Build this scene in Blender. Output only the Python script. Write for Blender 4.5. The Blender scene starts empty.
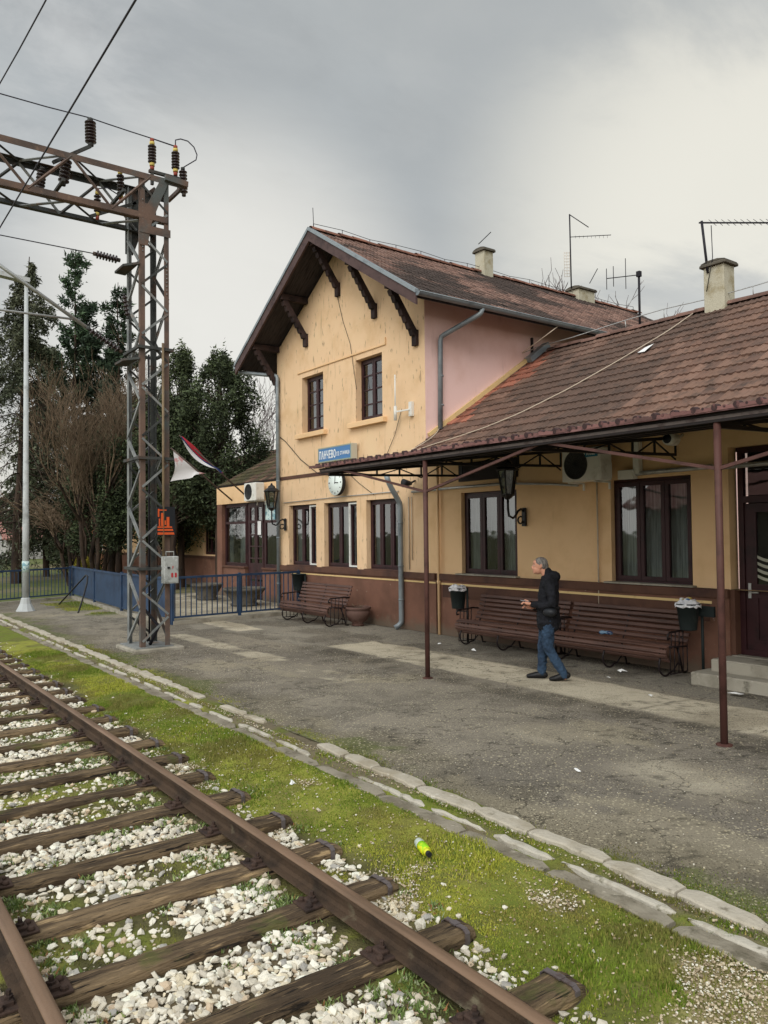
import bpy, math, random
import numpy as np
from mathutils import Vector, Matrix
random.seed(7); rng = np.random.default_rng(11)
scene = bpy.context.scene
COL = scene.collection
R = math.radians

# ------------------------------------------------------------------ helpers
def srgb(r, g, b, k=1.0):
    def f(c):
        c /= 255.0
        return (c/12.92 if c <= .04045 else ((c+.055)/1.055)**2.4)*k
    return (f(r), f(g), f(b), 1.0)

def NB(m):
    m.use_nodes = True
    return m.node_tree.nodes, m.node_tree.links

def M(name, base, layers=(), rough=.8, bump=.25, bsc=60, metal=0.0, attr=False, spec=.3,
      bump_stretch=(1, 1, 1), bdist=.01, zdirt=None, rnd=0):
    """layers: (colour, scale, lo, hi, stretch, max_factor)"""
    m = bpy.data.materials.new(name); n, l = NB(m)
    b = n['Principled BSDF']
    b.inputs['Roughness'].default_value = rough
    b.inputs['Metallic'].default_value = metal
    b.inputs['Specular IOR Level'].default_value = spec
    g = n.new('ShaderNodeNewGeometry')
    if attr:
        a = n.new('ShaderNodeAttribute'); a.attribute_name = 'col'; cur = a.outputs['Color']
    else:
        rgb = n.new('ShaderNodeRGB'); rgb.outputs[0].default_value = base; cur = rgb.outputs[0]
    for i, L in enumerate(layers):
        c, sc, lo, hi = L[:4]; st = L[4] if len(L) > 4 else (1, 1, 1); mx = L[5] if len(L) > 5 else 1.0
        mp = n.new('ShaderNodeMapping'); l.new(g.outputs['Position'], mp.inputs['Vector'])
        mp.inputs['Scale'].default_value = st; mp.inputs['Location'].default_value = (3.1*i, 7.7*i, 1.3*i)
        t = n.new('ShaderNodeTexNoise'); t.inputs['Scale'].default_value = sc
        t.inputs['Detail'].default_value = 7; t.inputs['Roughness'].default_value = .6
        l.new(mp.outputs[0], t.inputs['Vector'])
        r = n.new('ShaderNodeMapRange'); r.interpolation_type = 'SMOOTHSTEP'
        r.inputs['From Min'].default_value = lo; r.inputs['From Max'].default_value = hi
        r.inputs['To Max'].default_value = mx
        l.new(t.outputs[0], r.inputs['Value'])
        x = n.new('ShaderNodeMix'); x.data_type = 'RGBA'
        l.new(r.outputs[0], x.inputs[0]); l.new(cur, x.inputs[6]); x.inputs[7].default_value = c
        cur = x.outputs[2]
    if zdirt:      # splashed dirt at the foot of a wall
        sx = n.new('ShaderNodeSeparateXYZ'); l.new(g.outputs['Position'], sx.inputs[0])
        t = n.new('ShaderNodeTexNoise'); t.inputs['Scale'].default_value = 5; t.inputs['Detail'].default_value = 7; l.new(g.outputs['Position'], t.inputs[0])
        ma = n.new('ShaderNodeMath'); ma.operation = 'MULTIPLY_ADD'; l.new(t.outputs[0], ma.inputs[0]); ma.inputs[1].default_value = -(zdirt[2]-zdirt[1])*1.6; l.new(sx.outputs[2], ma.inputs[2])
        r = n.new('ShaderNodeMapRange'); r.interpolation_type = 'SMOOTHSTEP'; l.new(ma.outputs[0], r.inputs[0])
        r.inputs[1].default_value = zdirt[1]; r.inputs[2].default_value = zdirt[1]-(zdirt[2]-zdirt[1]); r.inputs[4].default_value = zdirt[3]
        x = n.new('ShaderNodeMix'); x.data_type = 'RGBA'; l.new(r.outputs[0], x.inputs[0]); l.new(cur, x.inputs[6]); x.inputs[7].default_value = zdirt[0]; cur = x.outputs[2]
    if rnd:        # each object of a kind a little lighter or darker
        oi = n.new('ShaderNodeObjectInfo'); r = n.new('ShaderNodeMapRange'); l.new(oi.outputs['Random'], r.inputs[0]); r.inputs[3].default_value = 1-rnd; r.inputs[4].default_value = 1+rnd
        sc_ = n.new('ShaderNodeVectorMath'); sc_.operation = 'SCALE'; l.new(cur, sc_.inputs[0]); l.new(r.outputs[0], sc_.inputs['Scale']); cur = sc_.outputs[0]
    l.new(cur, b.inputs['Base Color'])
    if bump:
        mp = n.new('ShaderNodeMapping'); l.new(g.outputs['Position'], mp.inputs['Vector']); mp.inputs['Scale'].default_value = bump_stretch
        t = n.new('ShaderNodeTexNoise'); t.inputs['Scale'].default_value = bsc; t.inputs['Detail'].default_value = 5
        l.new(mp.outputs[0], t.inputs['Vector'])
        bp = n.new('ShaderNodeBump'); bp.inputs['Strength'].default_value = bump; bp.inputs['Distance'].default_value = bdist
        l.new(t.outputs[0], bp.inputs['Height']); l.new(bp.outputs[0], b.inputs['Normal'])
    return m

ORG = {}
def tag(o, label=None, cat=None, group=None, kind=None):
    if label: o['label'] = label
    if cat: o['category'] = cat
    if group: o['group'] = group
    if kind: o['kind'] = kind
    return o
def empty(name, loc, label, cat, group=None):
    o = bpy.data.objects.new(name, None); COL.objects.link(o); o.location = loc
    o.empty_display_size = .1
    ORG[o] = Vector(loc); return tag(o, label, cat, group)

def link_mesh(name, me, mat, parent=None, org=None):
    if isinstance(mat, (list, tuple)):
        for x in mat: me.materials.append(x)
    else: me.materials.append(mat)
    o = bpy.data.objects.new(name, me); COL.objects.link(o)
    if parent is not None:
        o.parent = parent; ORG[o] = ORG[parent]
    else:
        o.location = org; ORG[o] = Vector(org)
    return o

class MB:
    def __init__(s): s.v = []; s.f = []; s.mi = []; s.cur = 0; s.sm = []; s.smooth = False
    def add(s, vs, fs, smooth=None):
        k = len(s.v); s.v += [tuple(p) for p in vs]
        for f in fs: s.f.append(tuple(i+k for i in f)); s.mi.append(s.cur); s.sm.append(s.smooth if smooth is None else smooth)
        return s
    def box(s, x0, x1, y0, y1, z0, z1):
        v = [(x, y, z) for z in (z0, z1) for y in (y0, y1) for x in (x0, x1)]
        return s.add(v, [(0,2,3,1),(4,5,7,6),(0,1,5,4),(2,6,7,3),(0,4,6,2),(1,3,7,5)], False)
    def bbox(s, x0, x1, y0, y1, z0, z1, c=.01):
        """box with its vertical and top edges chamfered"""
        def ring(z, e): 
            a, b, p, q = x0+e, x1-e, y0+e, y1-e; k = c*.8
            return [(a+k,p,z),(b-k,p,z),(b,p+k,z),(b,q-k,z),(b-k,q,z),(a+k,q,z),(a,q-k,z),(a,p+k,z)]
        v = ring(z0, 0)+ring(z1-c, 0)+ring(z1, c)
        f = [tuple(range(7, -1, -1)), tuple(range(16, 24))]
        for r in (0, 8):
            for i in range(8):
                j = (i+1) % 8; f.append((r+i, r+j, r+8+j, r+8+i))
        return s.add(v, f, False)
    def bar(s, a, b, w, h, up=(0, 0, 1)):
        a = Vector(a); b = Vector(b); d = (b-a).normalized(); up = Vector(up)
        if abs(d.dot(up)) > .95: up = Vector((1, 0, 0)) if abs(d.x) < .9 else Vector((0, 1, 0))
        u = d.cross(up).normalized()*w/2; t = u.cross(d).normalized()*h/2
        v = [p+i*u+j*t for p in (a, b) for i, j in ((-1,-1),(1,-1),(1,1),(-1,1))]
        return s.add(v, [(3,2,1,0),(4,5,6,7),(0,1,5,4),(1,2,6,5),(2,3,7,6),(3,0,4,7)], False)
    def angle(s, a, b, w, t=.008, up=(0, 0, 1), flip=1):
        """rolled steel L section"""
        a = Vector(a); b = Vector(b); d = (b-a).normalized(); up = Vector(up)
        if abs(d.dot(up)) > .95: up = Vector((1, 0, 0))
        u = d.cross(up).normalized()*flip; q = u.cross(d).normalized()
        s.bar(a+u*w/2, b+u*w/2, w, t, q); s.bar(a+q*w/2, b+q*w/2, t, w, q)
        return s
    def tube(s, pts, r, n=8, cap=True, smooth=True, ell=None):
        pts = [Vector(p) for p in pts]; m = len(pts)
        rs = list(r) if isinstance(r, (list, tuple)) else [r]*m
        d0 = (pts[1]-pts[0]).normalized()
        ref = Vector((0, 0, 1)) if abs(d0.z) < .9 else Vector((0, 1, 0))
        u = d0.cross(ref).normalized(); vs = []
        for i, p in enumerate(pts):
            d = (pts[min(i+1, m-1)]-pts[max(i-1, 0)]).normalized()
            u = (u-d*u.dot(d)).normalized(); w = d.cross(u)
            e = ell[i] if ell else (1, 1)
            for k in range(n):
                a = 2*math.pi*k/n
                vs.append(p+(u*math.cos(a)*e[0]+w*math.sin(a)*e[1])*rs[i])
        fs = [(i*n+k, i*n+(k+1) % n, (i+1)*n+(k+1) % n, (i+1)*n+k) for i in range(m-1) for k in range(n)]
        s.add(vs, fs, smooth)
        if cap:
            k0 = len(s.v)-m*n
            s.f += [tuple(k0+k for k in range(n-1, -1, -1)), tuple(k0+(m-1)*n+k for k in range(n))]
            s.mi += [s.cur]*2; s.sm += [False]*2
        return s
    def lathe(s, c, prof, n=24, axis='z', smooth=True):
        vs = []
        for r, h in prof:
            for k in range(n):
                a = 2*math.pi*k/n; x, y = r*math.cos(a), r*math.sin(a)
                vs.append({'z': (c[0]+x, c[1]+y, c[2]+h), 'y': (c[0]+x, c[1]+h, c[2]+y), 'x': (c[0]+h, c[1]+x, c[2]+y)}[axis])
        m = len(prof)
        fs = [(i*n+k, i*n+(k+1) % n, (i+1)*n+(k+1) % n, (i+1)*n+k) for i in range(m-1) for k in range(n)]
        fs += [tuple(range(n-1, -1, -1)), tuple((m-1)*n+k for k in range(n))]
        return s.add(vs, fs, smooth)
    def ball(s, c, r, n=12, m=8, sc=(1, 1, 1)):
        vs = []; 
        for i in range(m+1):
            t = math.pi*i/m
            for k in range(n):
                a = 2*math.pi*k/n
                vs.append((c[0]+r*sc[0]*math.sin(t)*math.cos(a), c[1]+r*sc[1]*math.sin(t)*math.sin(a), c[2]+r*sc[2]*math.cos(t)))
        fs = [(i*n+k, (i+1)*n+k, (i+1)*n+(k+1) % n, i*n+(k+1) % n) for i in range(m) for k in range(n)]
        return s.add(vs, fs, True)
    def prism(s, poly, a, b, axis='y'):
        """poly: 2-D outline, extruded between a and b along axis"""
        def P(p, t): return {'y': (p[0], t, p[1]), 'x': (t, p[0], p[1]), 'z': (p[0], p[1], t)}[axis]
        n = len(poly); v = [P(p, a) for p in poly]+[P(p, b) for p in poly]
        f = [tuple(range(n)), tuple(range(2*n-1, n-1, -1))]+[(i, (i+1) % n, (i+1) % n+n, i+n) for i in range(n)]
        return s.add(v, f, False)
    def build(s, name, mat, parent=None, org=None):
        O = ORG[parent] if parent is not None else Vector(org)
        me = bpy.data.meshes.new(name)
        me.from_pydata([(p[0]-O.x, p[1]-O.y, p[2]-O.z) for p in s.v], [], s.f)
        me.polygons.foreach_set('use_smooth', s.sm)
        me.polygons.foreach_set('material_index', s.mi)
        me.validate(); me.update()
        return link_mesh(name, me, mat, parent, org)

def np_mesh(name, V, F, mat, parent=None, org=(0, 0, 0), vcol=None, fcol=None, smooth=False):
    V = np.asarray(V, dtype=np.float32); F = np.asarray(F, dtype=np.int32)
    O = ORG[parent] if parent is not None else Vector(org)
    V = V-np.array(O, dtype=np.float32)
    me = bpy.data.meshes.new(name); k = F.shape[1]
    me.vertices.add(len(V)); me.vertices.foreach_set('co', V.ravel())
    me.loops.add(F.size); me.loops.foreach_set('vertex_index', F.ravel())
    me.polygons.add(len(F)); me.polygons.foreach_set('loop_start', np.arange(0, F.size, k, dtype=np.int32))
    me.polygons.foreach_set('loop_total', np.full(len(F), k, dtype=np.int32))
    me.polygons.foreach_set('use_smooth', np.full(len(F), smooth))
    if vcol is not None:
        a = me.attributes.new('col', 'FLOAT_COLOR', 'POINT')
        c = np.ones((len(V), 4), dtype=np.float32); c[:, :3] = vcol; a.data.foreach_set('color', c.ravel())
    if fcol is not None:
        a = me.attributes.new('col', 'FLOAT_COLOR', 'CORNER')
        c = np.ones((len(F), k, 4), dtype=np.float32); c[:, :, :3] = np.asarray(fcol)[:, None, :]; a.data.foreach_set('color', c.ravel())
    me.update(calc_edges=True)
    return link_mesh(name, me, mat, parent, org)

def copy_tree(o, dx, parent=None):
    c = o.copy(); COL.objects.link(c)
    if parent is not None: c.parent = parent
    else:
        c.location = o.location+Vector(dx)
        ORG[c] = Vector(c.location)
    for ch in list(o.children): copy_tree(ch, dx, c)
    return c

_T = rng.random((256, 256))
def vnoise(x, y):
    xi = np.floor(x).astype(int); yi = np.floor(y).astype(int); fx = x-xi; fy = y-yi
    fx = fx*fx*(3-2*fx); fy = fy*fy*(3-2*fy)
    a = _T[xi & 255, yi & 255]; b = _T[(xi+1) & 255, yi & 255]; c = _T[xi & 255, (yi+1) & 255]; d = _T[(xi+1) & 255, (yi+1) & 255]
    return (a*(1-fx)+b*fx)*(1-fy)+(c*(1-fx)+d*fx)*fy
def fbm(x, y, sc=1.0, oc=5, off=0.0):
    x = np.asarray(x, float)*sc+off; y = np.asarray(y, float)*sc+off*1.7; r = 0; a = .5; t = 0
    for _ in range(oc):
        r = r+a*vnoise(x, y); t += a; a *= .5; x = x*2.03+17.3; y = y*2.03+5.1
    return r/t
def sst(x, lo, hi):
    t = np.clip((x-lo)/(hi-lo), 0, 1); return t*t*(3-2*t)
def C3(*c): return np.array(srgb(*c)[:3])

_TXT = {}
def text_into(mb, s, width, height, org, ux=(1, 0, 0), uz=(0, 0, 1), bold=.03, depth=.006):
    """letters as flat solid shapes, fitted to width x height, lower left corner at org"""
    cu = bpy.data.curves.new('t', 'FONT'); cu.body = s; cu.offset = bold; cu.extrude = .01; cu.resolution_u = 3; cu.space_character = 1.18
    ob = bpy.data.objects.new('t', cu); COL.objects.link(ob)
    bpy.context.view_layer.update()
    me = bpy.data.meshes.new_from_object(ob.evaluated_get(bpy.context.evaluated_depsgraph_get()))
    co = [v.co.copy() for v in me.vertices]
    x0 = min(c.x for c in co); x1 = max(c.x for c in co); y0 = min(c.y for c in co); y1 = max(c.y for c in co)
    ux = Vector(ux); uz = Vector(uz); nn = ux.cross(uz); org = Vector(org)
    vs = [org+ux*((c.x-x0)/(x1-x0)*width)+uz*((c.y-y0)/(y1-y0)*height)+nn*(depth*(1 if c.z > 0 else 0)) for c in co]
    mb.add(vs, [tuple(p.vertices) for p in me.polygons], False)
    bpy.data.objects.remove(ob); bpy.data.curves.remove(cu); bpy.data.meshes.remove(me)

# ------------------------------------------------------------------ camera
f_px, yaw, pit, rol = 779.25, R(53.802), R(1.576), R(-.6154)
fw = Vector((-math.sin(yaw)*math.cos(pit), math.cos(yaw)*math.cos(pit), math.sin(pit)))
rr = fw.cross(Vector((0, 0, 1))).normalized(); uu = rr.cross(fw)
r2 = rr*math.cos(rol)+uu*math.sin(rol); u2 = -rr*math.sin(rol)+uu*math.cos(rol)
cam = bpy.data.cameras.new('camera'); co = bpy.data.objects.new('camera', cam); COL.objects.link(co)
mt = Matrix((r2, u2, -fw)).transposed().to_4x4(); mt.translation = Vector((0, 0, 2.0)); co.matrix_world = mt
cam.sensor_fit = 'HORIZONTAL'; cam.sensor_width = 36; cam.lens = f_px/768*36; cam.clip_end = 5000; cam.clip_start = .05
scene.camera = co

# ------------------------------------------------------------------ world and sun
SUN_EL, SUN_AZ = 38, 142      # azimuth of the sun: behind the camera
w = bpy.data.worlds.new('World'); scene.world = w; w.use_nodes = True
n, l = w.node_tree.nodes, w.node_tree.links
bg = n['Background']
sky = n.new('ShaderNodeTexSky'); sky.sky_type = 'NISHITA'; sky.sun_disc = False
sky.sun_elevation = R(SUN_EL); sky.sun_rotation = R(SUN_AZ); sky.dust_density = 3
tc = n.new('ShaderNodeTexCoord')
sp = n.new('ShaderNodeSeparateXYZ'); l.new(tc.outputs['Generated'], sp.inputs[0])
def mth(op, a, b=None):
    x = n.new('ShaderNodeMath'); x.operation = op
    for i, q in enumerate((a, b)):
        if q is None: continue
        if isinstance(q, (int, float)): x.inputs[i].default_value = q
        else: l.new(q, x.inputs[i])
    return x.outputs[0]
zz = mth('MAXIMUM', sp.outputs[2], 0.0)
dn = mth('ADD', zz, .22)
cb = n.new('ShaderNodeCombineXYZ'); l.new(mth('DIVIDE', sp.outputs[0], dn), cb.inputs[0]); l.new(mth('DIVIDE', sp.outputs[1], dn), cb.inputs[1])
def cloud(scale, lo, hi, loc, dist=.6, det=6, rough=.5):
    mp = n.new('ShaderNodeMapping'); mp.inputs['Location'].default_value = loc; mp.inputs['Rotation'].default_value = (0, 0, .5)
    mp.inputs['Scale'].default_value = (1, .6, 1)
    l.new(cb.outputs[0], mp.inputs[0])
    t = n.new('ShaderNodeTexNoise'); t.inputs['Scale'].default_value = scale; t.inputs['Detail'].default_value = det
    t.inputs['Roughness'].default_value = rough; t.inputs['Distortion'].default_value = dist; l.new(mp.outputs[0], t.inputs[0])
    r = n.new('ShaderNodeMapRange'); r.interpolation_type = 'SMOOTHSTEP'; r.inputs['From Min'].default_value = lo; r.inputs['From Max'].default_value = hi
    l.new(t.outputs[0], r.inputs[0]); return r.outputs[0]
def mixc(f, a, b):
    x = n.new('ShaderNodeMix'); x.data_type = 'RGBA'
    for i, q in ((0, f), (6, a), (7, b)):
        if isinstance(q, (int, float, tuple)): x.inputs[i].default_value = q
        else: l.new(q, x.inputs[i])
    return x.outputs[2]
def mrange(v, a, b, c, d):
    r = n.new('ShaderNodeMapRange'); r.interpolation_type = 'SMOOTHSTEP'
    for i, q in ((1, a), (2, b), (3, c), (4, d)): r.inputs[i].default_value = q
    l.new(v, r.inputs[0]); return r.outputs[0]
base = mixc(mrange(sp.outputs[2], .10, .45, 0, 1), srgb(216, 214, 208), srgb(180, 185, 186))
base = mixc(mth('MULTIPLY', cloud(.75, .38, .60, (2.2, .4, 0), .2), .85), base, srgb(172, 175, 175))
base = mixc(mth('MULTIPLY', cloud(2.2, .45, .75, (5, 1, 0), .3, 8, .6), .5), base, srgb(150, 153, 155))
base = mixc(mth('MULTIPLY', cloud(5.0, .42, .72, (9, 3, 0), .4, 10, .62), .6), base, srgb(208, 209, 207))
base = mixc(mth('MULTIPLY', cloud(3.4, .48, .74, (1, 8, 0), .3, 10, .62), .6), base, srgb(148, 151, 152))
# darker cloud belly and brighter breaks in the overcast
def lobe(d, a, b, mx):
    d = Vector(d).normalized(); x = n.new('ShaderNodeVectorMath'); x.operation = 'DOT_PRODUCT'; l.new(tc.outputs['Generated'], x.inputs[0]); x.inputs[1].default_value = d
    return mrange(x.outputs['Value'], a, b, 0, mx)
base = mixc(mth('MULTIPLY', lobe((-.64, .62, .44), .90, .995, .8), cloud(1.1, .25, .6, (7, 2, 0), .2)), base, srgb(170, 173, 172))
brk = mth('ADD', mth('MULTIPLY', cloud(1.7, .38, .60, (1.3, 4.4, 0), .35, 8, .6), .8), .2)
base = mixc(mth('MULTIPLY', lobe((-.44, .84, .31), .925, .996, .85), brk), base, srgb(240, 236, 222))
base = mixc(lobe((-.88, .40, .24), .955, .997, .8), base, srgb(238, 235, 226))
base = mixc(mrange(sp.outputs[2], .22, .05, 0, .7), base, srgb(226, 223, 214))
# overcast out of view, overhead and behind the camera, brightened to light the facade
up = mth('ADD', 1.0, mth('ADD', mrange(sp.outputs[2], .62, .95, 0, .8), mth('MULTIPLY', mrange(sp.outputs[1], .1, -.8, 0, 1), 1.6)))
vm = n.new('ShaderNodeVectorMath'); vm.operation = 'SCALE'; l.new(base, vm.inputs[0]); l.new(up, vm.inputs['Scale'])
va = n.new('ShaderNodeVectorMath'); va.operation = 'MULTIPLY_ADD'; l.new(sky.outputs[0], va.inputs[0]); va.inputs[1].default_value = (.05, .05, .05)
vs_ = n.new('ShaderNodeVectorMath'); vs_.operation = 'SCALE'; l.new(sky.outputs[0], vs_.inputs[0]); vs_.inputs['Scale'].default_value = .012
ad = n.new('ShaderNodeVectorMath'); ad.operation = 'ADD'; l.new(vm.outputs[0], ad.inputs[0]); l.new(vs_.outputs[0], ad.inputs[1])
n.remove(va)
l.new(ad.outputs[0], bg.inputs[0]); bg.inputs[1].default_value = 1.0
sd = bpy.data.lights.new('sun', 'SUN'); sd.energy = 1.5; sd.angle = R(30); sd.color = (1, .98, .94)
so = bpy.data.objects.new('sun', sd); COL.objects.link(so)
az = R(SUN_AZ)
sdir = Vector((math.sin(az)*math.cos(R(SUN_EL)), math.cos(az)*math.cos(R(SUN_EL)), math.sin(R(SUN_EL))))
so.rotation_euler = sdir.to_track_quat('Z', 'Y').to_euler()
scene.view_settings.view_transform = 'Standard'; scene.view_settings.look = 'None'; scene.view_settings.exposure = 0

# ------------------------------------------------------------------ materials
DIRT = srgb(70, 55, 42)
m_yel = M('yellow_render', srgb(231, 197, 158), [(srgb(216, 179, 136), 1.3, .45, .75), (srgb(160, 130, 98), 6, .58, .80, (1, 1, .16), .6), (srgb(128, 104, 80), 5, .62, .70, (2.4, 2.4, .12), .55), (srgb(232, 206, 164), .8, .5, .8, (1, 1, 1), .5), (srgb(112, 92, 74), 13, .60, .69, (1, 1, .28), .6)], rough=.92, bump=.35, bsc=45)
m_yel2 = M('yellow_render_smooth', srgb(234, 197, 152), [(srgb(218, 179, 132), 1.1, .45, .75), (srgb(170, 136, 98), 3, .6, .85, (1, 1, .3), .4)], rough=.92, bump=.25, bsc=40)
m_pink = M('pink_render', srgb(244, 208, 200), [(srgb(232, 192, 180), .9, .4, .7), (srgb(176, 138, 126), 4, .58, .85, (1, 1, .2), .6), (srgb(224, 190, 170), 2, .6, .8, (1, 1, .5), .4)], rough=.92, bump=.3, bsc=45)
m_brown = M('brown_paint', srgb(98, 68, 54), [(srgb(72, 50, 44), 2, .4, .7), (srgb(120, 84, 68), 7, .62, .8, (1, 1, .5), .5)], rough=.75, bump=.25)
m_plinth = M('plinth_paint', srgb(126, 89, 73), [(srgb(104, 74, 60), 1.2, .4, .7), (srgb(140, 110, 92), 4, .6, .8, (1, 1, .6), .6), (srgb(78, 62, 52), 2.5, .6, .8, (1, 1, .4), .6), (srgb(150, 132, 116), 14, .66, .70)], rough=.8, bump=.4, zdirt=(srgb(104, 94, 80), .08, .32, .8))
m_cream = M('cream_paint', srgb(226, 196, 140), [(srgb(170, 140, 100), 6, .55, .8)], rough=.85)
m_frame = M('maroon_frame', srgb(58, 31, 34), [(srgb(40, 22, 24), 5, .45, .7)], rough=.45, bump=.1)
m_white = M('white_frame', srgb(225, 225, 220), [(srgb(190, 190, 182), 6, .5, .8)], rough=.5, bump=.05)
m_dark = M('interior_dark', srgb(46, 44, 42), rough=.95, bump=0)
m_curt = M('curtain', srgb(205, 208, 204), [(srgb(150, 152, 150), 9, .4, .65, (6, 1, .15))], rough=.95, bump=.5, bsc=14, bump_stretch=(6, 1, .1))
m_soffit = M('soffit_boards', srgb(62, 57, 58), [(srgb(36, 32, 34), 3, .4, .7, (1, 9, 1)), ], rough=.85, bump=.4, bsc=12, bump_stretch=(14, 1, 1))
m_timber = M('dark_timber', srgb(62, 48, 46), [(srgb(36, 28, 28), 4, .4, .65), (srgb(104, 74, 62), 16, .62, .8)], rough=.85, bump=.5, bsc=30)
m_barge = M('barge_board', srgb(86, 68, 66), [(srgb(66, 52, 52), 4, .45, .7)], rough=.8, bump=.3)
m_zinc = M('zinc', srgb(138, 146, 150), [(srgb(108, 116, 122), 3, .45, .7), (srgb(100, 84, 70), 8, .66, .8)], rough=.5, metal=.35, bump=.1, spec=.5)
m_silver = M('silver_pipe', srgb(185, 186, 184), [(srgb(140, 138, 132), 5, .5, .75)], rough=.4, metal=.5, bump=.05)
m_tile = M('roof_tile', None, [(srgb(58, 52, 48), 4, .46, .70, (1, 1, 1), .6), (srgb(150, 132, 124), 34, .60, .76, (1, 1, 1), .5), (srgb(80, 78, 58), 9, .64, .8, (1, 1, 1), .5)], rough=.9, bump=.5, bsc=70, attr=True)
m_steel_dk = M('dark_painted_steel', srgb(44, 38, 38), [(srgb(84, 58, 48), 8, .6, .8)], rough=.7, bump=.2)
m_steel_mr = M('maroon_steel', srgb(90, 60, 54), [(srgb(68, 45, 40), 5, .45, .7), (srgb(130, 90, 78), 30, .66, .8)], rough=.6, bump=.2)
m_mast = M('mast_steel', srgb(142, 144, 142), [(srgb(112, 116, 116), 3, .4, .65), (srgb(124, 98, 80), 3.5, .56, .74), (srgb(160, 162, 158), 9, .62, .8)], rough=.7, metal=.1, bump=.3)
m_mast_r = M('mast_rust', srgb(114, 92, 80), [(srgb(88, 76, 70), 2, .4, .65), (srgb(140, 116, 98), 9, .58, .8), (srgb(92, 96, 94), 1.0, .52, .66)], rough=.8, bump=.3)
m_mast_d = M('mast_dark', srgb(70, 72, 70), [(srgb(90, 70, 58), 3, .5, .7), (srgb(44, 46, 46), 5, .5, .7)], rough=.75, bump=.3)
m_blk = M('black_paint', srgb(28, 27, 28), [(srgb(50, 46, 44), 8, .55, .8)], rough=.5, bump=.15, spec=.4)
m_porc = M('brown_porcelain', srgb(48, 34, 34), rough=.25, bump=0, spec=.6)
m_yband = M('yellow_band', srgb(206, 184, 100), rough=.6, bump=.1)
m_redcap = M('red_cap', srgb(150, 70, 56), rough=.6, bump=.1)
m_cable = M('cable_black', srgb(34, 32, 38), rough=.6, bump=0)
m_cable_w = M('cable_pale', srgb(196, 180, 160), [(srgb(150, 130, 112), 4, .5, .8)], rough=.7, bump=0)
m_blue = M('blue_fence_paint', srgb(48, 70, 98), [(srgb(38, 54, 78), 3, .4, .7), (srgb(128, 140, 148), 12, .62, .8, (1, 1, .5), .6), (srgb(96, 70, 52), 22, .68, .8)], rough=.6, bump=.15)
m_conc = M('concrete', srgb(166, 160, 146), [(srgb(126, 120, 106), 2, .4, .7), (srgb(92, 88, 74), 6, .58, .8), (srgb(196, 190, 176), 11, .6, .8)], rough=.95, bump=.5, bsc=50)
m_chim = M('chimney_render', srgb(186, 180, 160), [(srgb(150, 138, 108), 3, .45, .7), (srgb(96, 90, 74), 5, .6, .8)], rough=.95, bump=.5, bsc=30)
m_chimcap = M('chimney_cap', srgb(96, 90, 80), [(srgb(70, 66, 58), 6, .5, .7)], rough=.95, bump=.6)
m_bench = M('bench_slat', srgb(98, 70, 60), [(srgb(68, 48, 42), 4, .4, .7, (.4, 3, 3)), (srgb(140, 104, 92), 14, .62, .8, (.3, 3, 3), .6)], rough=.55, bump=.2, spec=.4)
m_iron = M('bench_iron', srgb(34, 26, 27), rough=.5, bump=.1)
m_pole = M('pale_pole_paint', srgb(186, 190, 190), [(srgb(150, 152, 150), 3, .5, .7), (srgb(150, 110, 80), 5, .64, .75, (1, 1, .6))], rough=.6, bump=.15)
m_plastic = M('white_plastic', srgb(222, 220, 212), [(srgb(170, 166, 150), 5, .5, .8)], rough=.5, bump=.05)
m_plastic_d = M('dark_plastic', srgb(36, 38, 42), rough=.5, bump=.05)
m_blue_sign = M('blue_enamel', srgb(44, 112, 170), [(srgb(36, 96, 150), 5, .5, .8)], rough=.35, bump=0, spec=.5)
m_ltr = M('white_lettering', srgb(235, 238, 238), rough=.5, bump=0)
m_clock = M('clock_face', srgb(238, 248, 243), rough=.4, bump=0)
m_terr = M('clay_pot', srgb(104, 80, 72), [(srgb(84, 58, 50), 5, .45, .7), (srgb(136, 116, 100), 12, .62, .8)], rough=.85, bump=.3)
m_soil = M('soil', srgb(58, 48, 36), [(srgb(84, 82, 48), 12, .5, .7)], rough=1, bump=1, bsc=60)
m_bin = M('bin_steel', srgb(32, 40, 40), [(srgb(52, 58, 56), 8, .55, .8)], rough=.6, bump=.15)
m_bag = M('plastic_bag', srgb(236, 236, 240), [(srgb(170, 170, 176), 9, .5, .7)], rough=.4, bump=.6, bsc=40)
m_paper = M('paper', srgb(232, 232, 230), rough=.8, bump=.2)
m_leafc = M('leaf', None, [], rough=.75, bump=0, attr=True, spec=.2)
m_bark = M('bark', srgb(72, 58, 48), [(srgb(46, 38, 34), 6, .4, .65, (1, 1, .2)), (srgb(100, 92, 76), 9, .6, .8)], rough=.95, bump=.8, bsc=30, bump_stretch=(1, 1, .25))
m_twig = M('twig_brown', srgb(128, 110, 90), [(srgb(78, 62, 50), 5, .45, .7)], rough=.95, bump=0)
m_twig_l = M('twig_grey', srgb(118, 106, 106), [(srgb(84, 74, 76), 2, .45, .7)], rough=.95, bump=0)
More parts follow.
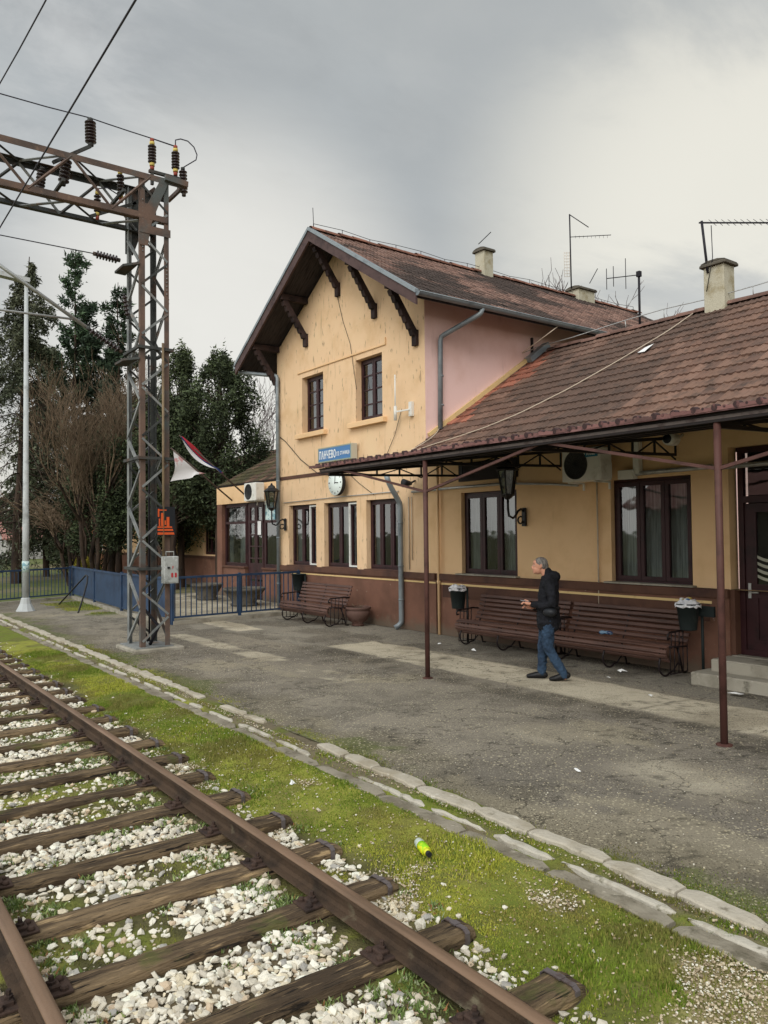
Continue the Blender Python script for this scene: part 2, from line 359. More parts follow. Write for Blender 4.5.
def glass(name, refl, tint=(.6, .65, .65, 1)):
    m = bpy.data.materials.new(name); n, l = NB(m); n.remove(n['Principled BSDF'])
    o = n['Material Output']; t = n.new('ShaderNodeBsdfTransparent'); t.inputs[0].default_value = tint
    g = n.new('ShaderNodeBsdfGlossy'); g.inputs['Roughness'].default_value = .03; g.inputs[0].default_value = (.9, .92, .95, 1)
    fr = n.new('ShaderNodeFresnel'); fr.inputs[0].default_value = 1.5
    a = n.new('ShaderNodeMath'); a.operation = 'MULTIPLY_ADD'; l.new(fr.outputs[0], a.inputs[0]); a.inputs[1].default_value = 1.4; a.inputs[2].default_value = refl
    a.use_clamp = True
    geo = n.new('ShaderNodeNewGeometry'); tx = n.new('ShaderNodeTexNoise'); tx.inputs['Scale'].default_value = 2.2; l.new(geo.outputs['Position'], tx.inputs[0])
    bp = n.new('ShaderNodeBump'); bp.inputs['Strength'].default_value = .05; bp.inputs['Distance'].default_value = .05; l.new(tx.outputs[0], bp.inputs['Height']); l.new(bp.outputs[0], g.inputs['Normal'])
    x = n.new('ShaderNodeMixShader'); l.new(a.outputs[0], x.inputs[0]); l.new(t.outputs[0], x.inputs[1]); l.new(g.outputs[0], x.inputs[2])
    l.new(x.outputs[0], o.inputs[0]); return m
m_glass = glass('window_glass', .05)
m_lampg = glass('lantern_glass', .1, (.35, .38, .38, 1))
# ================================================================== GROUND
def grid(x0, x1, y0, y1, dx, dy):
    xs = np.arange(x0, x1+dx*.5, dx); ys = np.arange(y0, y1+dy*.5, dy)
    X, Y = np.meshgrid(xs, ys, indexing='ij'); a, b = X.shape
    I = np.arange(a*b).reshape(a, b)
    F = np.stack([I[:-1, :-1], I[1:, :-1], I[1:, 1:], I[:-1, 1:]], -1).reshape(-1, 4)
    return X.ravel(), Y.ravel(), F
def lerp(a, b, t): return a*(1-t)[:, None]+b*t[:, None]

m_far = M('far_grass_ground', srgb(104, 104, 62), [(srgb(92, 86, 62), .3, .4, .6), (srgb(70, 84, 40), 1.5, .5, .7)], rough=1, bump=.6, bsc=20)
gb = MB(); gb.add([(-1500, -1500, -.3), (1500, -1500, -.3), (1500, 1500, -.3), (-1500, 1500, -.3)], [(0, 1, 2, 3)])
tag(gb.build('ground', m_far, org=(0, 0, -.3)), kind='structure')

# park lawn beyond the fence
X, Y, F = grid(-110, -24.5, 2.5, 90, .9, .9)
Z = -.02+.05*(fbm(X, Y, .15)-.5)
c = lerp(C3(92, 100, 52)*np.ones((len(X), 3)), C3(120, 112, 84), sst(fbm(X, Y, .35, off=9), .45, .62))
m_lawn = M('lawn', None, [(srgb(70, 80, 36), 3, .45, .7), (srgb(128, 116, 84), 9, .6, .8)], attr=True, rough=1, bump=.8, bsc=25)
tag(np_mesh('park_lawn', np.stack([X, Y, Z], -1), F, m_lawn, vcol=c), kind='structure')

# platform: worn asphalt with concrete strips, ageing painted into the albedo as masks of material, not light
X, Y, F = grid(-26.2, 6, 3.94, 14.2, .045, .05)
n1 = fbm(X, Y, 1.3, 5); n2 = fbm(X, Y, .45, 4, off=31); n3 = fbm(X, Y, 6, 3, off=57); n4 = fbm(X, Y, 2.6, 4, off=77)
wob = (n1-.5)*.25+(n3-.5)*.06
asp = lerp(C3(119, 112, 101)*np.ones((len(X), 3)), C3(136, 128, 114), sst(n2, .4, .62))
asp = lerp(asp, C3(102, 96, 86)*np.ones((len(X), 3)), sst(n4, .50, .66)*.5)
asp = lerp(asp, C3(160, 150, 126)*np.ones((len(X), 3)), sst(fbm(X, Y*1.8, .8, 5, off=13), .60, .68)*.45)
conc = lerp(C3(196, 186, 164)*np.ones((len(X), 3)), C3(166, 156, 136), sst(n1, .42, .64))
conc = lerp(conc, C3(140, 130, 112)*np.ones((len(X), 3)), sst(n3, .56, .72)*.35)
grey = lerp(C3(132, 126, 114)*np.ones((len(X), 3)), C3(102, 96, 86), sst(n1, .4, .62))
wob = wob+(fbm(X, Y, 18, 2, off=41)-.5)*.04
def rect(x0, x1, y0, y1, e=.022):
    return sst(X-x0+wob, -e, e)*sst(x1-X+wob, -e, e)*sst(Y-y0+wob, -e, e)*sst(y1-Y+wob, -e, e)
col = asp
col = lerp(col, grey, rect(-30, 9, 8.5, 20))
col = lerp(col, grey*1.12, rect(-30, -12.6, 6.9, 20)*.9)
col = lerp(col, grey*1.15, rect(-17.5, -11.6, 7.05, 8.1))
col = lerp(col, conc, rect(-11.9, 9, 7.42, 8.46))
col = lerp(col, conc*1.08, rect(-17.0, -14.9, 7.1, 7.75))
col = lerp(col, grey*1.2, rect(-17.2, -15.6, 5.4, 7.2))
col = lerp(col, conc*.86, rect(-15.4, -11.2, 5.75, 6.2)*sst(n2, .3, .5))
col = lerp(col, conc*.8, rect(-11.3, -8.9, 5.7, 6.15)*sst(n4, .4, .55))
col = lerp(col, conc*.75, rect(-5.7, -5.0, 5.6, 6.2, .2)*.9)
col = lerp(col, conc*.8, rect(-4.3, -3.2, 5.4, 6.1, .25)*.8)
col = lerp(col, conc*.85, rect(-26, -17.2, 6.7, 14))
# damp, darker edge between asphalt and strip, moss along the kerb and in the joints
col = lerp(col, C3(74, 68, 58)*np.ones((len(X), 3)), rect(-12.4, 9, 6.85, 7.42, .12)*sst(n4, .35, .6)*.6)
gr = sst(4.24-Y+(n1-.5)*1.3+(n3-.5)*.6, 0, .25)
col = lerp(col, C3(86, 92, 44)*np.ones((len(X), 3)), gr*.8)
gr2 = sst(4.75-Y+(n1-.5)*1.2, 0, .5)*(1-gr)
col = lerp(col, C3(92, 84, 62)*np.ones((len(X), 3)), gr2*.4)
gr3 = rect(-26, -20.3, 5.6, 6.8, .3)*sst(n1, .4, .55); col = lerp(col, C3(92, 100, 44)*np.ones((len(X), 3)), gr3*.9)
gr4 = sst(Y-9.8+(n1-.5)*.4, 0, .12)*sst(n2, .45, .6); col = lerp(col, C3(60, 56, 40)*np.ones((len(X), 3)), gr4*.7)
# cracks
ck = np.abs(fbm(X, Y, .9, 4, off=91)-.5); col = lerp(col, col*.38, (1-sst(ck, .002, .007))*sst(n2, .36, .5)); ck = np.abs(fbm(X, Y, .55, 5, off=131)-.5); col = lerp(col, col*.45, (1-sst(ck, .0015, .005)))
for xj in (-10.1, -7.6, -5.4, -3.1, -.8): col = lerp(col, col*.5, (1-sst(np.abs(X-xj+wob*.3), .01, .03))*sst(Y, 7.4, 7.5)*sst(8.45-Y, 0, .06))
edge_open = sst(fbm(X, Y, .6, 3, off=5), .4, .6)
Z = -.004+.012*(n2-.5)+.006*(n1-.5)+.006*gr-.012*sst(4.3-Y, 0, .35)+.004*rect(-11.9, 9, 7.42, 8.46)
m_plat = M('worn_platform', None, [], rough=.95, bump=.8, bsc=90, attr=True, bdist=.008)
nn, ll = m_plat.node_tree.nodes, m_plat.node_tree.links      # pale aggregate grains
b = nn['Principled BSDF']; g = nn.new('ShaderNodeNewGeometry')
prev = b.inputs['Base Color'].links[0].from_socket
for sc, thr, cc, mx in ((26, .30, srgb(190, 180, 152), .85), (60, .25, srgb(206, 198, 172), .6), (45, .34, srgb(50, 46, 40), .75), (14, .16, srgb(176, 168, 146), .6)):
    v = nn.new('ShaderNodeTexVoronoi'); v.inputs['Scale'].default_value = sc; ll.new(g.outputs['Position'], v.inputs[0])
    r = nn.new('ShaderNodeMapRange'); r.inputs[1].default_value = thr; r.inputs[2].default_value = thr*.6; r.inputs[4].default_value = mx
    ll.new(v.outputs['Distance'], r.inputs[0])
    t = nn.new('ShaderNodeTexNoise'); t.inputs['Scale'].default_value = 1.1+sc*.01; t.inputs['Detail'].default_value = 5; ll.new(g.outputs['Position'], t.inputs[0])
    r2_ = nn.new('ShaderNodeMapRange'); r2_.inputs[1].default_value = .30; r2_.inputs[2].default_value = .56; ll.new(t.outputs[0], r2_.inputs[0])
    mu = nn.new('ShaderNodeMath'); mu.operation = 'MULTIPLY'; ll.new(r.outputs[0], mu.inputs[0]); ll.new(r2_.outputs[0], mu.inputs[1])
    x = nn.new('ShaderNodeMix'); x.data_type = 'RGBA'; ll.new(mu.outputs[0], x.inputs[0]); ll.new(prev, x.inputs[6]); x.inputs[7].default_value = cc; prev = x.outputs[2]
for sc, wd, mx in ((.55, .003, .7), (1.7, .004, .4)):      # hairline cracks
    t = nn.new('ShaderNodeTexNoise'); t.inputs['Scale'].default_value = sc; t.inputs['Detail'].default_value = 9; t.inputs['Roughness'].default_value = .55; ll.new(g.outputs['Position'], t.inputs[0])
    su = nn.new('ShaderNodeMath'); su.operation = 'SUBTRACT'; ll.new(t.outputs[0], su.inputs[0]); su.inputs[1].default_value = .5
    ab = nn.new('ShaderNodeMath'); ab.operation = 'ABSOLUTE'; ll.new(su.outputs[0], ab.inputs[0])
    r = nn.new('ShaderNodeMapRange'); r.inputs[1].default_value = wd; r.inputs[2].default_value = wd*.3; r.inputs[4].default_value = mx; ll.new(ab.outputs[0], r.inputs[0])
    x = nn.new('ShaderNodeMix'); x.data_type = 'RGBA'; ll.new(r.outputs[0], x.inputs[0]); ll.new(prev, x.inputs[6]); x.inputs[7].default_value = srgb(50, 46, 38); prev = x.outputs[2]
ll.new(prev, b.inputs['Base Color'])
tag(np_mesh('platform', np.stack([X, Y, Z], -1), F, m_plat, vcol=col), kind='structure')

# kerb: a row of worn stones, a strip of dirt, a broken white edging and flat slabs
def worn_block(mb, x0, x1, y0, y1, z0, z1, j=.015, seg=8):
    """rounded, slightly irregular slab"""
    vs = []; nx = max(3, int((x1-x0)/.07)); prof = ((y0, z0), (y0+.002, z1-.010), (y0+.010, z1), ((y0+y1)/2, z1+.002), (y1-.01, z1), (y1, z1-.008), (y1, z0))
    ph = random.random()*9
    for i in range(nx+1):
        t = i/nx; x = x0+(x1-x0)*t; e = .02*(1 if i in (0, nx) else 0)
        a = j*math.sin(x*6+ph)+random.uniform(-j, j)*.6; bq = j*.7*math.sin(x*4+ph*2)+random.uniform(-j, j)*.4; dz = random.uniform(-.006, .005)-e*.6
        for k, (y, z) in enumerate(prof):
            q = a if k < 3 else (bq if k > 3 else (a+bq)/2)
            s = e if k < 3 else (-e if k > 3 else 0)
            vs.append((x, y+q+s, z+(dz if 0 < k < 6 else 0)))
    m = len(prof)
    fs = [(i*m+k, (i+1)*m+k, (i+1)*m+k+1, i*m+k+1) for i in range(nx) for k in range(m-1)]+[tuple(range(m)), tuple((nx)*m+k for k in range(m-1, -1, -1))]
    mb.add(vs, fs, False)
m_kerb = M('kerb_stone_face', srgb(184, 176, 160), [(srgb(158, 148, 128), 2.2, .42, .66), (srgb(110, 102, 84), 7, .58, .76), (srgb(214, 208, 194), 12, .58, .75), (srgb(90, 92, 48), 2.5, .64, .72)], rough=.95, bump=.7, bsc=45)
m_kerb2 = M('pale_edging', srgb(186, 180, 166), [(srgb(158, 150, 134), 5, .48, .66), (srgb(98, 94, 70), 9, .58, .74)], rough=.95, bump=.7, bsc=45)
m_slab = M('grey_edging_slab', srgb(148, 140, 124), [(srgb(116, 108, 92), 3, .42, .66), (srgb(82, 78, 60), 8, .56, .74), (srgb(178, 170, 152), 14, .6, .76)], rough=.98, bump=.8, bsc=50)
kb = MB(); x = 3.0
while x > -24.5:
    L = random.uniform(.42, .66); ok = not (-9.6 < x < -6.2 and random.random() < .3) and random.random() > .03
    o = random.uniform(-.012, .012); worn = random.uniform(.0, .02)
    if ok:
        sh = 0 if x > -6.2 else (.05 if x > -10 else 0)
        worn_block(kb, x-L+.007+sh*random.random()*.5, x-.003-sh*random.random()*.5, 3.82+o+sh*.4, 3.955+o-sh*.3, -.12, .024-worn*.6-sh*.1)
    x -= L
tag(kb.build('kerb', m_kerb, org=(-10, 3.9, 0)), kind='structure')
kb = MB(); x = 3.0
while x > -24.5:
    L = random.uniform(.5, 1.1)
    if random.random() > .25: worn_block(kb, x-L+.06, x-random.uniform(0, .12), 3.695, 3.745, -.12, -.022+random.uniform(-.01, .004), .011)
    x -= L
tag(kb.build('kerb_edging', m_kerb2, org=(-10, 3.7, 0)), kind='structure')
kb = MB(); x = 3.0
while x > -24.5:
    L = random.uniform(.75, .98); dd = random.uniform(0, .02)
    if random.random() > .06: worn_block(kb, x-L+.035, x, 3.545-dd, 3.676, -.14, -.037+random.uniform(-.006, .004), .014)
    x -= L
tag(kb.build('kerb_slabs', m_slab, org=(-10, 3.6, 0)), kind='structure')

# ------------------------------------------------------------------ track bed
SLP = [-2.46-.659*i for i in range(-2, 34)]
def bed_z(x, y):
    z = -.098+.03*(fbm(x, y, 2.2, 4, off=3)-.5)+.02*(fbm(x, y, 9, 3, off=8)-.5)
    z = z-.012*sst(y, 2.35, 2.5)+.050*sst(y, 2.75, 3.25)+.012*sst(y, 3.3, 3.5)-.026*sst(y, 3.54, 3.57)*sst(3.72-y, 0, .04)+.026*sst(y, 3.72, 3.80)
    return z
def moss(x, y):      # 0 stones .. 1 moss and grass
    edge = sst(np.asarray(y)+(fbm(x, y, 1.1, 4, off=21)-.5)*.9, 2.45, 2.95)
    inn = .8*sst(fbm(x, y, 1.7, 6, off=44)+.07*sst(-np.asarray(x), 3.8, 6.5)-.04*sst(-np.asarray(x), 9, 11), .47, .66)
    near2 = sst(np.abs(np.asarray(y)-2.33), .36, .08)*sst(fbm(x, y, 2.1, 5, off=66), .38, .56)*.85
    out = sst(.62-np.asarray(y)+(fbm(x, y, 1.4, 3, off=25)-.5)*.6, -.1, .2)*sst(.72-y, 0, .1)
    return np.clip(np.maximum(np.maximum(edge, inn), np.maximum(near2, out)), 0, 1)
def bare(x, y):      # pebbly bare patches inside the grass strip
    x = np.asarray(x); y = np.asarray(y)
    a = .8*sst(fbm(x, y, 1.6, 6, off=71)+.15*sst(x, -3.9, -2.0)+.05*sst(2.95-y, 0, .3)-.10*sst(-x, 3.6, 6), .58, .72)
    return a*sst(y, 2.4, 2.6)
X, Y, F = grid(-30, 5, -2.4, 3.99, .04, .04)
Z = bed_z(X, Y); ms = moss(X, Y); br = bare(X, Y)
n1 = fbm(X, Y, 5, 4, off=2); n2 = fbm(X, Y, 1.1, 4, off=12)
soil = lerp(C3(104, 92, 70)*np.ones((len(X), 3)), C3(72, 64, 46), sst(n1, .4, .6))
mossc = lerp(C3(108, 118, 44)*np.ones((len(X), 3)), C3(142, 144, 60), sst(n2, .42, .6))
mossc = lerp(mossc, C3(104, 98, 58)*np.ones((len(X), 3)), sst(n1, .50, .68)*.6)
peb = lerp(C3(158, 142, 112)*np.ones((len(X), 3)), C3(112, 96, 70), sst(n1, .42, .6))
inside = sst(2.75-Y, 0, .3); dirtm = lerp(C3(92, 84, 58)*np.ones((len(X), 3)), C3(74, 70, 44), sst(n1, .42, .58)); mossc = lerp(mossc, dirtm, inside*sst(fbm(X, Y, 4, 5, off=53), .36, .58)*.85)
c = lerp(soil, mossc, ms); c = lerp(c, peb, br*ms); c = lerp(c, C3(112, 102, 82)*np.ones((len(X), 3)), sst(Y, 3.53, 3.57)*sst(fbm(X, Y, 3, 5, off=29), .40, .54))
gut = sst(Y, 3.73, 3.78); c = lerp(c, lerp(C3(112, 102, 82)*np.ones((len(X), 3)), C3(104, 110, 50), sst(fbm(X, Y, 2.2, 5, off=88), .46, .6)), gut)
Z = Z+.012*ms*fbm(X, Y, 14, 2, off=4)
m_bed = M('track_bed_soil', None, [(srgb(60, 54, 34), 26, .55, .75, (1, 1, 1), .6), (srgb(160, 158, 84), 34, .64, .78, (1, 1, 1), .35)], rough=1, bump=1, bsc=60, attr=True, bdist=.015)
tag(np_mesh('track_bed', np.stack([X, Y, Z], -1), F, m_bed, vcol=c), kind='structure')

# ------------------------------------------------------------------ crushed stone
def ico():
    t = (1+5**.5)/2
    v = np.array([(-1,t,0),(1,t,0),(-1,-t,0),(1,-t,0),(0,-1,t),(0,1,t),(0,-1,-t),(0,1,-t),(t,0,-1),(t,0,1),(-t,0,-1),(-t,0,1)], float)
    v /= np.linalg.norm(v[0])
    f = np.array([(0,11,5),(0,5,1),(0,1,7),(0,7,10),(0,10,11),(1,5,9),(5,11,4),(11,10,2),(10,7,6),(7,1,8),(3,9,4),(3,4,2),(3,2,6),(3,6,8),(3,8,9),(4,9,5),(2,4,11),(6,2,10),(8,6,7),(9,8,1)])
    return v, f
IV, IF = ico()
def stones(name, px, py, pz, size, cols, mat, org, label=None, flat=.62):
    n = len(px)
    V = IV[None]*np.ones((n, 1, 1))
    V = V*(1+rng.uniform(-.42, .32, (n, 12, 1)))*rng.uniform(.7, 1.3, (n, 1, 3))*np.array([1, 1, flat])
    a = rng.uniform(0, 2*np.pi, n); ca, sa = np.cos(a), np.sin(a); tl = rng.normal(0, .35, n); ct, st = np.cos(tl), np.sin(tl)
    x, y, z = V[..., 0], V[..., 1], V[..., 2]
    y, z = y*ct[:, None]-z*st[:, None], y*st[:, None]+z*ct[:, None]
    x, y = x*ca[:, None]-y*sa[:, None], x*sa[:, None]+y*ca[:, None]
    V = np.stack([x, y, z], -1)*size[:, None, None]
    V += np.stack([px, py, pz], -1)[:, None, :]
    F = (IF[None]+12*np.arange(n)[:, None, None]).reshape(-1, 3)
    fc = np.repeat(cols, 20, 0)
    o = np_mesh(name, V.reshape(-1, 3), F, mat, org=org, fcol=fc); return tag(o, label, None, None, 'stuff')
m_stone = M('crushed_stone', None, [(srgb(150, 138, 116), 22, .58, .78, (1, 1, 1), .45), (srgb(112, 106, 74), 6, .62, .74, (1, 1, 1), .55)], rough=.9, bump=.4, bsc=120, attr=True)
def stone_cols(n, py=None):
    base = np.array([C3(228, 222, 206), C3(208, 200, 182), C3(190, 182, 166), C3(214, 202, 176), C3(170, 166, 158), C3(196, 176, 150)])
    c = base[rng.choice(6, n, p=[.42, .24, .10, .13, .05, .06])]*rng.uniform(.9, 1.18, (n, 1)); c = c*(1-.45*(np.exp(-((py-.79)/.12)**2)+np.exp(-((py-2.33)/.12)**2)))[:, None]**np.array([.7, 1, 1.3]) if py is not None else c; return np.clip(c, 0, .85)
def keep_off(px, py, mrg=.0):
    k = np.ones(len(px), bool)
    for s in SLP: k &= ~((np.abs(px-s) < .115+mrg) & (py > .29) & (py < 2.83))
    for yr in (.79, 2.33): k &= np.abs(py-yr) > .075
    return k
N = 62000
px = -1.0-15.5*rng.random(N)**1.25; py = rng.uniform(-.6, 2.75, N)
size = .009+.022*rng.random(N)**1.7
k = (rng.random(N) > moss(px, py)*.98) & (keep_off(px, py, .005) | ((rng.random(N) < .05) & keep_off(px, py, -.06)))
px, py, size = px[k], py[k], size[k]
pz = bed_z(px, py)+size*rng.uniform(.2, .8, len(px))
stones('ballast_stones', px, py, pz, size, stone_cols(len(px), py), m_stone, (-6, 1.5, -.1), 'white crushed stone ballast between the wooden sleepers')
# second, sparser layer piled between sleepers and at their ends
N = 26000
px = -.6-20*rng.random(N)**1.2; py = rng.uniform(.1, 3.1, N); size = rng.uniform(.006, .02, N)
k = keep_off(px, py) & (rng.random(N) < np.where(px < -14, .9, .55)*(1-.85*sst(py, 2.55, 2.9)))
k &= rng.random(N) > .45*moss(px, py)
px, py, size = px[k], py[k], size[k]
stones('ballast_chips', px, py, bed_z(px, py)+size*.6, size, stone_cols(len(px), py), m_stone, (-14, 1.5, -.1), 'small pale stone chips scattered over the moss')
# fine pebbles in the bare patches of the grass strip
N = 80000
px = rng.uniform(-9, -.5, N); py = rng.uniform(2.45, 3.56, N); size = rng.uniform(.0025, .008, N)*(1+.5*(rng.random(N) > .93))
k = rng.random(N) < (bare(px, py)*.75+.025)
k &= keep_off(px, py)
px, py, size = px[k], py[k], size[k]
pc = np.array([C3(206, 194, 168), C3(178, 162, 134), C3(222, 216, 200), C3(146, 130, 106), C3(196, 180, 152)])[rng.choice(5, len(px))]
stones('fine_pebbles', px, py, bed_z(px, py)+.018, size, pc, m_stone, (-4, 3, -.08), 'fine beige pebbles lying in the thin grass beside the track')
# loose grit in the gutter of the kerb and on the asphalt
N = 7000
px = rng.uniform(-14, 0, N); py = np.where(rng.random(N) < .22, rng.uniform(3.74, 3.84, N), rng.uniform(4.0, 7.3, N)**1.0)
size = (.0015+.005*rng.random(N)**2)*np.where(py < 3.9, 1.6, 1); pz = np.where(py < 3.9, -.008, -.001)
stones('loose_grit', px, py, pz, size, pc[rng.integers(0, len(pc), N)]*.9, m_stone, (-6, 5, 0), 'pale grit scattered over the worn asphalt platform')

# ------------------------------------------------------------------ grass blades
def blades(name, px, py, pz, h, cols, label, lean=.6, wid=.0035):
    n = len(px); a = rng.uniform(0, 2*np.pi, n); b = rng.uniform(0, 2*np.pi, n); ln = h*rng.uniform(.1, lean, n)
    w = wid*(.7+.6*rng.random(n))*(1+6*h)
    P = np.stack([px, py, pz], -1)
    d = np.stack([np.cos(a)*w, np.sin(a)*w, 0*a], -1)
    tip = P+np.stack([np.cos(b)*ln, np.sin(b)*ln, h], -1)
    V = np.stack([P-d, P+d, tip], 1).reshape(-1, 3); F = np.arange(3*n).reshape(-1, 3)
    return tag(np_mesh(name, V, F, m_leafc, org=(float(px.mean()), float(py.mean()), -.08), fcol=cols), label, None, None, 'stuff')
def grass_cols(px, py, n):
    t = sst(fbm(px, py, .9, 4, off=33), .4, .62)
    a = lerp(C3(116, 136, 46)*np.ones((n, 3)), C3(174, 176, 70), t)
    r = rng.random(n); a = np.where((r > .9)[:, None], C3(176, 160, 96), a); a = np.where((r < .12)[:, None], C3(84, 108, 34), a); tb_ = sst(fbm(px, py, 2.4, 5, off=93), .48, .64); a = lerp(a, C3(132, 118, 74)*np.ones((n, 3)), tb_*.55)
    return a*rng.uniform(.75, 1.2, (n, 1))
N = 420000
px = -.4-15*rng.random(N)**1.5; py = rng.uniform(2.4, 3.60, N); ex_ = rng.random(N) < .07; py = np.where(ex_, rng.uniform(3.56, 3.84, N), py)
k = (rng.random(N) < sst(moss(px, py), .3, .9)*(1-.9*bare(px, py))*(.25+.75*sst(fbm(px, py, 3, 5, off=15), .35, .6))) & keep_off(px, py, .0)
px, py = px[k], py[k]; hh = rng.uniform(.005, .016, len(px))*(1+1.3*sst(fbm(px, py, 1.3, 3, off=61), .5, .62))
blades('short_grass', px, py, bed_z(px, py)+.004, hh, grass_cols(px, py, len(px)), 'short mossy yellow green grass between rail and kerb')
N = 120000
px = -.4-24*rng.random(N)**1.4; py = rng.uniform(-.8, 2.6, N)
k = (rng.random(N) < sst(moss(px, py), .25, .9)) & keep_off(px, py, -.01)
px, py = px[k], py[k]
cc = grass_cols(px, py, len(px))*np.array([.72, .78, .9])
blades('moss_tufts', px, py, bed_z(px, py)+.004, rng.uniform(.006, .022, len(px)), cc, 'dark moss and short grass growing between the sleepers')
N = 30000
px = rng.uniform(-15, 0, N); py = 3.96+np.abs(rng.normal(0, .16, N))
k = rng.random(N) < sst(fbm(px, py, 1.3, 5)*1.0+(4.2-py)*.6, .38, .6); px, py = px[k], py[k]
blades('kerb_grass', px, py, 0*px-.012, rng.uniform(.006, .022, len(px)), grass_cols(px, py, len(px))*.8, 'grass growing along the inner edge of the kerb')
N = 9000
px = rng.uniform(-15, 0, N); py = rng.uniform(3.75, 3.83, N)
k = fbm(px, py*0, 1.6, 3, off=19) > .52; px, py = px[k], py[k]
blades('gutter_grass', px, py, 0*px-.02, rng.uniform(.01, .03, len(px)), grass_cols(px, py, len(px))*.75, 'grass tufts in the dirt strip beside the kerb')
# leafy weeds between the stones near the rails
px = []; py = []; 
for _ in range(420):
    cx = -.9-9*random.random()**1.3; cy = random.choice((2.33-random.uniform(.1, .5), 2.33-random.uniform(.1, .35), .79+random.uniform(.1, .35), random.uniform(.9, 2.9)))
    m_ = random.randint(25, 70); s_ = random.uniform(.02, .05)
    px += list(rng.normal(cx, s_, m_)); py += list(rng.normal(cy, s_, m_))
px = np.array(px); py = np.array(py); n_ = len(px)  # clumps
cw = np.array([C3(112, 130, 74), C3(142, 156, 96), C3(92, 114, 58), C3(156, 164, 128), C3(150, 106, 70)])[rng.choice(5, n_, p=[.3, .28, .25, .12, .05])]
blades('leafy_weeds', px, py, bed_z(px, py)+.01, rng.uniform(.008, .030, n_), cw, 'grey green leafy weeds among the stones along the rails', lean=1.3, wid=.006)

# ------------------------------------------------------------------ rails and sleepers
m_rail_lit = M('rusty_rail_lit', srgb(126, 100, 78), [(srgb(98, 77, 58), 3, .4, .68, (.3, 3, 3)), (srgb(150, 118, 102), 9, .56, .8, (.2, 3, 3), .7)], rough=.55, bump=.2, bsc=90, spec=.5)
m_rail_shaded = M('rail_web_shaded', srgb(78, 62, 48), [(srgb(52, 42, 34), 3, .42, .66), (srgb(112, 104, 84), 6, .58, .76)], rough=.9, bump=.5, bsc=60)
m_slp = M('weathered_sleeper', srgb(122, 103, 78), [(srgb(78, 64, 49), 3.5, .36, .60, (4.5, .55, 3)), (srgb(160, 136, 102), 7, .56, .68, (5, .5, 3)), (srgb(34, 28, 22), 9, .56, .63, (9, .45, 3)), (srgb(84, 88, 44), 2.2, .62, .72, (1, 1, 1), .7)], rough=.95, bump=1, bsc=16, bump_stretch=(6, .6, 4), bdist=.018, rnd=.22)
m_band = M('steel_band', srgb(112, 104, 104), [(srgb(84, 66, 58), 9, .5, .7)], rough=.5, metal=.3, bump=.1)
m_fast = M('rusty_fastener', srgb(70, 54, 46), [(srgb(50, 40, 36), 12, .45, .65), (srgb(104, 84, 66), 20, .6, .8)], rough=.9, bump=.5)
def rail(yc, label):
    prof = [(-.034, .080-.010), (-.029, .078), (-.015, .0815), (.015, .0815), (.029, .078), (.034, .070), (.033, .048), (.010, .040), (.0085, -.012), (.022, -.027), (.064, -.033), (.066, -.0395), (-.066, -.0395), (-.064, -.033), (-.022, -.027), (-.0085, -.012), (-.010, .040), (-.033, .048)]
    mb = MB(); xs = [4-.5*i for i in range(150)]
    vs = [(x, yc+a+.0012*math.sin(x*1.3), z) for x in xs for a, z in prof]; m = len(prof)
    fs = [(i*m+k, i*m+(k+1) % m, (i+1)*m+(k+1) % m, (i+1)*m+k) for i in range(len(xs)-1) for k in range(m)]
    mb.add(vs, fs, True)
    for q in range(len(fs)):
        k = q % m; mb.mi[q] = 0 if k in (0, 1, 2, 3, 4) else 1; mb.sm[q] = k in (0, 1, 2, 3, 4)  # shade put into the colour: head sides and web darker than the lit top
    o = mb.build('rail', [m_rail_lit, m_rail_shaded], org=(-2, yc, 0)); return tag(o, label, 'rail', 'rails of the track')
rail(2.33, 'rusty brown rail nearer the platform, crossing the photo from left edge to bottom')
rail(.79, 'rusty brown rail at the bottom left corner, the one farther from the platform')
ORD = ['first', 'second', 'third', 'fourth', 'fifth', 'sixth', 'seventh', 'eighth', 'ninth', 'tenth', 'eleventh', 'twelfth', 'thirteenth', 'fourteenth', 'fifteenth', 'sixteenth', 'seventeenth', 'eighteenth', 'nineteenth', 'twentieth', 'twenty-first', 'twenty-second', 'twenty-third', 'twenty-fourth']
cnt = 0
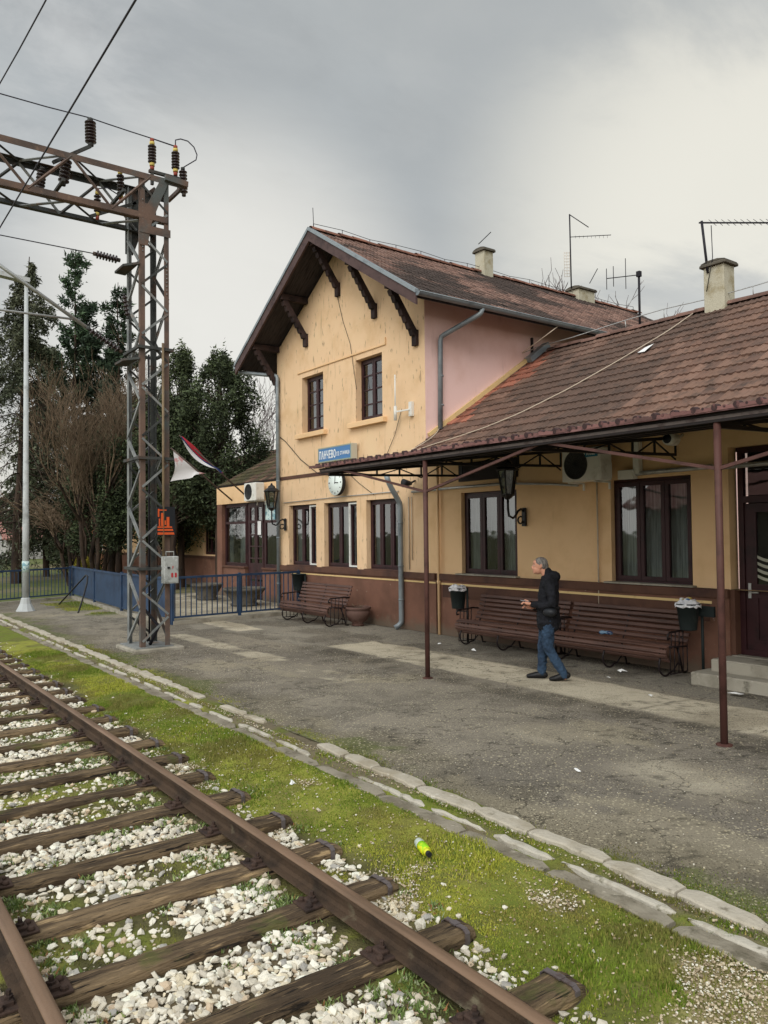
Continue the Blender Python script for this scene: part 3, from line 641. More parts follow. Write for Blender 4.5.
for i, sx in enumerate(SLP):
    if sx > -1.5: continue
    if cnt >= 24: break
    y0 = .29+random.uniform(-.03, .03); y1 = 2.83+random.uniform(-.03, .03); hw = random.uniform(.086, .102); zt = -.0415; sk = random.uniform(-.012, .012)
    vs = []; ny = 34
    prof = [(-1.02, -.16), (-1, -.03), (-.84, -.006), (-.4, .0), (0, -.003), (.4, .0), (.84, -.006), (1, -.03), (1.02, -.16)]
    for j in range(ny+1):
        t = j/ny; y = y0+(y1-y0)*t; e = .82 if j in (0, ny) else 1
        for a, z in prof:
            zz_ = z+(random.uniform(-.007, .002) if z > -.1 else 0)-(.02 if j in (0, ny) and z > -.1 else 0)
            vs.append((sx+a*hw*e+sk*(t-.5)+random.uniform(-.003, .003), y+(random.uniform(-.012, .012) if j in (0, ny) else 0), zt+min(zz_, 0)))
    m = len(prof)
    fs = [(j*m+k, j*m+k+1, (j+1)*m+k+1, (j+1)*m+k) for j in range(ny) for k in range(m-1)]+[tuple(range(m-1, -1, -1)), tuple(ny*m+k for k in range(m))]
    mb = MB(); mb.add(vs, fs, False)
    s = mb.build('sleeper', m_slp, org=(sx, 1.56, -.2))
    tag(s, 'weathered wooden sleeper with a steel band round its end, '+ORD[cnt]+' counted from the bottom right', 'sleeper', 'wooden sleepers under the rails')
    cnt += 1
    mb = MB(); yb = y1-.09; h2 = hw+.004
    for a, b2 in (((-h2, -.13), (-h2, -.012)), ((-h2, -.012), (-h2+.02, .005)), ((-h2+.02, .005), (h2-.02, .005)), ((h2-.02, .005), (h2, -.012)), ((h2, -.012), (h2, -.13))):
        A = (sx+a[0], yb, zt+a[1]); B = (sx+b2[0], yb+.004, zt+b2[1]); mb.bar(A, B, .032, .005, (0, 1, 0) if False else (0, 0, 1)) if abs(a[1]-b2[1]) < .05 else mb.box(sx+min(a[0], b2[0])-.003, sx+max(a[0], b2[0])+.003, yb-.016, yb+.016, zt+a[1], zt+b2[1]) if a[1] < b2[1] else mb.box(sx+a[0]-.003, sx+b2[0]+.003, yb-.016, yb+.016, zt+b2[1], zt+a[1])
    mb.box(sx-.02, sx+.02, yb-.02, yb+.02, zt+.004, zt+.012)
    mb.build('end_band', m_band, s)
    for yr in (.79, 2.33):
        pl = MB(); pl.bbox(sx-.075, sx+.075, yr-.17, yr+.17, zt-.001, zt+.009, .002); p = pl.build('base_plate', m_fast, s)
        for sy in (-1, 1):
            cl = MB(); yy = yr+sy*.088
            cl.bbox(sx-.035, sx+.035, min(yy-sy*.02, yy+sy*.035), max(yy-sy*.02, yy+sy*.035), zt+.008, zt+.03, .006)
            cl.lathe((sx, yy, zt+.03), [(.021, 0), (.021, .012), (.012, .014), (.012, .034), (.009, .037)], 6, smooth=False)
            for dx in (-.045, .045):
                cl.lathe((sx+dx, yy+sy*.045, zt+.008), [(.019, 0), (.019, .012), (.013, .02)], 8, smooth=False)
            cl.build('clip_bolt', m_fast, p)
# ================================================================== BUILDINGS
def wall_front(mb, x0, x1, z0, z1, yf, ops, depth=.22):
    """wall face in the plane y=yf with openings (x0,x1,z0,z1) and their reveals"""
    xs = sorted({x0, x1, *[o[0] for o in ops], *[o[1] for o in ops]}); zs = sorted({z0, z1, *[o[2] for o in ops], *[o[3] for o in ops]})
    for a, b in zip(xs[:-1], xs[1:]):
        for c, d in zip(zs[:-1], zs[1:]):
            mx, mz = (a+b)/2, (c+d)/2
            if any(o[0] < mx < o[1] and o[2] < mz < o[3] for o in ops): continue
            mb.add([(a, yf, c), (b, yf, c), (b, yf, d), (a, yf, d)], [(0, 1, 2, 3)], False)
    for a, b, c, d in [o[:4] for o in ops]:
        y2 = yf+depth
        mb.add([(a, yf, c), (a, y2, c), (a, y2, d), (a, yf, d)], [(0, 1, 2, 3)], False)
        mb.add([(b, yf, c), (b, y2, c), (b, y2, d), (b, yf, d)], [(3, 2, 1, 0)], False)
        mb.add([(a, yf, d), (b, yf, d), (b, y2, d), (a, y2, d)], [(3, 2, 1, 0)], False)
        mb.add([(a, yf, c), (b, yf, c), (b, y2, c), (a, y2, c)], [(0, 1, 2, 3)], False)
def frame_rect(mb, x0, x1, z0, z1, y0, y1, w):
    mb.box(x0, x1, y0, y1, z0, z0+w); mb.box(x0, x1, y0, y1, z1-w, z1)
    mb.box(x0, x0+w, y0, y1, z0+w, z1-w); mb.box(x1-w, x1, y0, y1, z0+w, z1-w)
def window(root, x0, x1, z0, z1, y, cols, rows=1, fw_=.06, sash=.045, curtain=None, name='window', room=.9, mat=None, bars=True, paneh=None):
    """casement: outer frame, one sash per column, glazing bars, pane, curtain and a dark room behind"""
    mb = MB(); frame_rect(mb, x0, x1, z0, z1, y, y+.07, fw_)
    w = mb.build(name, mat or m_frame, root)
    W = (x1-x0-2*fw_)
    cols = cols if isinstance(cols, (list, tuple)) else [1/cols]*cols
    xa = x0+fw_
    for i, c in enumerate(cols):
        xb = xa+W*c; s = MB(); g_ = .004
        frame_rect(s, xa+g_, xb-g_, z0+fw_+g_, z1-fw_-g_, y-.018, y+.045, sash)
        if rows > 1:
            for r in range(1, rows):
                zz_ = z0+fw_+(z1-z0-2*fw_)*r/rows; s.box(xa+sash, xb-sash, y-.008, y+.03, zz_-.014, zz_+.014)
        s.build('sash', mat or m_frame, w)
        p = MB(); p.add([(xa+sash, y+.012, z0+fw_+sash), (xb-sash, y+.012, z0+fw_+sash), (xb-sash, y+.012, z1-fw_-sash), (xa+sash, y+.012, z1-fw_-sash)], [(0, 1, 2, 3)], False)
        p.build('pane', m_glass, w); xa = xb
    d = MB(); yb = y+room; e = .02
    X0, X1, Z0, Z1 = x0+.003, x1-.003, z0+.003, z1-.003
    d.add([(X0, y+.07, Z0), (X1, y+.07, Z0), (X1, y+.07, Z1), (X0, y+.07, Z1), (X0-.1, yb, Z0), (X1+.1, yb, Z0), (X1+.1, yb, Z1), (X0-.1, yb, Z1)],
          [(0, 4, 5, 1), (1, 5, 6, 2), (2, 6, 7, 3), (3, 7, 4, 0), (4, 7, 6, 5)], False)
    d.build('room_behind', m_dark, w)
    if curtain:
        c = MB(); nn_ = 60
        for (ca, cb_, top, bot) in curtain:
            vs = []
            for i in range(nn_+1):
                t = i/nn_; xx = x0+(x1-x0)*(ca+(cb_-ca)*t); yy = y+.14+.022*math.sin(t*nn_*.95+ca*9)+.01*math.sin(t*23)
                vs += [(xx, yy, z0+(z1-z0)*bot+.02*math.sin(t*11)), (xx, yy+.01, z0+(z1-z0)*top)]
            c.add(vs, [(2*i, 2*i+2, 2*i+3, 2*i+1) for i in range(nn_)], True)
        c.build('curtain', m_curt, w)
    return w

def tile_roof(name, parent, O, U, V, L, H, tw, ex, colfn, keep=None, thick=.034, mat=None):
    O, U, V = Vector(O), Vector(U).normalized(), Vector(V).normalized(); N = U.cross(V).normalized()
    if N.z < 0: N = -N
    nu, nv = int(L/tw), int(math.ceil(H/ex))
    prof = [(0, .0), (.05, .016), (.15, .020), (.22, .004), (.42, -.006), (.52, .010), (.60, .012), (.68, -.004), (.90, -.006), (1.0, .0)]
    P = len(prof); I, J = np.meshgrid(np.arange(nu), np.arange(nv), indexing='ij'); I = I.ravel(); J = J.ravel()
    if keep is not None:
        k = keep((I+.5)*tw, (J+.5)*ex); I, J = I[k], J[k]
    n = len(I); o, u, v, nn_ = (np.array(q) for q in (O, U, V, N))
    ju = rng.normal(0, .002, n); jv = rng.normal(0, .003, n)*1.0; jn = rng.normal(0, .002, n); tlt = rng.normal(0, .004, n)
    vv = []
    for row, (dv, dn) in enumerate(((-.02, -.002), (-.02, thick), (ex*1.03, .004))):
        for t, h in prof:
            a = I*tw+t*tw*1.02+ju; b = J*ex+dv+jv; b = np.minimum(b, H+.0) if row == 2 else b
            c = dn+jn+(h*(.5 if row == 1 else 1) if row else 0)+(t-.5)*tlt
            vv.append(o+a[:, None]*u+b[:, None]*v+c[:, None]*nn_)
    Vt = np.stack(vv, 1)
    f = [(r*P+k, r*P+k+1, (r+1)*P+k+1, (r+1)*P+k) for r in range(2) for k in range(P-1)]
    F = (np.array(f)[None]+(3*P)*np.arange(n)[:, None, None]).reshape(-1, 4)
    if U.cross(V).z < 0: F = F[:, ::-1]
    col = colfn(I*tw, J*ex, n); fc = np.repeat(col, len(f), 0)
    return np_mesh(name, Vt.reshape(-1, 3), F, mat or m_tile, parent, fcol=fc)
def ridge_caps(name, parent, a, b, col, step=.38, r=.11, sag=0):
    a, b = Vector(a), Vector(b); L = (b-a).length; n = int(L/step); d = (b-a)/n; mb = MB()
    V = []; F = []; C_ = []
    side = d.cross(Vector((0, 0, 1))).normalized()
    for i in range(n):
        p = a+d*i; q = a+d*(i+1.08); dz = random.uniform(-.012, .012); k0 = len(V)
        for pt, rr_ in ((p, r*1.08), (q, r*.93)):
            for k in range(8):
                an = math.pi*k/7; V.append(tuple(pt+side*math.cos(an)*rr_+Vector((0, 0, math.sin(an)*rr_*.8-.03+dz))))
        F += [(k0+k, k0+k+1, k0+8+k+1, k0+8+k) for k in range(7)]; cc = np.array(col)*random.uniform(.7, 1.25); C_ += [cc]*7
    return np_mesh(name, V, F, m_tile, parent, fcol=np.array(C_))

# ---------------------------------------------------------------- two-storey gabled building
GX0, GX1, GY = -18.45, -12.2, 10.0
PX, PZ, SL = -15.36, 9.03, .626
B1 = empty('station_building', (-15.3, 10, 0), 'two storey yellow gabled station building with a pink side wall and brown tiled roof', 'building')
lowA = [(-17.86, -16.50, 1.2, 2.75), (-16.13, -14.72, 1.2, 2.75), (-14.34, -13.07, 1.2, 2.75)]
upA = [(-17.14, -16.12, 4.55, 5.97), (-14.71, -13.68, 4.55, 5.97)]
wb = MB(); wall_front(wb, GX0, GX1, 1.19, 6.4, GY, lowA+upA, .24)
def rz(x): return PZ-SL*abs(x-PX)-.20
wb.add([(GX0, GY, 6.4), (GX1, GY, 6.4), (GX1, GY, rz(GX1)), (PX, GY, rz(PX)), (GX0, GY, rz(GX0))], [(0, 1, 2, 3, 4)], False)
wb.add([(GX0, GY, 0), (GX0, 24, 0), (GX0, 24, rz(GX0)), (GX0, GY, rz(GX0))], [(3, 2, 1, 0)], False)
wb.add([(GX0, 24, 0), (GX1, 24, 0), (GX1, 24, rz(GX1)), (PX, 24, rz(PX)), (GX0, 24, rz(GX0))], [(4, 3, 2, 1, 0)], False)
wb.build('front_wall', m_yel, B1)
sw = MB(); sw.add([(GX1, GY, 0), (GX1, 24, 0), (GX1, 24, rz(GX1)), (GX1, GY, rz(GX1))], [(0, 1, 2, 3)], False); tag(sw.build('side_wall', m_pink, B1), 'faded pink side wall')
pb = MB(); pb.box(GX0-.02, -11.9, GY-.035, GY+.2, 0, 1.07); pb.build('plinth', m_plinth, B1)
lb = MB(); lb.bbox(GX0-.03, -11.9, GY-.075, GY+.1, 1.073, 1.195, .012); lb.build('brown_ledge', m_brown, B1)
lb = MB(); lb.box(GX0-.02, -11.9, GY-.043, GY+.1, .995, 1.028); lb.build('cream_stripe', m_cream, B1)
lb = MB(); lb.box(GX0-.004, GX1+.003, GY-.012, GY+.1, 3.43, 3.52); lb.build('brown_band', m_brown, B1)
lb = MB(); lb.box(-17.34, -13.52, GY-.028, GY+.1, 6.10, 6.135); lb.box(-13.56, -13.52, GY-.028, GY+.1, 6.138, 6.26); lb.build('drip_moulding', m_yel2, B1)
for k, (a, b, c, d) in enumerate(lowA):
    cols = [.36, .36, .28] if k < 2 else 2
    window(B1, a, b, c, d, GY+.12, [.40, .34, .26] if k < 2 else 3, fw_=.05, sash=.055, curtain=[(.02, .3, .98, .05), (.7, .98, .98, .05)] if k != 1 else [(.3, .6, .98, .05)])
    sb = MB(); sb.bbox(a-.03, b+.03, GY-.07, GY+.13, 1.197, 1.215, .006); sb.build('window_sill', m_brown, B1)
for k, (a, b, c, d) in enumerate(lowA[:2]):      # the white framed open sash at the right of two windows
    wf = MB(); frame_rect(wf, b-.40, b-.015, 1.235, 2.72, GY+.045, GY+.085, .035); o = wf.build('insect_screen', m_white, B1); tag(o, 'white framed narrow screen at the right of the window')
for (a, b, c, d) in upA:
    window(B1, a, b, c, d, GY+.16, 2, rows=4, fw_=.055, sash=.05, curtain=[(.05, .95, .55, .05)])
    sb = MB(); sb.bbox(a-.2, b+.17, GY-.12, GY+.16, 4.42, 4.535, .012); sb.build('window_sill', m_yel2, B1)
# roof of the gabled building
cs = 1/math.sqrt(1+SL*SL); RY0, RY1 = 9.2, 21.6; HW = 3.9
def col_gable(a, b, n):
    base = np.array([C3(130, 102, 90), C3(122, 93, 82), C3(112, 87, 78), C3(138, 110, 98)])[rng.choice(4, n)]
    t = sst(fbm(a*1.0, b*2.6, .55, 5, off=6)+rng.normal(0, .03, n), .42, .58)
    return lerp(base, C3(58, 50, 46)*np.ones((n, 3)), t*.9)*rng.uniform(.8, 1.15, (n, 1))
for sgn, lab in ((1, None), (-1, None)):
    O = (PX+sgn*HW, RY0, PZ-SL*HW); V = (-sgn*cs, 0, SL*cs)
    tile_roof('roof_tiles', B1, O, (0, 1, 0), V, RY1-RY0, HW/cs, .2, .165, col_gable, thick=.018)
ridge_caps('ridge_tiles', B1, (PX, RY0, PZ+.03), (PX, RY1, PZ+.03), C3(138, 96, 80))
ub = MB()
for sgn in (1, -1):
    ub.prism([(PX, PZ-.03), (PX+sgn*HW, PZ-SL*HW-.03), (PX+sgn*HW, PZ-SL*HW-.12), (PX, PZ-.12)], RY0+.02, RY1-.02, 'y')
ub.build('roof_boards', m_soffit, B1)
ub = MB()
for sgn in (1, -1):      # barge boards
    e = HW+.02; pts = [(PX, PZ-.02), (PX+sgn*e, PZ-SL*e-.02), (PX+sgn*e, PZ-SL*e-.24), (PX, PZ-.26)]
    ub.prism(pts, RY0-.035, RY0+.015, 'y')
ub.build('barge_board', m_barge, B1)
ub = MB()
for sgn in (1, -1):
    e = HW+.04; ub.prism([(PX, PZ+.065), (PX+sgn*e, PZ-SL*e+.065), (PX+sgn*e, PZ-SL*e-.015), (PX, PZ-.015)], RY0-.06, RY0+.03, 'y')
ub.build('verge_flashing', m_zinc, B1)
for i, bx in enumerate((PX-3.02, PX-1.52, PX-.02, PX+1.46, PX+2.90)):
    zt = PZ-SL*abs(bx-PX)-.14; mb = MB()
    if abs(bx-PX) < .1: zt -= .04
    mb.bar((bx, 9.24, zt-.07), (bx, 10.0, zt-.07), .15, .14)
    # serrated diagonal strut standing on the wall
    A = Vector((bx, 9.34, zt-.14)); Bq = Vector((bx, 9.955, zt-1.0)); d = Bq-A; L = d.length; d.normalize(); nrm = Vector((0, d.z, -d.y))
    out = [A+nrm*.0]; steps = 7
    for s_ in range(steps):
        out += [A+d*(L*(s_+.1)/steps)+nrm*(.06), A+d*(L*(s_+.75)/steps)+nrm*(.085), A+d*(L*(s_+.95)/steps)+nrm*.05]
    low = [p for p in out]; up_ = [A+d*L-nrm*.06, A-nrm*.07]
    mb.prism([(p.y, p.z) for p in low+[A+d*(L+.06)+nrm*.03]+up_], bx-.06, bx+.06, 'x')
    mb.box(bx-.07, bx+.07, 9.92, 9.998, zt-1.22, zt-.9)
    mb.build('eave_bracket', m_timber, B1)
# gutters and downpipes
def gutter(parent, x, y0, y1, z, r=.075, axis='y', mat=None, lean=0):
    mb = MB(); n_ = 9; vs = []
    for t in (0, 1):
        for k in range(n_):
            a = math.pi+math.pi*k/(n_-1)
            p = (x+r*math.cos(a), y0+(y1-y0)*t, z+r*math.sin(a)) if axis == 'y' else (y0+(y1-y0)*t, x+r*math.cos(a), z+r*math.sin(a))
            vs.append(p)
    mb.add(vs, [(k, k+1, n_+k+1, n_+k) for k in range(n_-1)], True)
    for t in (0, 1):
        mb.add([vs[t*n_+k] for k in range(n_)], [tuple(range(n_))], False)
    for q in (0, n_-1):
        mb.tube([vs[q], vs[n_+q]], .011, 6)
    return mb.build('gutter', mat or m_zinc, parent)
gz = PZ-SL*HW-.02
gutter(B1, PX+HW+.07, RY0-.03, RY1, gz); gutter(B1, PX-HW-.07, RY0-.03, RY1, gz)
def pipe(parent, pts, r=.05, mat=None, name='downpipe', bands=()):
    mb = MB(); P_ = []
    for i, p in enumerate(pts):
        p = Vector(p)
        if 0 < i < len(pts)-1:
            a, b = Vector(pts[i-1]), Vector(pts[i+1]); k = min(.08, (p-a).length*.4, (p-b).length*.4)
            P_ += [p+(a-p).normalized()*k, p+(a-p).normalized()*k*.35+(b-p).normalized()*k*.35*.3, p+(b-p).normalized()*k]
        else: P_.append(p)
    mb.tube(P_, r, 12)
    for z in bands: mb.lathe((pts[-2][0], pts[-2][1], z), [(r*1.14, 0), (r*1.14, .03)], 12)
    return mb.build(name, mat or m_zinc, parent)
pipe(B1, [(PX+HW+.07, 10.85, gz-.05), (PX+HW+.05, 10.82, gz-.16), (GX1+.08, 10.35, gz-.55), (GX1+.08, 10.32, 4.12)], .052, bands=(5.2, 4.6))
pipe(B1, [(PX-HW-.07, 9.30, gz-.05), (PX-HW-.05, 9.32, gz-.15), (GX0+.16, 9.92, gz-.35), (GX0+.16, 9.92, .12)], .052, bands=(5.0, 3.4, 1.9, .7))
pipe(B1, [(-12.95, 9.55, 3.2), (-12.95, 9.62, 3.02), (-12.95, 9.90, 2.62), (-12.95, 9.90, .12), (-13.02, 9.78, .03)], .056, bands=(2.2, 1.3, .6))
for (x_, y_) in ((GX1+.012, 13.1), (GX1+.012, 14.4)):
    mb = MB(); mb.box(x_-.02, x_+.03, y_, y_+.05, 5.2, 6.4); mb.build('wall_cable_duct', m_steel_dk, B1)
def chimney(parent, x, y, sx, sy, z0, z1):
    mb = MB(); mb.bbox(x-sx/2, x+sx/2, y-sy/2, y+sy/2, z0, z1, .012); c = mb.build('chimney', m_chim, parent)
    mb = MB(); mb.bbox(x-sx/2-.06, x+sx/2+.06, y-sy/2-.06, y+sy/2+.06, z1+.001, z1+.07, .03)
    mb.prism([(x-sx/2-.04, z1+.07), (x-sx/4, z1+.105), (x+sx/4, z1+.105), (x+sx/2+.04, z1+.07)], y-sy/2-.04, y+sy/2+.04, 'y')
    mb.build('chimney_cap', m_chimcap, c); return c
chimney(B1, PX+.02, 14.70, .36, .34, 8.6, 9.62)
chimney(B1, PX+.0, 18.75, .42, .75, 8.5, 9.26)
# lightning conductor along the ridge with its finial
mb = MB(); mb.tube([(PX-.02, 9.32, PZ+.1), (PX-.02, 9.3, PZ+.55)], .008, 5)
pts = [(PX, 9.3+.8*i, PZ+.17+.03*math.sin(i*2.2)) for i in range(16)]; mb.tube(pts, .007, 5)
for p in pts: mb.tube([(p[0], p[1], PZ+.05), p], .008, 5)
mb.build('lightning_conductor', m_cable, B1)
# thin cables hanging on the gable
mb = MB(); mb.tube([(-15.45, 9.985, 7.7), (-15.2, 9.985, 7.0), (-14.9, 9.985, 6.4), (-14.72, 9.985, 5.6), (-14.66, 9.985, 5.3)], .006, 5); mb.build('wall_cable', m_cable, B1)
mb = MB(); mb.tube([(-18.3, 9.98, 4.6), (-18.0, 9.98, 4.45), (-17.2, 9.98, 3.9), (-16.4, 9.98, 3.5), (-15.9, 9.98, 3.42)], .009, 5); mb.build('wall_cable', m_cable, B1)
mb = MB(); mb.tube([(-15.05, 9.985, 3.42), (-14.6, 9.985, 3.15), (-14.0, 9.985, 2.85)], .006, 5); mb.build('wall_cable', m_cable, B1)
mb = MB(); mb.tube([(-12.95, 9.97, 4.62), (-13.2, 9.97, 4.1), (-13.5, 9.97, 3.7)], .006, 5); mb.build('wall_cable', m_cable, B1)
mb = MB(); mb.tube([(-18.1, 9.975, 2.83), (-15.6, 9.975, 2.87), (-13.1, 9.975, 2.89)], .011, 6); mb.build('wall_conduit', m_silver, B1)

# ---------------------------------------------------------------- single-storey wing
B2 = empty('station_wing', (-4.5, 10, 0), 'long single storey yellow wing with brown plinth and a ribbed brown tile roof', 'building')
WX1 = 4.0
lowD = [(-11.17, -9.71, 1.2, 2.76), (-7.70, -6.32, 1.2, 2.79), (-5.76, -4.55, .32, 3.12), (-3.2, -1.8, 1.2, 2.79)]
wb = MB(); wall_front(wb, GX1+.003, WX1, 1.19, 3.74, GY+.01, [o for o in lowD if o[2] > 1]+[(-5.76, -4.55, 1.19, 3.12)], .2)
wb.add([(WX1, 10.01, 0), (WX1, 17, 0), (WX1, 17, 3.9), (WX1, 13.5, 6.0), (WX1, 10.01, 3.9)], [(0, 1, 2, 3, 4)], False)
wb.build('front_wall', m_yel2, B2)
for a, b in ((-11.85, -5.765), (-4.545, WX1)):
    e0 = 0 if a < -6 else 0
    mb = MB(); mb.box(a, b, GY-.03, GY+.15, 0, 1.07); mb.build('plinth', m_plinth, B2)
    mb = MB(); mb.bbox(a, b, GY-.07, GY+.1, 1.073, 1.195, .012); mb.build('brown_ledge', m_brown, B2)
    mb = MB(); mb.box(a, b-(.25 if b < 0 else 0), GY-.038, GY+.1, .985, 1.022); mb.build('cream_stripe', m_cream, B2)
# brown band above the bench backs (darker zone under the stripe)
for a, b in ((-11.70, -6.05),):
    mb = MB(); mb.box(a, b, GY-.034, GY+.1, .74, .983); mb.build('dado_band', m_brown, B2)
mb = MB(); mb.box(-5.764, -5.70, GY-.0, GY+.21, .32, 1.19); mb.build('door_reveal', m_brown, B2)
window(B2, *lowD[0], GY+.10, 3, fw_=.05, sash=.06, curtain=[(.02, .33, .98, .04), (.36, .64, .98, .45), (.66, .98, .98, .04)])
window(B2, *lowD[1], GY+.10, 3, fw_=.05, sash=.06, curtain=[(.02, .98, .98, .03)])
window(B2, *lowD[3], GY+.10, 3, fw_=.05, sash=.06, curtain=[(.02, .98, .98, .03)])
mb = MB(); mb.bbox(-11.20, -9.66, GY-.03, GY+.06, 2.97, 3.32, .01); mb.build('shutter_box', m_steel_dk, B2)
for (a, b) in ((-11.25, -9.65), (-7.78, -6.26)):
    sb = MB(); sb.bbox(a, b, GY-.1, GY+.11, 1.197, 1.222, .006); sb.build('window_sill', m_conc, B2)
# painted gas pipe and cable trunks on the wall
for x_, z0, z1, r_ in ((-11.78, 0, 3.4, .028), (-7.93, .8, 2.8, .013), (-12.76, 1.25, 2.75, .012), (-12.66, 1.45, 2.75, .010)):
    mb = MB(); mb.tube([(x_, 9.94 if r_ > .02 else 9.975, z0), (x_, 9.94 if r_ > .02 else 9.975, z1)], r_, 8)
    if r_ > .02: mb.lathe((x_, 9.94, 1.0), [(.042, 0), (.042, .06)], 10)
    mb.build('wall_pipe', m_yel2 if z1 > 3 else m_cable_w, B2)
for a, b in ((-12.62, -9.66), (-7.45, -5.95), (-5.83, -3.0)):
    mb = MB(); mb.tube([(a, 9.955, 2.85), ((a+b)/2, 9.955, 2.865), (b, 9.955, 2.87)], .034 if a > -9 else .026, 8); mb.build('silver_conduit', m_silver, B2)
mb = MB(); mb.tube([(-9.66, 9.965, 2.85), (-8.9, 9.965, 2.80), (-8.3, 9.965, 2.74)], .02, 8); mb.build('silver_conduit', m_silver, B2)
# door
dr = MB(); frame_rect(dr, -5.70, -4.56, .315, 3.11, 10.13, 10.21, .075); dr.box(-5.63, -4.63, 10.12, 10.21, 2.36, 2.45)
door = dr.build('door_frame', m_frame, B2)
dr = MB(); x0, x1 = -5.62, -4.64
dr.box(x0, x1, 10.15, 10.19, .36, 1.24)
dr.box(x0, x0+.13, 10.15, 10.19, 1.24, 2.35); dr.box(x0+.52, x1-.4, 10.15, 10.19, 1.24, 2.35); dr.box(x1-.08, x1, 10.15, 10.19, 1.24, 2.35)
dr.box(x0+.13, x1-.08, 10.15, 10.19, 2.26, 2.35)
frame_rect(dr, x0+.13, x0+.52, 1.24, 2.262, 10.135, 10.165, .03); frame_rect(dr, x0+.14, x0+.5, .5, 1.12, 10.135, 10.15, .03)
tag(dr.build('door', m_frame, B2), 'dark maroon door with tall glass light')
p = MB(); p.add([(x0+.14, 10.16, 1.25), (x0+.51, 10.16, 1.25), (x0+.51, 10.16, 2.25), (x0+.14, 10.16, 2.25)], [(0, 1, 2, 3)], False); p.build('pane', m_glass, door)
m_etch = M('etched_glass', srgb(176, 176, 160), rough=.5, bump=0)
for q in range(4):      # etched waves in the lower part of the door glass
    e = MB(); zc = 1.33+.085*q; V_ = []
    for i in range(13):
        t = i/12; xx = x0+.16+.33*t; s_ = -.05*math.sin(math.pi*t)+.03; V_ += [(xx, 10.153, zc+s_), (xx, 10.153, zc+s_+.04)]
    e.add(V_, [(2*i, 2*i+2, 2*i+3, 2*i+1) for i in range(12)]); e.build('etched_wave', m_etch, door)
p = MB(); p.add([(-5.61, 10.16, 2.46), (-4.64, 10.16, 2.46), (-4.64, 10.16, 3.03), (-5.61, 10.16, 3.03)], [(0, 1, 2, 3)], False); p.build('transom_pane', m_glass, door)
hd = MB(); hd.bar((-5.56, 10.13, 1.16), (-5.44, 10.13, 1.16), .02, .02); hd.box(-5.585, -5.545, 10.135, 10.15, 1.08, 1.28); hd.build('door_handle', m_silver, door)
rm = MB(); rm.box(-5.7, -4.56, 10.4, 11.2, .31, 3.1); rm.build('room_behind', m_dark, B2)
ds = MB(); ds.box(-5.76, -4.55, 10.0, 10.4, .0, .312); ds.build('threshold', m_conc, B2)
# tiled roof: kicks to a lower pitch over the platform
KZ, RZ2, RYR = 3.87, 6.11, 13.5
sl2 = (RZ2-KZ)/(RYR-10.0); c2 = 1/math.sqrt(1+sl2**2)
def col_wing(a, b, n, orange=True):
    base = np.array([C3(122, 95, 81), C3(116, 89, 76), C3(108, 84, 73), C3(129, 101, 87)])[rng.choice(4, n)]
    t = sst(fbm(a, b, .4, 4, off=16)+rng.normal(0, .02, n), .42, .62)
    c = lerp(base, C3(87, 70, 61)*np.ones((n, 3)), t*.8)
    if orange:
        k = (a < .25+.2*np.sin(b*3)+.25*(b > 2.2)) & (b > .35); c[k] = C3(166, 108, 88)*rng.uniform(.6, 1.1, (k.sum(), 1))
    return c*rng.uniform(.93, 1.06, (n, 1))
tile_roof('roof_tiles', B2, (GX1+.03, 10.0, KZ), (1, 0, 0), (0, c2, sl2*c2), WX1+.3-GX1, (RYR-10)/c2, .215, .32, col_wing)
tile_roof('rear_roof_tiles', B2, (GX1+.03, 17.0, KZ), (1, 0, 0), (0, -c2, sl2*c2), WX1+.3-GX1, (RYR-10)/c2, .215, .32, lambda a, b, n: col_wing(a, b, n, False))
ridge_caps('ridge_tiles', B2, (GX1+.05, RYR, RZ2+.02), (WX1+.3, RYR, RZ2+.02), C3(120, 92, 82))
ub = MB(); ub.prism([(10.0, KZ-.02), (RYR, RZ2-.02), (17, KZ-.02), (17, KZ-.1), (RYR, RZ2-.1), (10.0, KZ-.1)], GX1+.03, WX1+.3, 'x'); ub.build('roof_boards', m_soffit, B2)
fl = MB(); fl.bar((GX1+.035, 10.05, KZ+.11), (GX1+.035, 13.35, RZ2+.03), .05, .09); tag(fl.build('wall_flashing', m_cream, B2), 'cream mortar strip along the pink wall')
fl = MB(); fl.bar((GX1+.12, 12.9, RZ2-.26), (GX1+.12, 13.5, RZ2+.16), .18, .12); fl.build('valley_flashing', m_zinc, B2)
chimney(B2, -7.86, 13.5, .40, .36, 5.8, 6.86)
mb = MB(); pts = [(-9.9+.9*i, 13.45, RZ2+.22+.02*math.sin(i*2)) for i in range(9)]
pts = [(-12.0, 13.0, 6.12), (-11.2, 13.35, 6.24)]+pts
mb.tube(pts, .010, 5)
for p in pts[2:]: mb.tube([(p[0], 13.47, RZ2+.05), p], .009, 5)
mb.build('ridge_conductor', m_silver, B2)
mb = MB(); mb.tube([(-12.0, 13.0, 6.10), (-11.98, 12.6, 5.95), (-11.4, 12.9, 6.35), (-11.44, 13.3, 6.6)], .012, 6); mb.build('cable_loop', m_cable_w, B2)
# white sheet patch
pp = MB()
def on_roof(x, y, h=.05): return (x, y, (KZ+(y-10)*sl2 if y > 9.2 else 3.11+(y-6.75)*.118)+h)
pp.add([on_roof(-8.60, 12.02, .06), on_roof(-8.42, 11.98, .07), on_roof(-8.40, 12.24, .08), on_roof(-8.56, 12.20, .06)], [(0, 1, 2, 3)], False); pp.build('roof_patch', m_paper, B2)
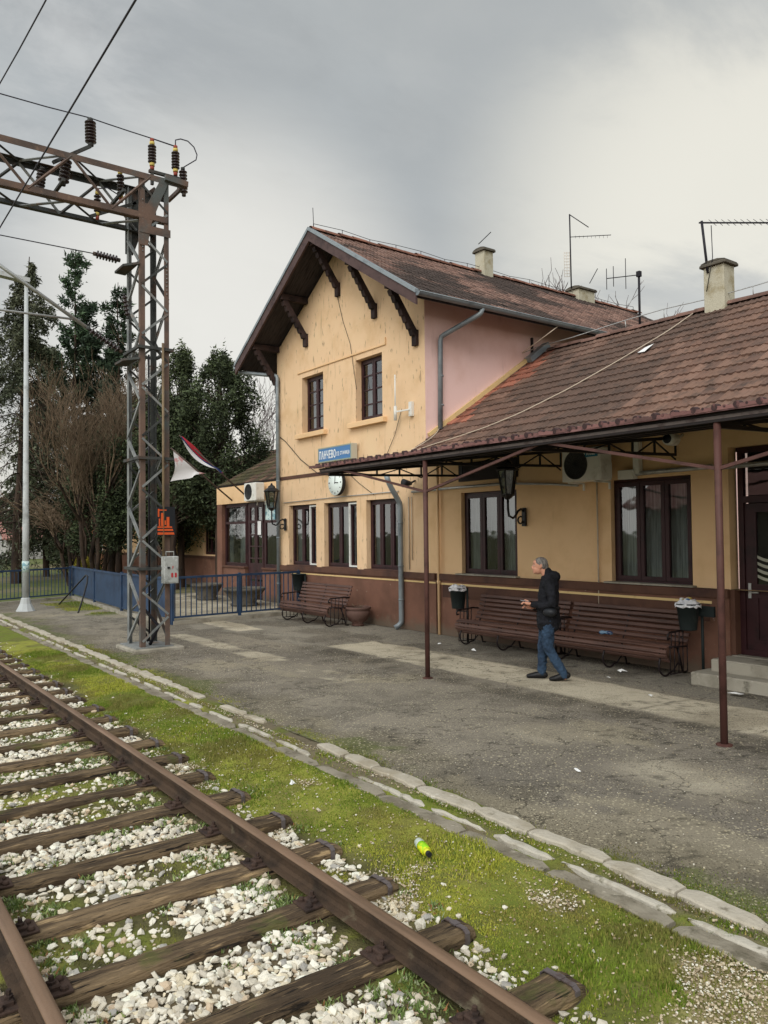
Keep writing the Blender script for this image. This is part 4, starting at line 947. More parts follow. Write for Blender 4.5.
# steps at the door
st = MB(); st.bbox(-5.90, -2.0, 9.24, 9.97, -.01, .155, .015); st.build('lower_step', m_conc, B2)
st = MB(); st.bbox(-5.78, -2.1, 9.52, 9.965, .15, .31, .015); st.build('upper_step', m_conc, B2)

# ---------------------------------------------------------------- canopy over the platform
CP = empty('platform_canopy', (-5, 6.85, 0), 'tiled platform canopy on slim maroon posts with black steel trusses', 'canopy')
CE0 = -11.15
sl3 = .1; c3 = 1/math.sqrt(1+sl3**2); Z92 = KZ-.8*sl2; sl3 = (Z92-3.11)/2.45; c3 = 1/math.sqrt(1+sl3**2)
def keepc(a, b):
    x = GX1-.2+a; y = 6.75+b*c3
    return x > (CE0-(y-6.75)*(CE0-GX1)/2.45)-.1
def col_can(a, b, n):
    c = col_wing(a+5, b, n, False); k = b < .2; c[k] = C3(136, 98, 94)*rng.uniform(.8, 1.15, (k.sum(), 1)); return c
tile_roof('roof_tiles', CP, (GX1-.2, 6.75, 3.11), (1, 0, 0), (0, c3, sl3*c3), WX1+.5-GX1, 2.45/c3, .215, .32, col_can, keep=keepc)
tile_roof('upper_roof_tiles', CP, (GX1+.03, 9.2, Z92), (1, 0, 0), (0, c2, sl2*c2), WX1+.3-GX1, .8/c2, .215, .32, lambda a, b, n: col_wing(a, b, n, False))
eb = MB(); q_ = GX1-.2
while q_ < WX1+.2:
    if q_ > CE0-.08:
        for o_ in (.10, .56): eb.tube([(q_+.215*o_, 6.725, 3.135), (q_+.215*o_, 6.80, 3.143)], .033 if o_ < .3 else .014, 8)
    q_ += .215
eb.cur = 1; eb.box(CE0-.04, WX1, 6.735, 6.76, 3.095, 3.135); eb.build('eave_tile_ends', [M('eave_mortar', srgb(66, 50, 50), [(srgb(120, 84, 82), 20, .5, .7)], rough=.9), M('eave_pink', srgb(134, 98, 96), [(srgb(90, 66, 66), 9, .45, .65)], rough=.85)], CP)
fr_ = MB(); fr_.box(CE0+.05, WX1, 6.80, 6.812, 3.035, 3.066); fr_.build('front_rail', M('front_rail_paint', srgb(108, 98, 94), [(srgb(76, 62, 60), 8, .45, .7)], rough=.7), CP)
ub = MB(); ub.add([(CE0+.02, 6.82, 3.095), (WX1, 6.80, 3.095), (WX1, 9.22, Z92-.02), (GX1+.05, 9.22, Z92-.02),
                   (CE0+.02, 6.80, 3.07), (WX1, 6.80, 3.07), (WX1, 9.22, Z92-.05), (GX1+.05, 9.22, Z92-.05)],
                  [(0, 1, 2, 3), (7, 6, 5, 4), (0, 4, 5, 1), (0, 3, 7, 4), (1, 5, 6, 2)], False)
ub.add([(GX1+.05, 9.2, Z92-.02), (WX1, 9.2, Z92-.02), (WX1, 9.99, KZ-.03), (GX1+.05, 9.99, KZ-.03), (GX1+.05, 9.2, Z92-.05), (WX1, 9.2, Z92-.05), (WX1, 9.99, KZ-.06), (GX1+.05, 9.99, KZ-.06)], [(0, 1, 2, 3), (7, 6, 5, 4), (0, 3, 7, 4), (1, 5, 6, 2)], False)
ub.build('soffit_boards', m_soffit, CP)
for q, (yy, zz_) in enumerate(((6.83, 3.025), (7.35, 3.09), (8.05, 3.17), (8.75, 3.25), (9.4, 3.38))):
    mb = MB(); x_ = CE0+(min(yy, 9.2)-6.75)*(GX1-CE0)/2.45+.12; mb.box(x_, WX1, yy-.025, yy+.025, zz_-(.015 if q == 0 else .03), zz_+.03); mb.build('purlin', m_steel_dk, CP)
for tx in (-11.05, -8.62, -6.5, -4.1, -1.9):
    tr = MB(); y0, y1 = 6.95, 9.93; zb = 2.99; zt = lambda y: 3.02+(y-6.75)*sl3; zw = 3.42
    tr.bar((tx, y0, zt(y0)-.02), (tx, y1, zt(y1)-.02), .045, .045); tr.bar((tx, y0, zb), (tx, y1, zb+.09), .04, .04)
    N_ = 6; ys = [y0+(y1-y0)*k/N_ for k in range(N_+1)]
    for k in range(1, N_+1):
        tr.bar((tx, ys[k], zb+.03*k/2), (tx, ys[k], zt(ys[k])-.04), .025, .025)
        a, b = (ys[k-1], ys[k]) if k % 2 else (ys[k], ys[k-1])
        tr.bar((tx, a, zb+.02), (tx, b, zt(b)-.04), .018, .018)
    tr.build('truss', m_blk, CP)
for px_ in (-8.38, -4.04, .30):
    po = MB(); po.tube([(px_, 6.85, 0), (px_, 6.85, 3.05)], .034, 14); po.lathe((px_, 6.85, 0), [(.075, -.004), (.075, .008), (.045, .014)], 10, smooth=False)
    p_ = po.build('post', m_steel_mr, CP)
    for sg in (-1, 1):
        b_ = MB(); b_.bar((px_+sg*.03, 6.85, 2.58), (px_+sg*2.08, 6.85, 3.02), .032, .032); b_.build('brace', m_steel_mr, CP)
# cables lying across the roof
rc = MB(); pts = []
for i in range(30):
    KP = [(-8.33, 13.45), (-8.47, 12.77), (-8.92, 11.82), (-9.38, 11.03), (-9.95, 10.38), (-10.49, 10.04), (-11.12, 9.80), (-11.75, 9.62), (-12.1, 9.4)]; t = i/29*7.999; j = int(t); t -= j; pts.append(on_roof(KP[j][0]*(1-t)+KP[j+1][0]*t, KP[j][1]*(1-t)+KP[j+1][1]*t, .055))
rc.tube(pts, .010, 5); tag(rc.build('roof_cable', m_cable_w, org=pts[-1]), 'pale cable lying diagonally across the brown tiles of the low roof', 'cable', 'cables lying on the roof')
rc = MB(); pts = [(GX1+.08, 10.3, 4.15)]+[on_roof(GX1+.12+.08*math.sin(i*.9), 10.2-.14*i, .05) for i in range(9)]; rc.tube(pts, .010, 5)
tag(rc.build('roof_cable', m_cable_w, org=pts[-1]), 'short pale cable running from the pink wall down to the canopy edge', 'cable', 'cables lying on the roof')

# ---------------------------------------------------------------- entrance annex, left of the gable
B3 = empty('entrance_annex', (-21.5, 11, 0), 'low entrance annex with brown pillar, glazed front and mossy tiled roof', 'building')
mb = MB(); mb.box(-24.5, GX0-.003, 10.95, 11.25, 3.02, 3.60); mb.build('fascia_wall', m_yel2, B3)
mb = MB(); mb.box(-24.5, -24.12, 10.96, 11.4, 0, 3.018); mb.box(-24.5, -24.3, 11.4, 16, 0, 3.6); mb.build('pillar', m_plinth, B3)
mb = MB(); mb.box(-24.118, -22.5, 11.0, 11.3, 0, .95); mb.box(-21.3, GX0-.004, 11.0, 11.3, 0, .95); mb.build('plinth', m_plinth, B3)
mb = MB(); mb.bbox(-24.117, -22.47, 10.95, 11.25, .952, 1.0, .01); mb.bbox(-21.33, GX0-.004, 10.95, 11.25, .952, 1.0, .01); mb.build('window_sill', m_brown, B3)
window(B3, -24.117, -22.48, 1.0, 3.015, 11.08, 1, fw_=.06, room=1.2, curtain=[(.05, .2, .98, .03), (.55, .95, .7, .02)])
mb = MB(); mb.box(-24.05, -22.54, 11.05, 11.14, 2.36, 2.43); mb.build('transom_bar', m_frame, B3)
window(B3, -21.30, -19.9, 1.0, 3.015, 11.08, 1, fw_=.06, room=1.2)
mb = MB(); mb.box(-21.24, -19.96, 11.05, 11.14, 2.36, 2.43); mb.build('transom_bar', m_frame, B3)
window(B3, -19.88, GX0-.01, 1.0, 3.015, 11.08, 1, fw_=.06, room=1.2)
window(B3, -22.46, -21.32, .02, 3.015, 11.10, 2, rows=1, fw_=.07, sash=.09, room=1.2, name='double_door')
mb = MB()
for x_ in (-22.36, -21.86):
    for z_ in (.06, .62): mb.box(x_, x_+.42, 11.085, 11.12, z_, z_+.5)
mb.box(-22.39, -21.39, 11.06, 11.13, 2.36, 2.45)
for z_ in (1.25, 1.62, 1.98): mb.box(-22.38, -21.40, 11.075, 11.11, z_, z_+.04)
mb.build('door_panel', m_frame, B3)
sla = .55; ca = 1/math.sqrt(1+sla*sla)
def col_old(a, b, n):
    base = np.array([C3(112, 88, 74), C3(92, 74, 62), C3(82, 76, 56)])[rng.choice(3, n)]
    return lerp(base, C3(72, 70, 44)*np.ones((n, 3)), sst(fbm(a, b, .8, 4, off=26), .45, .6)*.8)*rng.uniform(.75, 1.15, (n, 1))
tile_roof('roof_tiles', B3, (-24.65, 11.1, 3.66), (1, 0, 0), (0, ca, sla*ca), GX0+24.6, 4.6, .2, .3, col_old)
mb = MB(); mb.prism([(11.1, 3.64), (15.1, 3.64+4*sla), (15.1, 3.5), (11.1, 3.6)], -24.6, GX0-.01, 'x'); mb.build('roof_boards', m_soffit, B3)
gutter(B3, 11.0, -24.65, GX0-.05, 3.63, axis='x', mat=m_steel_dk)
# notices in the entrance windows
def sheet(name, x0, x1, z0, z1, y, mat, label, cat, group=None):
    mb = MB(); mb.box(x0, x1, y-.004, y, z0, z1); return tag(mb.build(name, mat, org=((x0+x1)/2, y, z0)), label, cat, group)
m_pale = M('pale_poster', srgb(206, 226, 224), [(srgb(120, 160, 170), 6, .5, .56)], rough=.5, bump=0)
sheet('poster', -21.16, -20.55, 2.45, 2.98, 11.04, m_pale, 'pale blue poster with a dark swirl in the top right pane of the entrance', 'poster')
m_navy = M('navy_sign', srgb(38, 92, 150), rough=.5, bump=0)
ns = sheet('door_sign', -20.45, -19.50, 2.44, 2.62, 11.04, m_navy, 'small blue strip sign with white writing beside the annex lantern', 'sign')
mb = MB()
for k in range(6): mb.box(-20.36+.13*k, -20.36+.13*k+.09, 11.034, 11.0355, 2.50, 2.56)
mb.build('white_writing', m_ltr, ns)
sheet('notice', -21.72, -21.50, 2.0, 2.42, 11.06, m_paper, 'white notice taped to the upper glass of the entrance door', 'notice')
sheet('notice', -20.35, -19.95, 1.42, 1.72, 11.04, m_pale, 'pale blue square notice in the window right of the entrance door', 'notice')

# ---------------------------------------------------------------- further wing, behind the trees on the left
B4 = empty('far_wing', (-29, 12.4, 0), 'yellow wing with brown plinth behind the tree trunks and fence', 'building')
mb = MB(); wall_front(mb, -42, -24.52, 1.2, 3.6, 12.4, [(-29.0, -27.9, 1.25, 3.0), (-35, -33.8, 1.25, 3.0)], .15); mb.build('front_wall', m_yel2, B4)
mb = MB(); mb.box(-42, -24.52, 12.36, 12.6, 0, 1.1); mb.build('plinth', m_plinth, B4)
mb = MB(); mb.bbox(-42, -24.52, 12.32, 12.5, 1.102, 1.2, .01); mb.build('brown_ledge', m_brown, B4)
window(B4, -29.0, -27.9, 1.25, 3.0, 12.5, 2, fw_=.06); window(B4, -35.0, -33.8, 1.25, 3.0, 12.5, 2, fw_=.06)
tile_roof('roof_tiles', B4, (-42.2, 12.0, 3.6), (1, 0, 0), (0, ca, sla*ca), 17.5, 4.0, .25, .33, col_old)
mb = MB(); mb.prism([(12.0, 3.58), (15.5, 3.58+3.5*sla), (15.5, 3.5), (12.0, 3.5)], -42.1, -24.7, 'x'); mb.build('roof_boards', m_soffit, B4)
mb = MB(); mb.tube([(-27.55, 12.3, 3.5), (-27.55, 12.3, .1)], .06, 8); mb.build('downpipe', m_steel_dk, B4)

# houses beyond the park
def house(loc, rot, w_, d_, h_, rh, mw, mr, label):
    t = empty('house', loc, label, 'house'); x, y, z = loc
    mb = MB(); mb.box(x-w_/2, x+w_/2, y-d_/2, y+d_/2, z, z+h_); mb.prism([(x-w_/2+.01, z+h_), (x+w_/2-.01, z+h_), (x, z+h_+rh-.1)], y-d_/2+.01, y+d_/2-.01, 'y'); mb.build('wall', mw, t)
    rb = MB(); e = .4
    for sg in (1, -1): rb.prism([(x, z+h_+rh), (x+sg*(w_/2+e), z+h_-e*rh/w_*2), (x+sg*(w_/2+e), z+h_-e*rh/w_*2+.12), (x, z+h_+rh+.14)], y-d_/2-e, y+d_/2+e, 'y')
    rb.build('roof', mr, t)
    for k in (-1, 1):
        wx = x+k*w_*.24; wn = MB(); wn.box(wx-.45, wx+.45, y-d_/2-.04, y-d_/2+.02, z+1.1, z+2.4); q = wn.build('window', m_white, t)
        wn = MB(); wn.box(wx-.38, wx-.03, y-d_/2-.055, y-d_/2-.041, z+1.17, z+2.33); wn.box(wx+.03, wx+.38, y-d_/2-.055, y-d_/2-.041, z+1.17, z+2.33); wn.build('pane', m_dark, q)
        wy = y+k*d_*.24; wn = MB(); wn.box(x+w_/2-.02, x+w_/2+.04, wy-.45, wy+.45, z+1.1, z+2.4); q = wn.build('window', m_white, t)
        wn = MB(); wn.box(x+w_/2+.041, x+w_/2+.055, wy-.38, wy+.38, z+1.17, z+2.33); wn.build('pane', m_dark, q)
    t.rotation_euler.z = rot; return t
m_orange = M('orange_render', srgb(214, 150, 110), [(srgb(186, 126, 92), 1, .4, .7)], rough=.9)
m_greyw = M('grey_render', srgb(170, 168, 164), [(srgb(140, 138, 134), 1, .4, .7)], rough=.9)
m_redroof = M('red_roof_far', srgb(176, 128, 118), [(srgb(146, 104, 94), 2, .4, .7)], rough=.9, bump=.8, bsc=8)
house((-52, 18.5, 0), 0, 9, 8, 3.2, 1.6, m_orange, m_redroof, 'orange rendered house partly hidden by the dark tree trunks')
house((-80, 16.6, 0), 0, 5.5, 5, 2.0, 1.6, m_greyw, m_redroof, 'grey walled house with a pinkish red roof far behind the fence')
# goods shed across the tracks (mirrored in the station windows)
SH = empty('goods_shed', (-4, -24, 0), 'long goods shed with red roof across the tracks', 'building')
mb = MB(); mb.box(-30, 22, -30, -22, -.3, 3.4); mb.build('wall', m_conc, SH)
mb = MB(); mb.prism([(-31, 3.4), (-26, 5.6), (-21, 3.4), (-21, 3.25), (-31, 3.25)], -31, 23, 'x'); mb.build('roof', m_redroof, SH)
for k in range(6):
    mb = MB(); mb.box(-26+8*k, -23+8*k, -22.03, -21.97, -.1, 2.6); mb.build('door', m_steel_dk, SH)
# ================================================================== THINGS ON THE PLATFORM
def make_bench(x, y, label):
    """slatted park bench; x,y = left front corner on the ground, 2.1 m long, back towards +Y"""
    t = empty('park_bench', (x, y, 0), label, 'bench', 'slatted benches along the station wall'); W_ = 2.1
    prof = [(.03, .245), (-.012, .30), (-.02, .365), (.02, .425), (.095, .445), (.172, .437), (.249, .425), (.326, .412), (.403, .405)]
    back = [(.485, .47), (.520, .545), (.550, .62), (.578, .695), (.604, .77), (.622, .84)]
    al = prof+back
    for i, (a, z) in enumerate(al):
        p, q = al[max(i-1, 0)], al[min(i+1, len(al)-1)]
        if i == len(prof)-1: q = al[i]
        if i == len(prof): p = al[i]
        d = Vector((0, q[0]-p[0], q[1]-p[1])).normalized(); nrm = Vector((1, 0, 0)).cross(d)
        mb = MB(); sag = random.uniform(-.004, .004); s_ = .0265; th = .024
        k = .006; c = Vector((x, y+a, z))
        ring = [(-s_, -th/2), (s_, -th/2), (s_, th/2-k), (s_-k, th/2), (-s_+k, th/2), (-s_, th/2-k)]
        vs = []
        for xx in (0, .7, 1.4, W_):
            for u_, v_ in ring: vs.append(c+Vector((xx, 0, 0))+d*u_+nrm*(v_+(sag if 0 < xx < W_ else 0)))
        m = 6; fs = [(j*m+k2, j*m+(k2+1) % m, (j+1)*m+(k2+1) % m, (j+1)*m+k2) for j in range(3) for k2 in range(m)]+[tuple(range(5, -1, -1)), tuple(range(18, 24))]
        mb.add(vs, fs, False); mb.build('slat', m_bench, t)
    for xx in (.12, W_/2, W_-.12):
        fr = MB(); X_ = x+xx
        P_ = lambda pts: [(X_, y+a, z) for a, z in pts]
        fr.tube(P_([(.04, .235), (.0, .30), (-.005, .36), (.03, .41), (.1, .425), (.25, .405), (.40, .385), (.46, .41), (.51, .50), (.565, .62), (.61, .76), (.635, .87)]), .013, 8)
        loop = [(.13+.15*math.cos(a_), .165+.15*math.sin(a_)) for a_ in [R(d) for d in range(110, 330, 20)]]
        fr.tube(P_([(.10, .41), (.06, .35)]+loop+[(.31, .06)]), .014, 8)
        fr.tube(P_([(.40, .385), (.47, .22), (.53, .02), (.60, .012)]), .014, 8)
        fr.tube(P_([(.30, .06), (.42, .16), (.50, .12)]), .011, 8)
        fr.build('iron_frame', m_iron, t)
    for xx in (.0, W_):
        ar = MB(); X_ = x+xx
        ar.tube([(X_, y+.55, .62), (X_, y+.40, .635), (X_, y+.2, .62), (X_, y+.06, .62), (X_, y+.01, .58), (X_, y+.02, .53), (X_, y+.06, .54)], .015, 8)
        for a_ in (.10, .19, .28, .37): ar.tube([(X_, y+a_, .62), (X_, y+a_-.01, .40)], .008, 6)
        for a_ in (.06, .16, .26, .36, .46): ar.tube([(X_, y+a_, .43), (X_, y+a_, .06)], .008, 6)
        ar.tube([(X_, y+.06, .06), (X_, y+.46, .06)], .01, 6); ar.tube([(X_, y+.03, .43), (X_, y+.46, .40)], .012, 6)
        ar.build('armrest', m_iron, t)
    return t
b_right = make_bench(-8.36, 9.28, 'maroon slatted bench nearest the door steps, with a crushed bottle on it')
bm_ = copy_tree(b_right, (-2.17, 0, 0)); bm_['label'] = 'maroon slatted bench partly hidden behind the walking man'
bl_ = copy_tree(b_right, (-16.25+8.36, 8.85-9.28, 0)); bl_['label'] = 'maroon slatted bench by the blue fence below the station clock'

def litter_bin(x, y, z0, label, kind, h=.36, r=.155, wallside=False):
    t = empty('litter_bin', (x, y, 0), label, 'litter bin', 'litter bins along the wall')
    mb = MB(); mb.lathe((x, y, z0), [(r*.72, 0), (r*.74, .01), (r, h), (r+.012, h), (r+.012, h+.015), (r-.012, h+.015), (r*.9, h-.05), (.02, h-.06)], 18); mb.build('bin_body', m_bin, t)
    mb = MB()
    if wallside:
        mb.box(x+.05, x+.30, y+.12, y+.16, z0+.18, z0+.32); mb.box(x-.02, x+.02, y+.14, y+.49, z0+.22, z0+.27)
        mb.tube([(x+.10, y+.17, z0+.3), (x+.10, y+.17, 0)], .02, 8)
    else:
        mb.tube([(x+.14, y+.10, z0+h+.02), (x+.14, y+.10, 0)], .021, 8); mb.bar((x+.14, y+.10, z0-.05), (x-.06, y+.02, z0-.05), .02, .02); mb.bar((x-.06, y+.02, z0-.05), (x-.06, y+.02, z0+.01), .02, .02)
    mb.build('stand', m_bin, t)
    if kind:
        bg_ = MB(); vs = []; n_, m_ = 22, 7
        for i in range(m_):
            for k in range(n_):
                a = 2*math.pi*k/n_; rr_ = (r+.01)*(1+.04*math.sin(a*5+i))*(1.0 if i < 2 else 1-(i-2)*.2)*(1+random.uniform(-.08, .08))
                vs.append((x+rr_*math.cos(a), y+rr_*math.sin(a), z0+h-.04+[0, .02, .05, .08, .10, .09, .07][i]+random.uniform(-.015, .02)))
        bg_.add(vs, [(i*n_+k, i*n_+(k+1) % n_, (i+1)*n_+(k+1) % n_, (i+1)*n_+k) for i in range(m_-1) for k in range(n_)], False)
        bag = bg_.build('bin_bag', m_bag, t)
        if kind == 'full':
            for k in range(9):
                c = MB(); a = random.uniform(0, 6.28); rad = random.uniform(0, .09)
                c.ball((x+rad*math.cos(a), y+rad*math.sin(a), z0+h+.045+random.uniform(0, .03)), random.uniform(.025, .045), 7, 5, (1, 1.2, .7))
                c.build('rubbish', [m_paper, m_yband, m_blue_sign][k % 3], bag)
    return t
litter_bin(-10.72, 9.50, .62, 'dark litter bin with a white plastic bag, left of the benches', 'bag', .36)
litter_bin(-6.08, 9.50, .66, 'dark litter bin heaped with yellow and white rubbish near the door steps', 'full', .34, .15, True)
litter_bin(-17.0, 9.78, .60, 'dark empty litter bin beside the blue fence, behind the far bench', None, .40, .17)

# clay pot
t = empty('clay_pot', (-14.1, 9.58, 0), 'round brown clay flower pot between the far bench and the downpipe', 'flower pot')
mb = MB(); mb.lathe((-14.1, 9.58, 0), [(.13, 0), (.14, .03), (.11, .06), (.2, .12), (.27, .24), (.275, .32), (.255, .345), (.285, .36), (.295, .40), (.275, .415), (.245, .405), (.24, .37)], 28); mb.build('pot', m_terr, t)
mb = MB(); mb.lathe((-14.1, 9.58, 0), [(.243, .33), (.24, .375), (.12, .395), (.01, .40)], 20); mb.build('soil', m_soil, t)
mb = MB()
for k in range(12):
    a = random.uniform(0, 6.28); mb.tube([(-14.1+.05*math.cos(a), 9.58+.05*math.sin(a), .39), (-14.1+.13*math.cos(a), 9.58+.13*math.sin(a), .39+random.uniform(.05, .14))], .003, 4)
mb.build('dry_stalks', m_twig, t)
# planters behind the fence
for (x_, y_, s_, lb_) in ((-22.9, 9.9, .9, 'dark concrete planter bowl behind the blue fence, farther left'), (-20.3, 9.9, 1.1, 'dark concrete planter bowl behind the blue fence, nearer the annex door')):
    t = empty('planter', (x_, y_, 0), lb_, 'planter', 'planters in the forecourt')
    mb = MB(); mb.lathe((x_, y_, 0), [(.35*s_, 0), (.36*s_, .05), (.30*s_, .09), (.52*s_, .42), (.56*s_, .44), (.56*s_, .5), (.5*s_, .5), (.48*s_, .42)], 20); mb.build('bowl', m_chimcap, t)
    mb = MB(); mb.lathe((x_, y_, 0), [(.49*s_, .40), (.4*s_, .45), (.02, .47)], 16); mb.build('soil', m_soil, t)

# lanterns
def lantern(x, y, z, label):
    t = empty('wall_lantern', (x, 9.99, 2.25), label, 'lantern', 'black wall lanterns')
    mb = MB(); mb.bbox(x-.045, x+.045, 9.95, 9.995, 2.10, 2.42, .01)
    sc = [(x, 9.96, 2.36), (x, 9.90, 2.40), (x, 9.82, 2.36), (x, 9.76, 2.28), (x, 9.70, 2.24), (x, y+.02, 2.28), (x, y, 2.40), (x, y, z+.02)]
    mb.tube(sc, .02, 8); sp_ = [(x, 9.88+.075*math.cos(a)*(1-a*.06), 2.20+.075*math.sin(a)*(1-a*.06)) for a in [k*.5 for k in range(2, 13)]]; mb.tube([(x, 9.95, 2.16)]+sp_[::-1], .015, 8)
    mb.build('bracket', m_blk, t)
    n_ = 6; mb = MB()
    mb.lathe((x, y, z), [(.04, -.04), (.075, -.01), (.10, .02), (.115, .03), (.115, .05), (.02, .05)], n_, smooth=False)
    r0, r1, h = .10, .165, .40
    for k in range(n_):
        a = 2*math.pi*k/n_; mb.bar((x+r0*math.cos(a), y+r0*math.sin(a), z+.05), (x+r1*math.cos(a), y+r1*math.sin(a), z+.05+h), .02, .02)
    mb.lathe((x, y, z+.05+h), [(r1+.03, 0), (r1+.045, .02), (.13, .09), (.10, .10), (.085, .15), (.05, .17), (.03, .18), (.03, .20), (.01, .23)], n_, smooth=False)
    mb.build('lantern_frame', m_blk, t)
    mb = MB(); mb.lathe((x, y, z+.055), [(r0-.006, 0), (r1-.006, h-.01)], n_, smooth=False); mb.build('lantern_glass', m_lampg, t)
    mb = MB(); mb.ball((x, y, z+.25), .045, 10, 8, (1, 1, 1.4)); mb.build('bulb', m_plastic, t)
lantern(-9.50, 9.58, 2.60, 'black wall lantern on a scroll bracket beside the window behind the left canopy post')
lantern(-18.02, 9.58, 2.66, 'black wall lantern at the left corner of the gabled building, over the fence')
mb = MB(); mb.tube([(-27.7, 12.3, 3.0), (-27.7, 12.0, 3.05), (-27.75, 11.6, 3.0), (-27.75, 11.5, 2.8), (-27.75, 11.6, 2.72), (-27.75, 11.7, 2.8)], .035, 8); mb.tube([(-27.7, 12.35, 2.7), (-27.7, 12.35, 3.2)], .04, 6)
tag(mb.build('lamp_bracket', m_blk, org=(-27.7, 12.3, 3)), 'empty black scroll bracket on the far yellow wing behind the trees', 'lamp bracket')

# clock
cx, cy, cz = -15.22, 9.80, 3.19
t = empty('station_clock', (cx, 9.99, cz), 'round white faced station clock below the blue name sign, showing three', 'clock')
mb = MB(); mb.lathe((cx, cy-.05, cz), [(.02, 0), (.295, 0), (.30, .015), (.30, .085), (.27, .11), (.02, .11)], 40, 'y'); mb.build('clock_case', m_plastic_d, t)
mb = MB(); mb.lathe((cx, cy-.062, cz), [(.01, 0), (.293, 0), (.299, .01), (.01, .011)], 40, 'y'); face = mb.build('dial', m_clock, t)
mb = MB()
for k in range(12):
    a = math.pi*2*k/12; mb.bar((cx+.225*math.sin(a), cy-.066, cz+.225*math.cos(a)), (cx+.265*math.sin(a), cy-.066, cz+.265*math.cos(a)), .014 if k % 3 else .024, .004, (0, 1, 0))
mb.build('hour_marks', m_cable, face)
mb = MB(); mb.bar((cx-.02, cy-.069, cz), (cx+.14, cy-.069, cz-.008), .02, .004, (0, 1, 0)); mb.build('hour_hand', m_cable, face)
mb = MB(); mb.bar((cx, cy-.073, cz-.03), (cx+.035, cy-.073, cz+.235), .013, .004, (0, 1, 0)); mb.build('minute_hand', m_cable, face)
mb = MB(); mb.tube([(cx, 9.99, cz+.12), (cx, cy+.1, cz+.12)], .02, 8); mb.build('wall_mount', m_plastic_d, t)

# name sign
sx0, sx1, sz0, sz1, sy = -16.04, -14.62, 3.71, 4.05, 9.80
t = empty('station_sign', ((sx0+sx1)/2, 9.99, sz0), 'blue station name sign with white Cyrillic letters above the clock', 'sign')
mb = MB(); mb.bbox(sx0-.01, sx1+.01, sy, sy+.165, sz0-.01, sz1+.01, .01); mb.build('sign_box', M('sign_box', srgb(190, 186, 170), rough=.6, bump=.1), t)
mb = MB(); mb.box(sx0+.022, sx1-.022, sy-.006, sy-.001, sz0+.022, sz1-.022); mb.build('blue_panel', m_blue_sign, t)
mb = MB(); frame_rect(mb, sx0-.004, sx1+.004, sz0-.004, sz1+.004, sy-.010, sy-.0005, .026); mb.build('sign_rim', M('sign_rim', srgb(150, 160, 140), rough=.5), t)
mb = MB(); text_into(mb, 'ПАНЧЕВО', .72, .20, (sx0+.06, sy-.0085, sz0+.07), bold=.025, depth=.004)
text_into(mb, 'ГЛ.', .13, .10, (sx0+.81, sy-.0085, sz0+.10), bold=.025, depth=.004); text_into(mb, 'СТАНИЦА', .40, .10, (sx0+.965, sy-.0085, sz0+.10), bold=.025, depth=.004)
mb.build('lettering', m_ltr, t)

# air conditioners
def aircon(x0, x1, y0, z0, z1, label, logo=True):
    cxm = (x0+x1)/2; d = .30; t = empty('air_conditioner', (cxm, y0+d, z0), label, 'air conditioner', 'outdoor air conditioning units')
    mb = MB(); mb.bbox(x0, x1, y0, y0+d, z0+.03, z1, .02); mb.box(x1-.004, x1+.012, y0+.02, y0+d-.02, z0+.06, z0+.3); mb.build('casing', m_plastic, t)
    H = z1-z0-.03; fx = x0+(x1-x0)*.38; fz = z0+.03+H/2; r = H*.42
    mb = MB(); mb.lathe((fx, y0-.008, fz), [(.01, .004), (r, .004), (r, 0), (r+.015, 0), (r+.015, .012), (.01, .012)], 32, 'y'); mb.build('fan_well', M('fan_dark', srgb(74, 74, 72), rough=.7), t)
    mb = MB()
    for k in range(1, 7): 
        q = r*k/6.5; mb.tube([(fx+q*math.cos(a), y0-.012, fz+q*math.sin(a)) for a in [2*math.pi*j/24 for j in range(25)]], .0035, 4, False)
    for k in range(8): a = math.pi*k/8; mb.tube([(fx-r*math.cos(a), y0-.012, fz-r*math.sin(a)), (fx+r*math.cos(a), y0-.012, fz+r*math.sin(a))], .003, 4)
    mb.build('fan_grille', m_plastic_d, t)
    mb = MB()
    for xx in (x0+.12, x1-.12): mb.box(xx-.015, xx+.015, y0+.02, y0+d+.10, z0, z0+.028); mb.box(xx-.015, xx+.015, y0+d+.075, y0+d+.10, z0-.1, z0)
    mb.build('wall_bracket', m_plastic, t)
    if logo:
        mb = MB(); mb.box(x1-.27, x1-.03, y0-.006, y0-.001, z1-.15, z1-.05); lg = mb.build('brand_label', M('teal_label', srgb(40, 120, 150), rough=.4), t)
        mb = MB(); text_into(mb, 'Midea', .16, .05, (x1-.24, y0-.0085, z1-.125), depth=.002); mb.build('lettering', m_ltr, lg)
    return t
aircon(-8.30, -7.56, 9.58, 2.75, 3.29, 'cream air conditioning unit with a round fan under the canopy between two windows')
aircon(-21.62, -20.85, 10.55, 3.0, 3.56, 'white air conditioning unit on the annex fascia beside the flags', False)
mb = MB(); mb.bbox(-7.45, -7.18, 9.86, 9.99, 2.78, 2.92, .01); mb.box(-7.2, -7.1, 9.9, 9.995, 2.85, 3.5); tag(mb.build('junction_box', m_plastic, org=(-7.3, 9.99, 2.8)), 'grey junction box on the wall at the right of the air conditioner', 'junction box')
mb = MB(); mb.lathe((-6.42, 9.62, 3.28), [(.02, 0), (.085, .0), (.09, .02), (.09, .18), (.05, .22), (.02, .22)], 18, 'y'); mb.tube([(-6.42, 9.8, 3.28), (-6.42, 9.99, 3.36)], .02, 6)
cc_ = mb.build('security_camera', m_plastic, org=(-6.42, 9.99, 3.3)); tag(cc_, 'round white security camera at the end of the truss near the right post', 'camera')
mb = MB(); mb.lathe((-6.42, 9.61, 3.28), [(.01, 0), (.065, 0), (.065, .008), (.01, .008)], 16, 'y'); mb.build('lens', m_plastic_d, cc_)
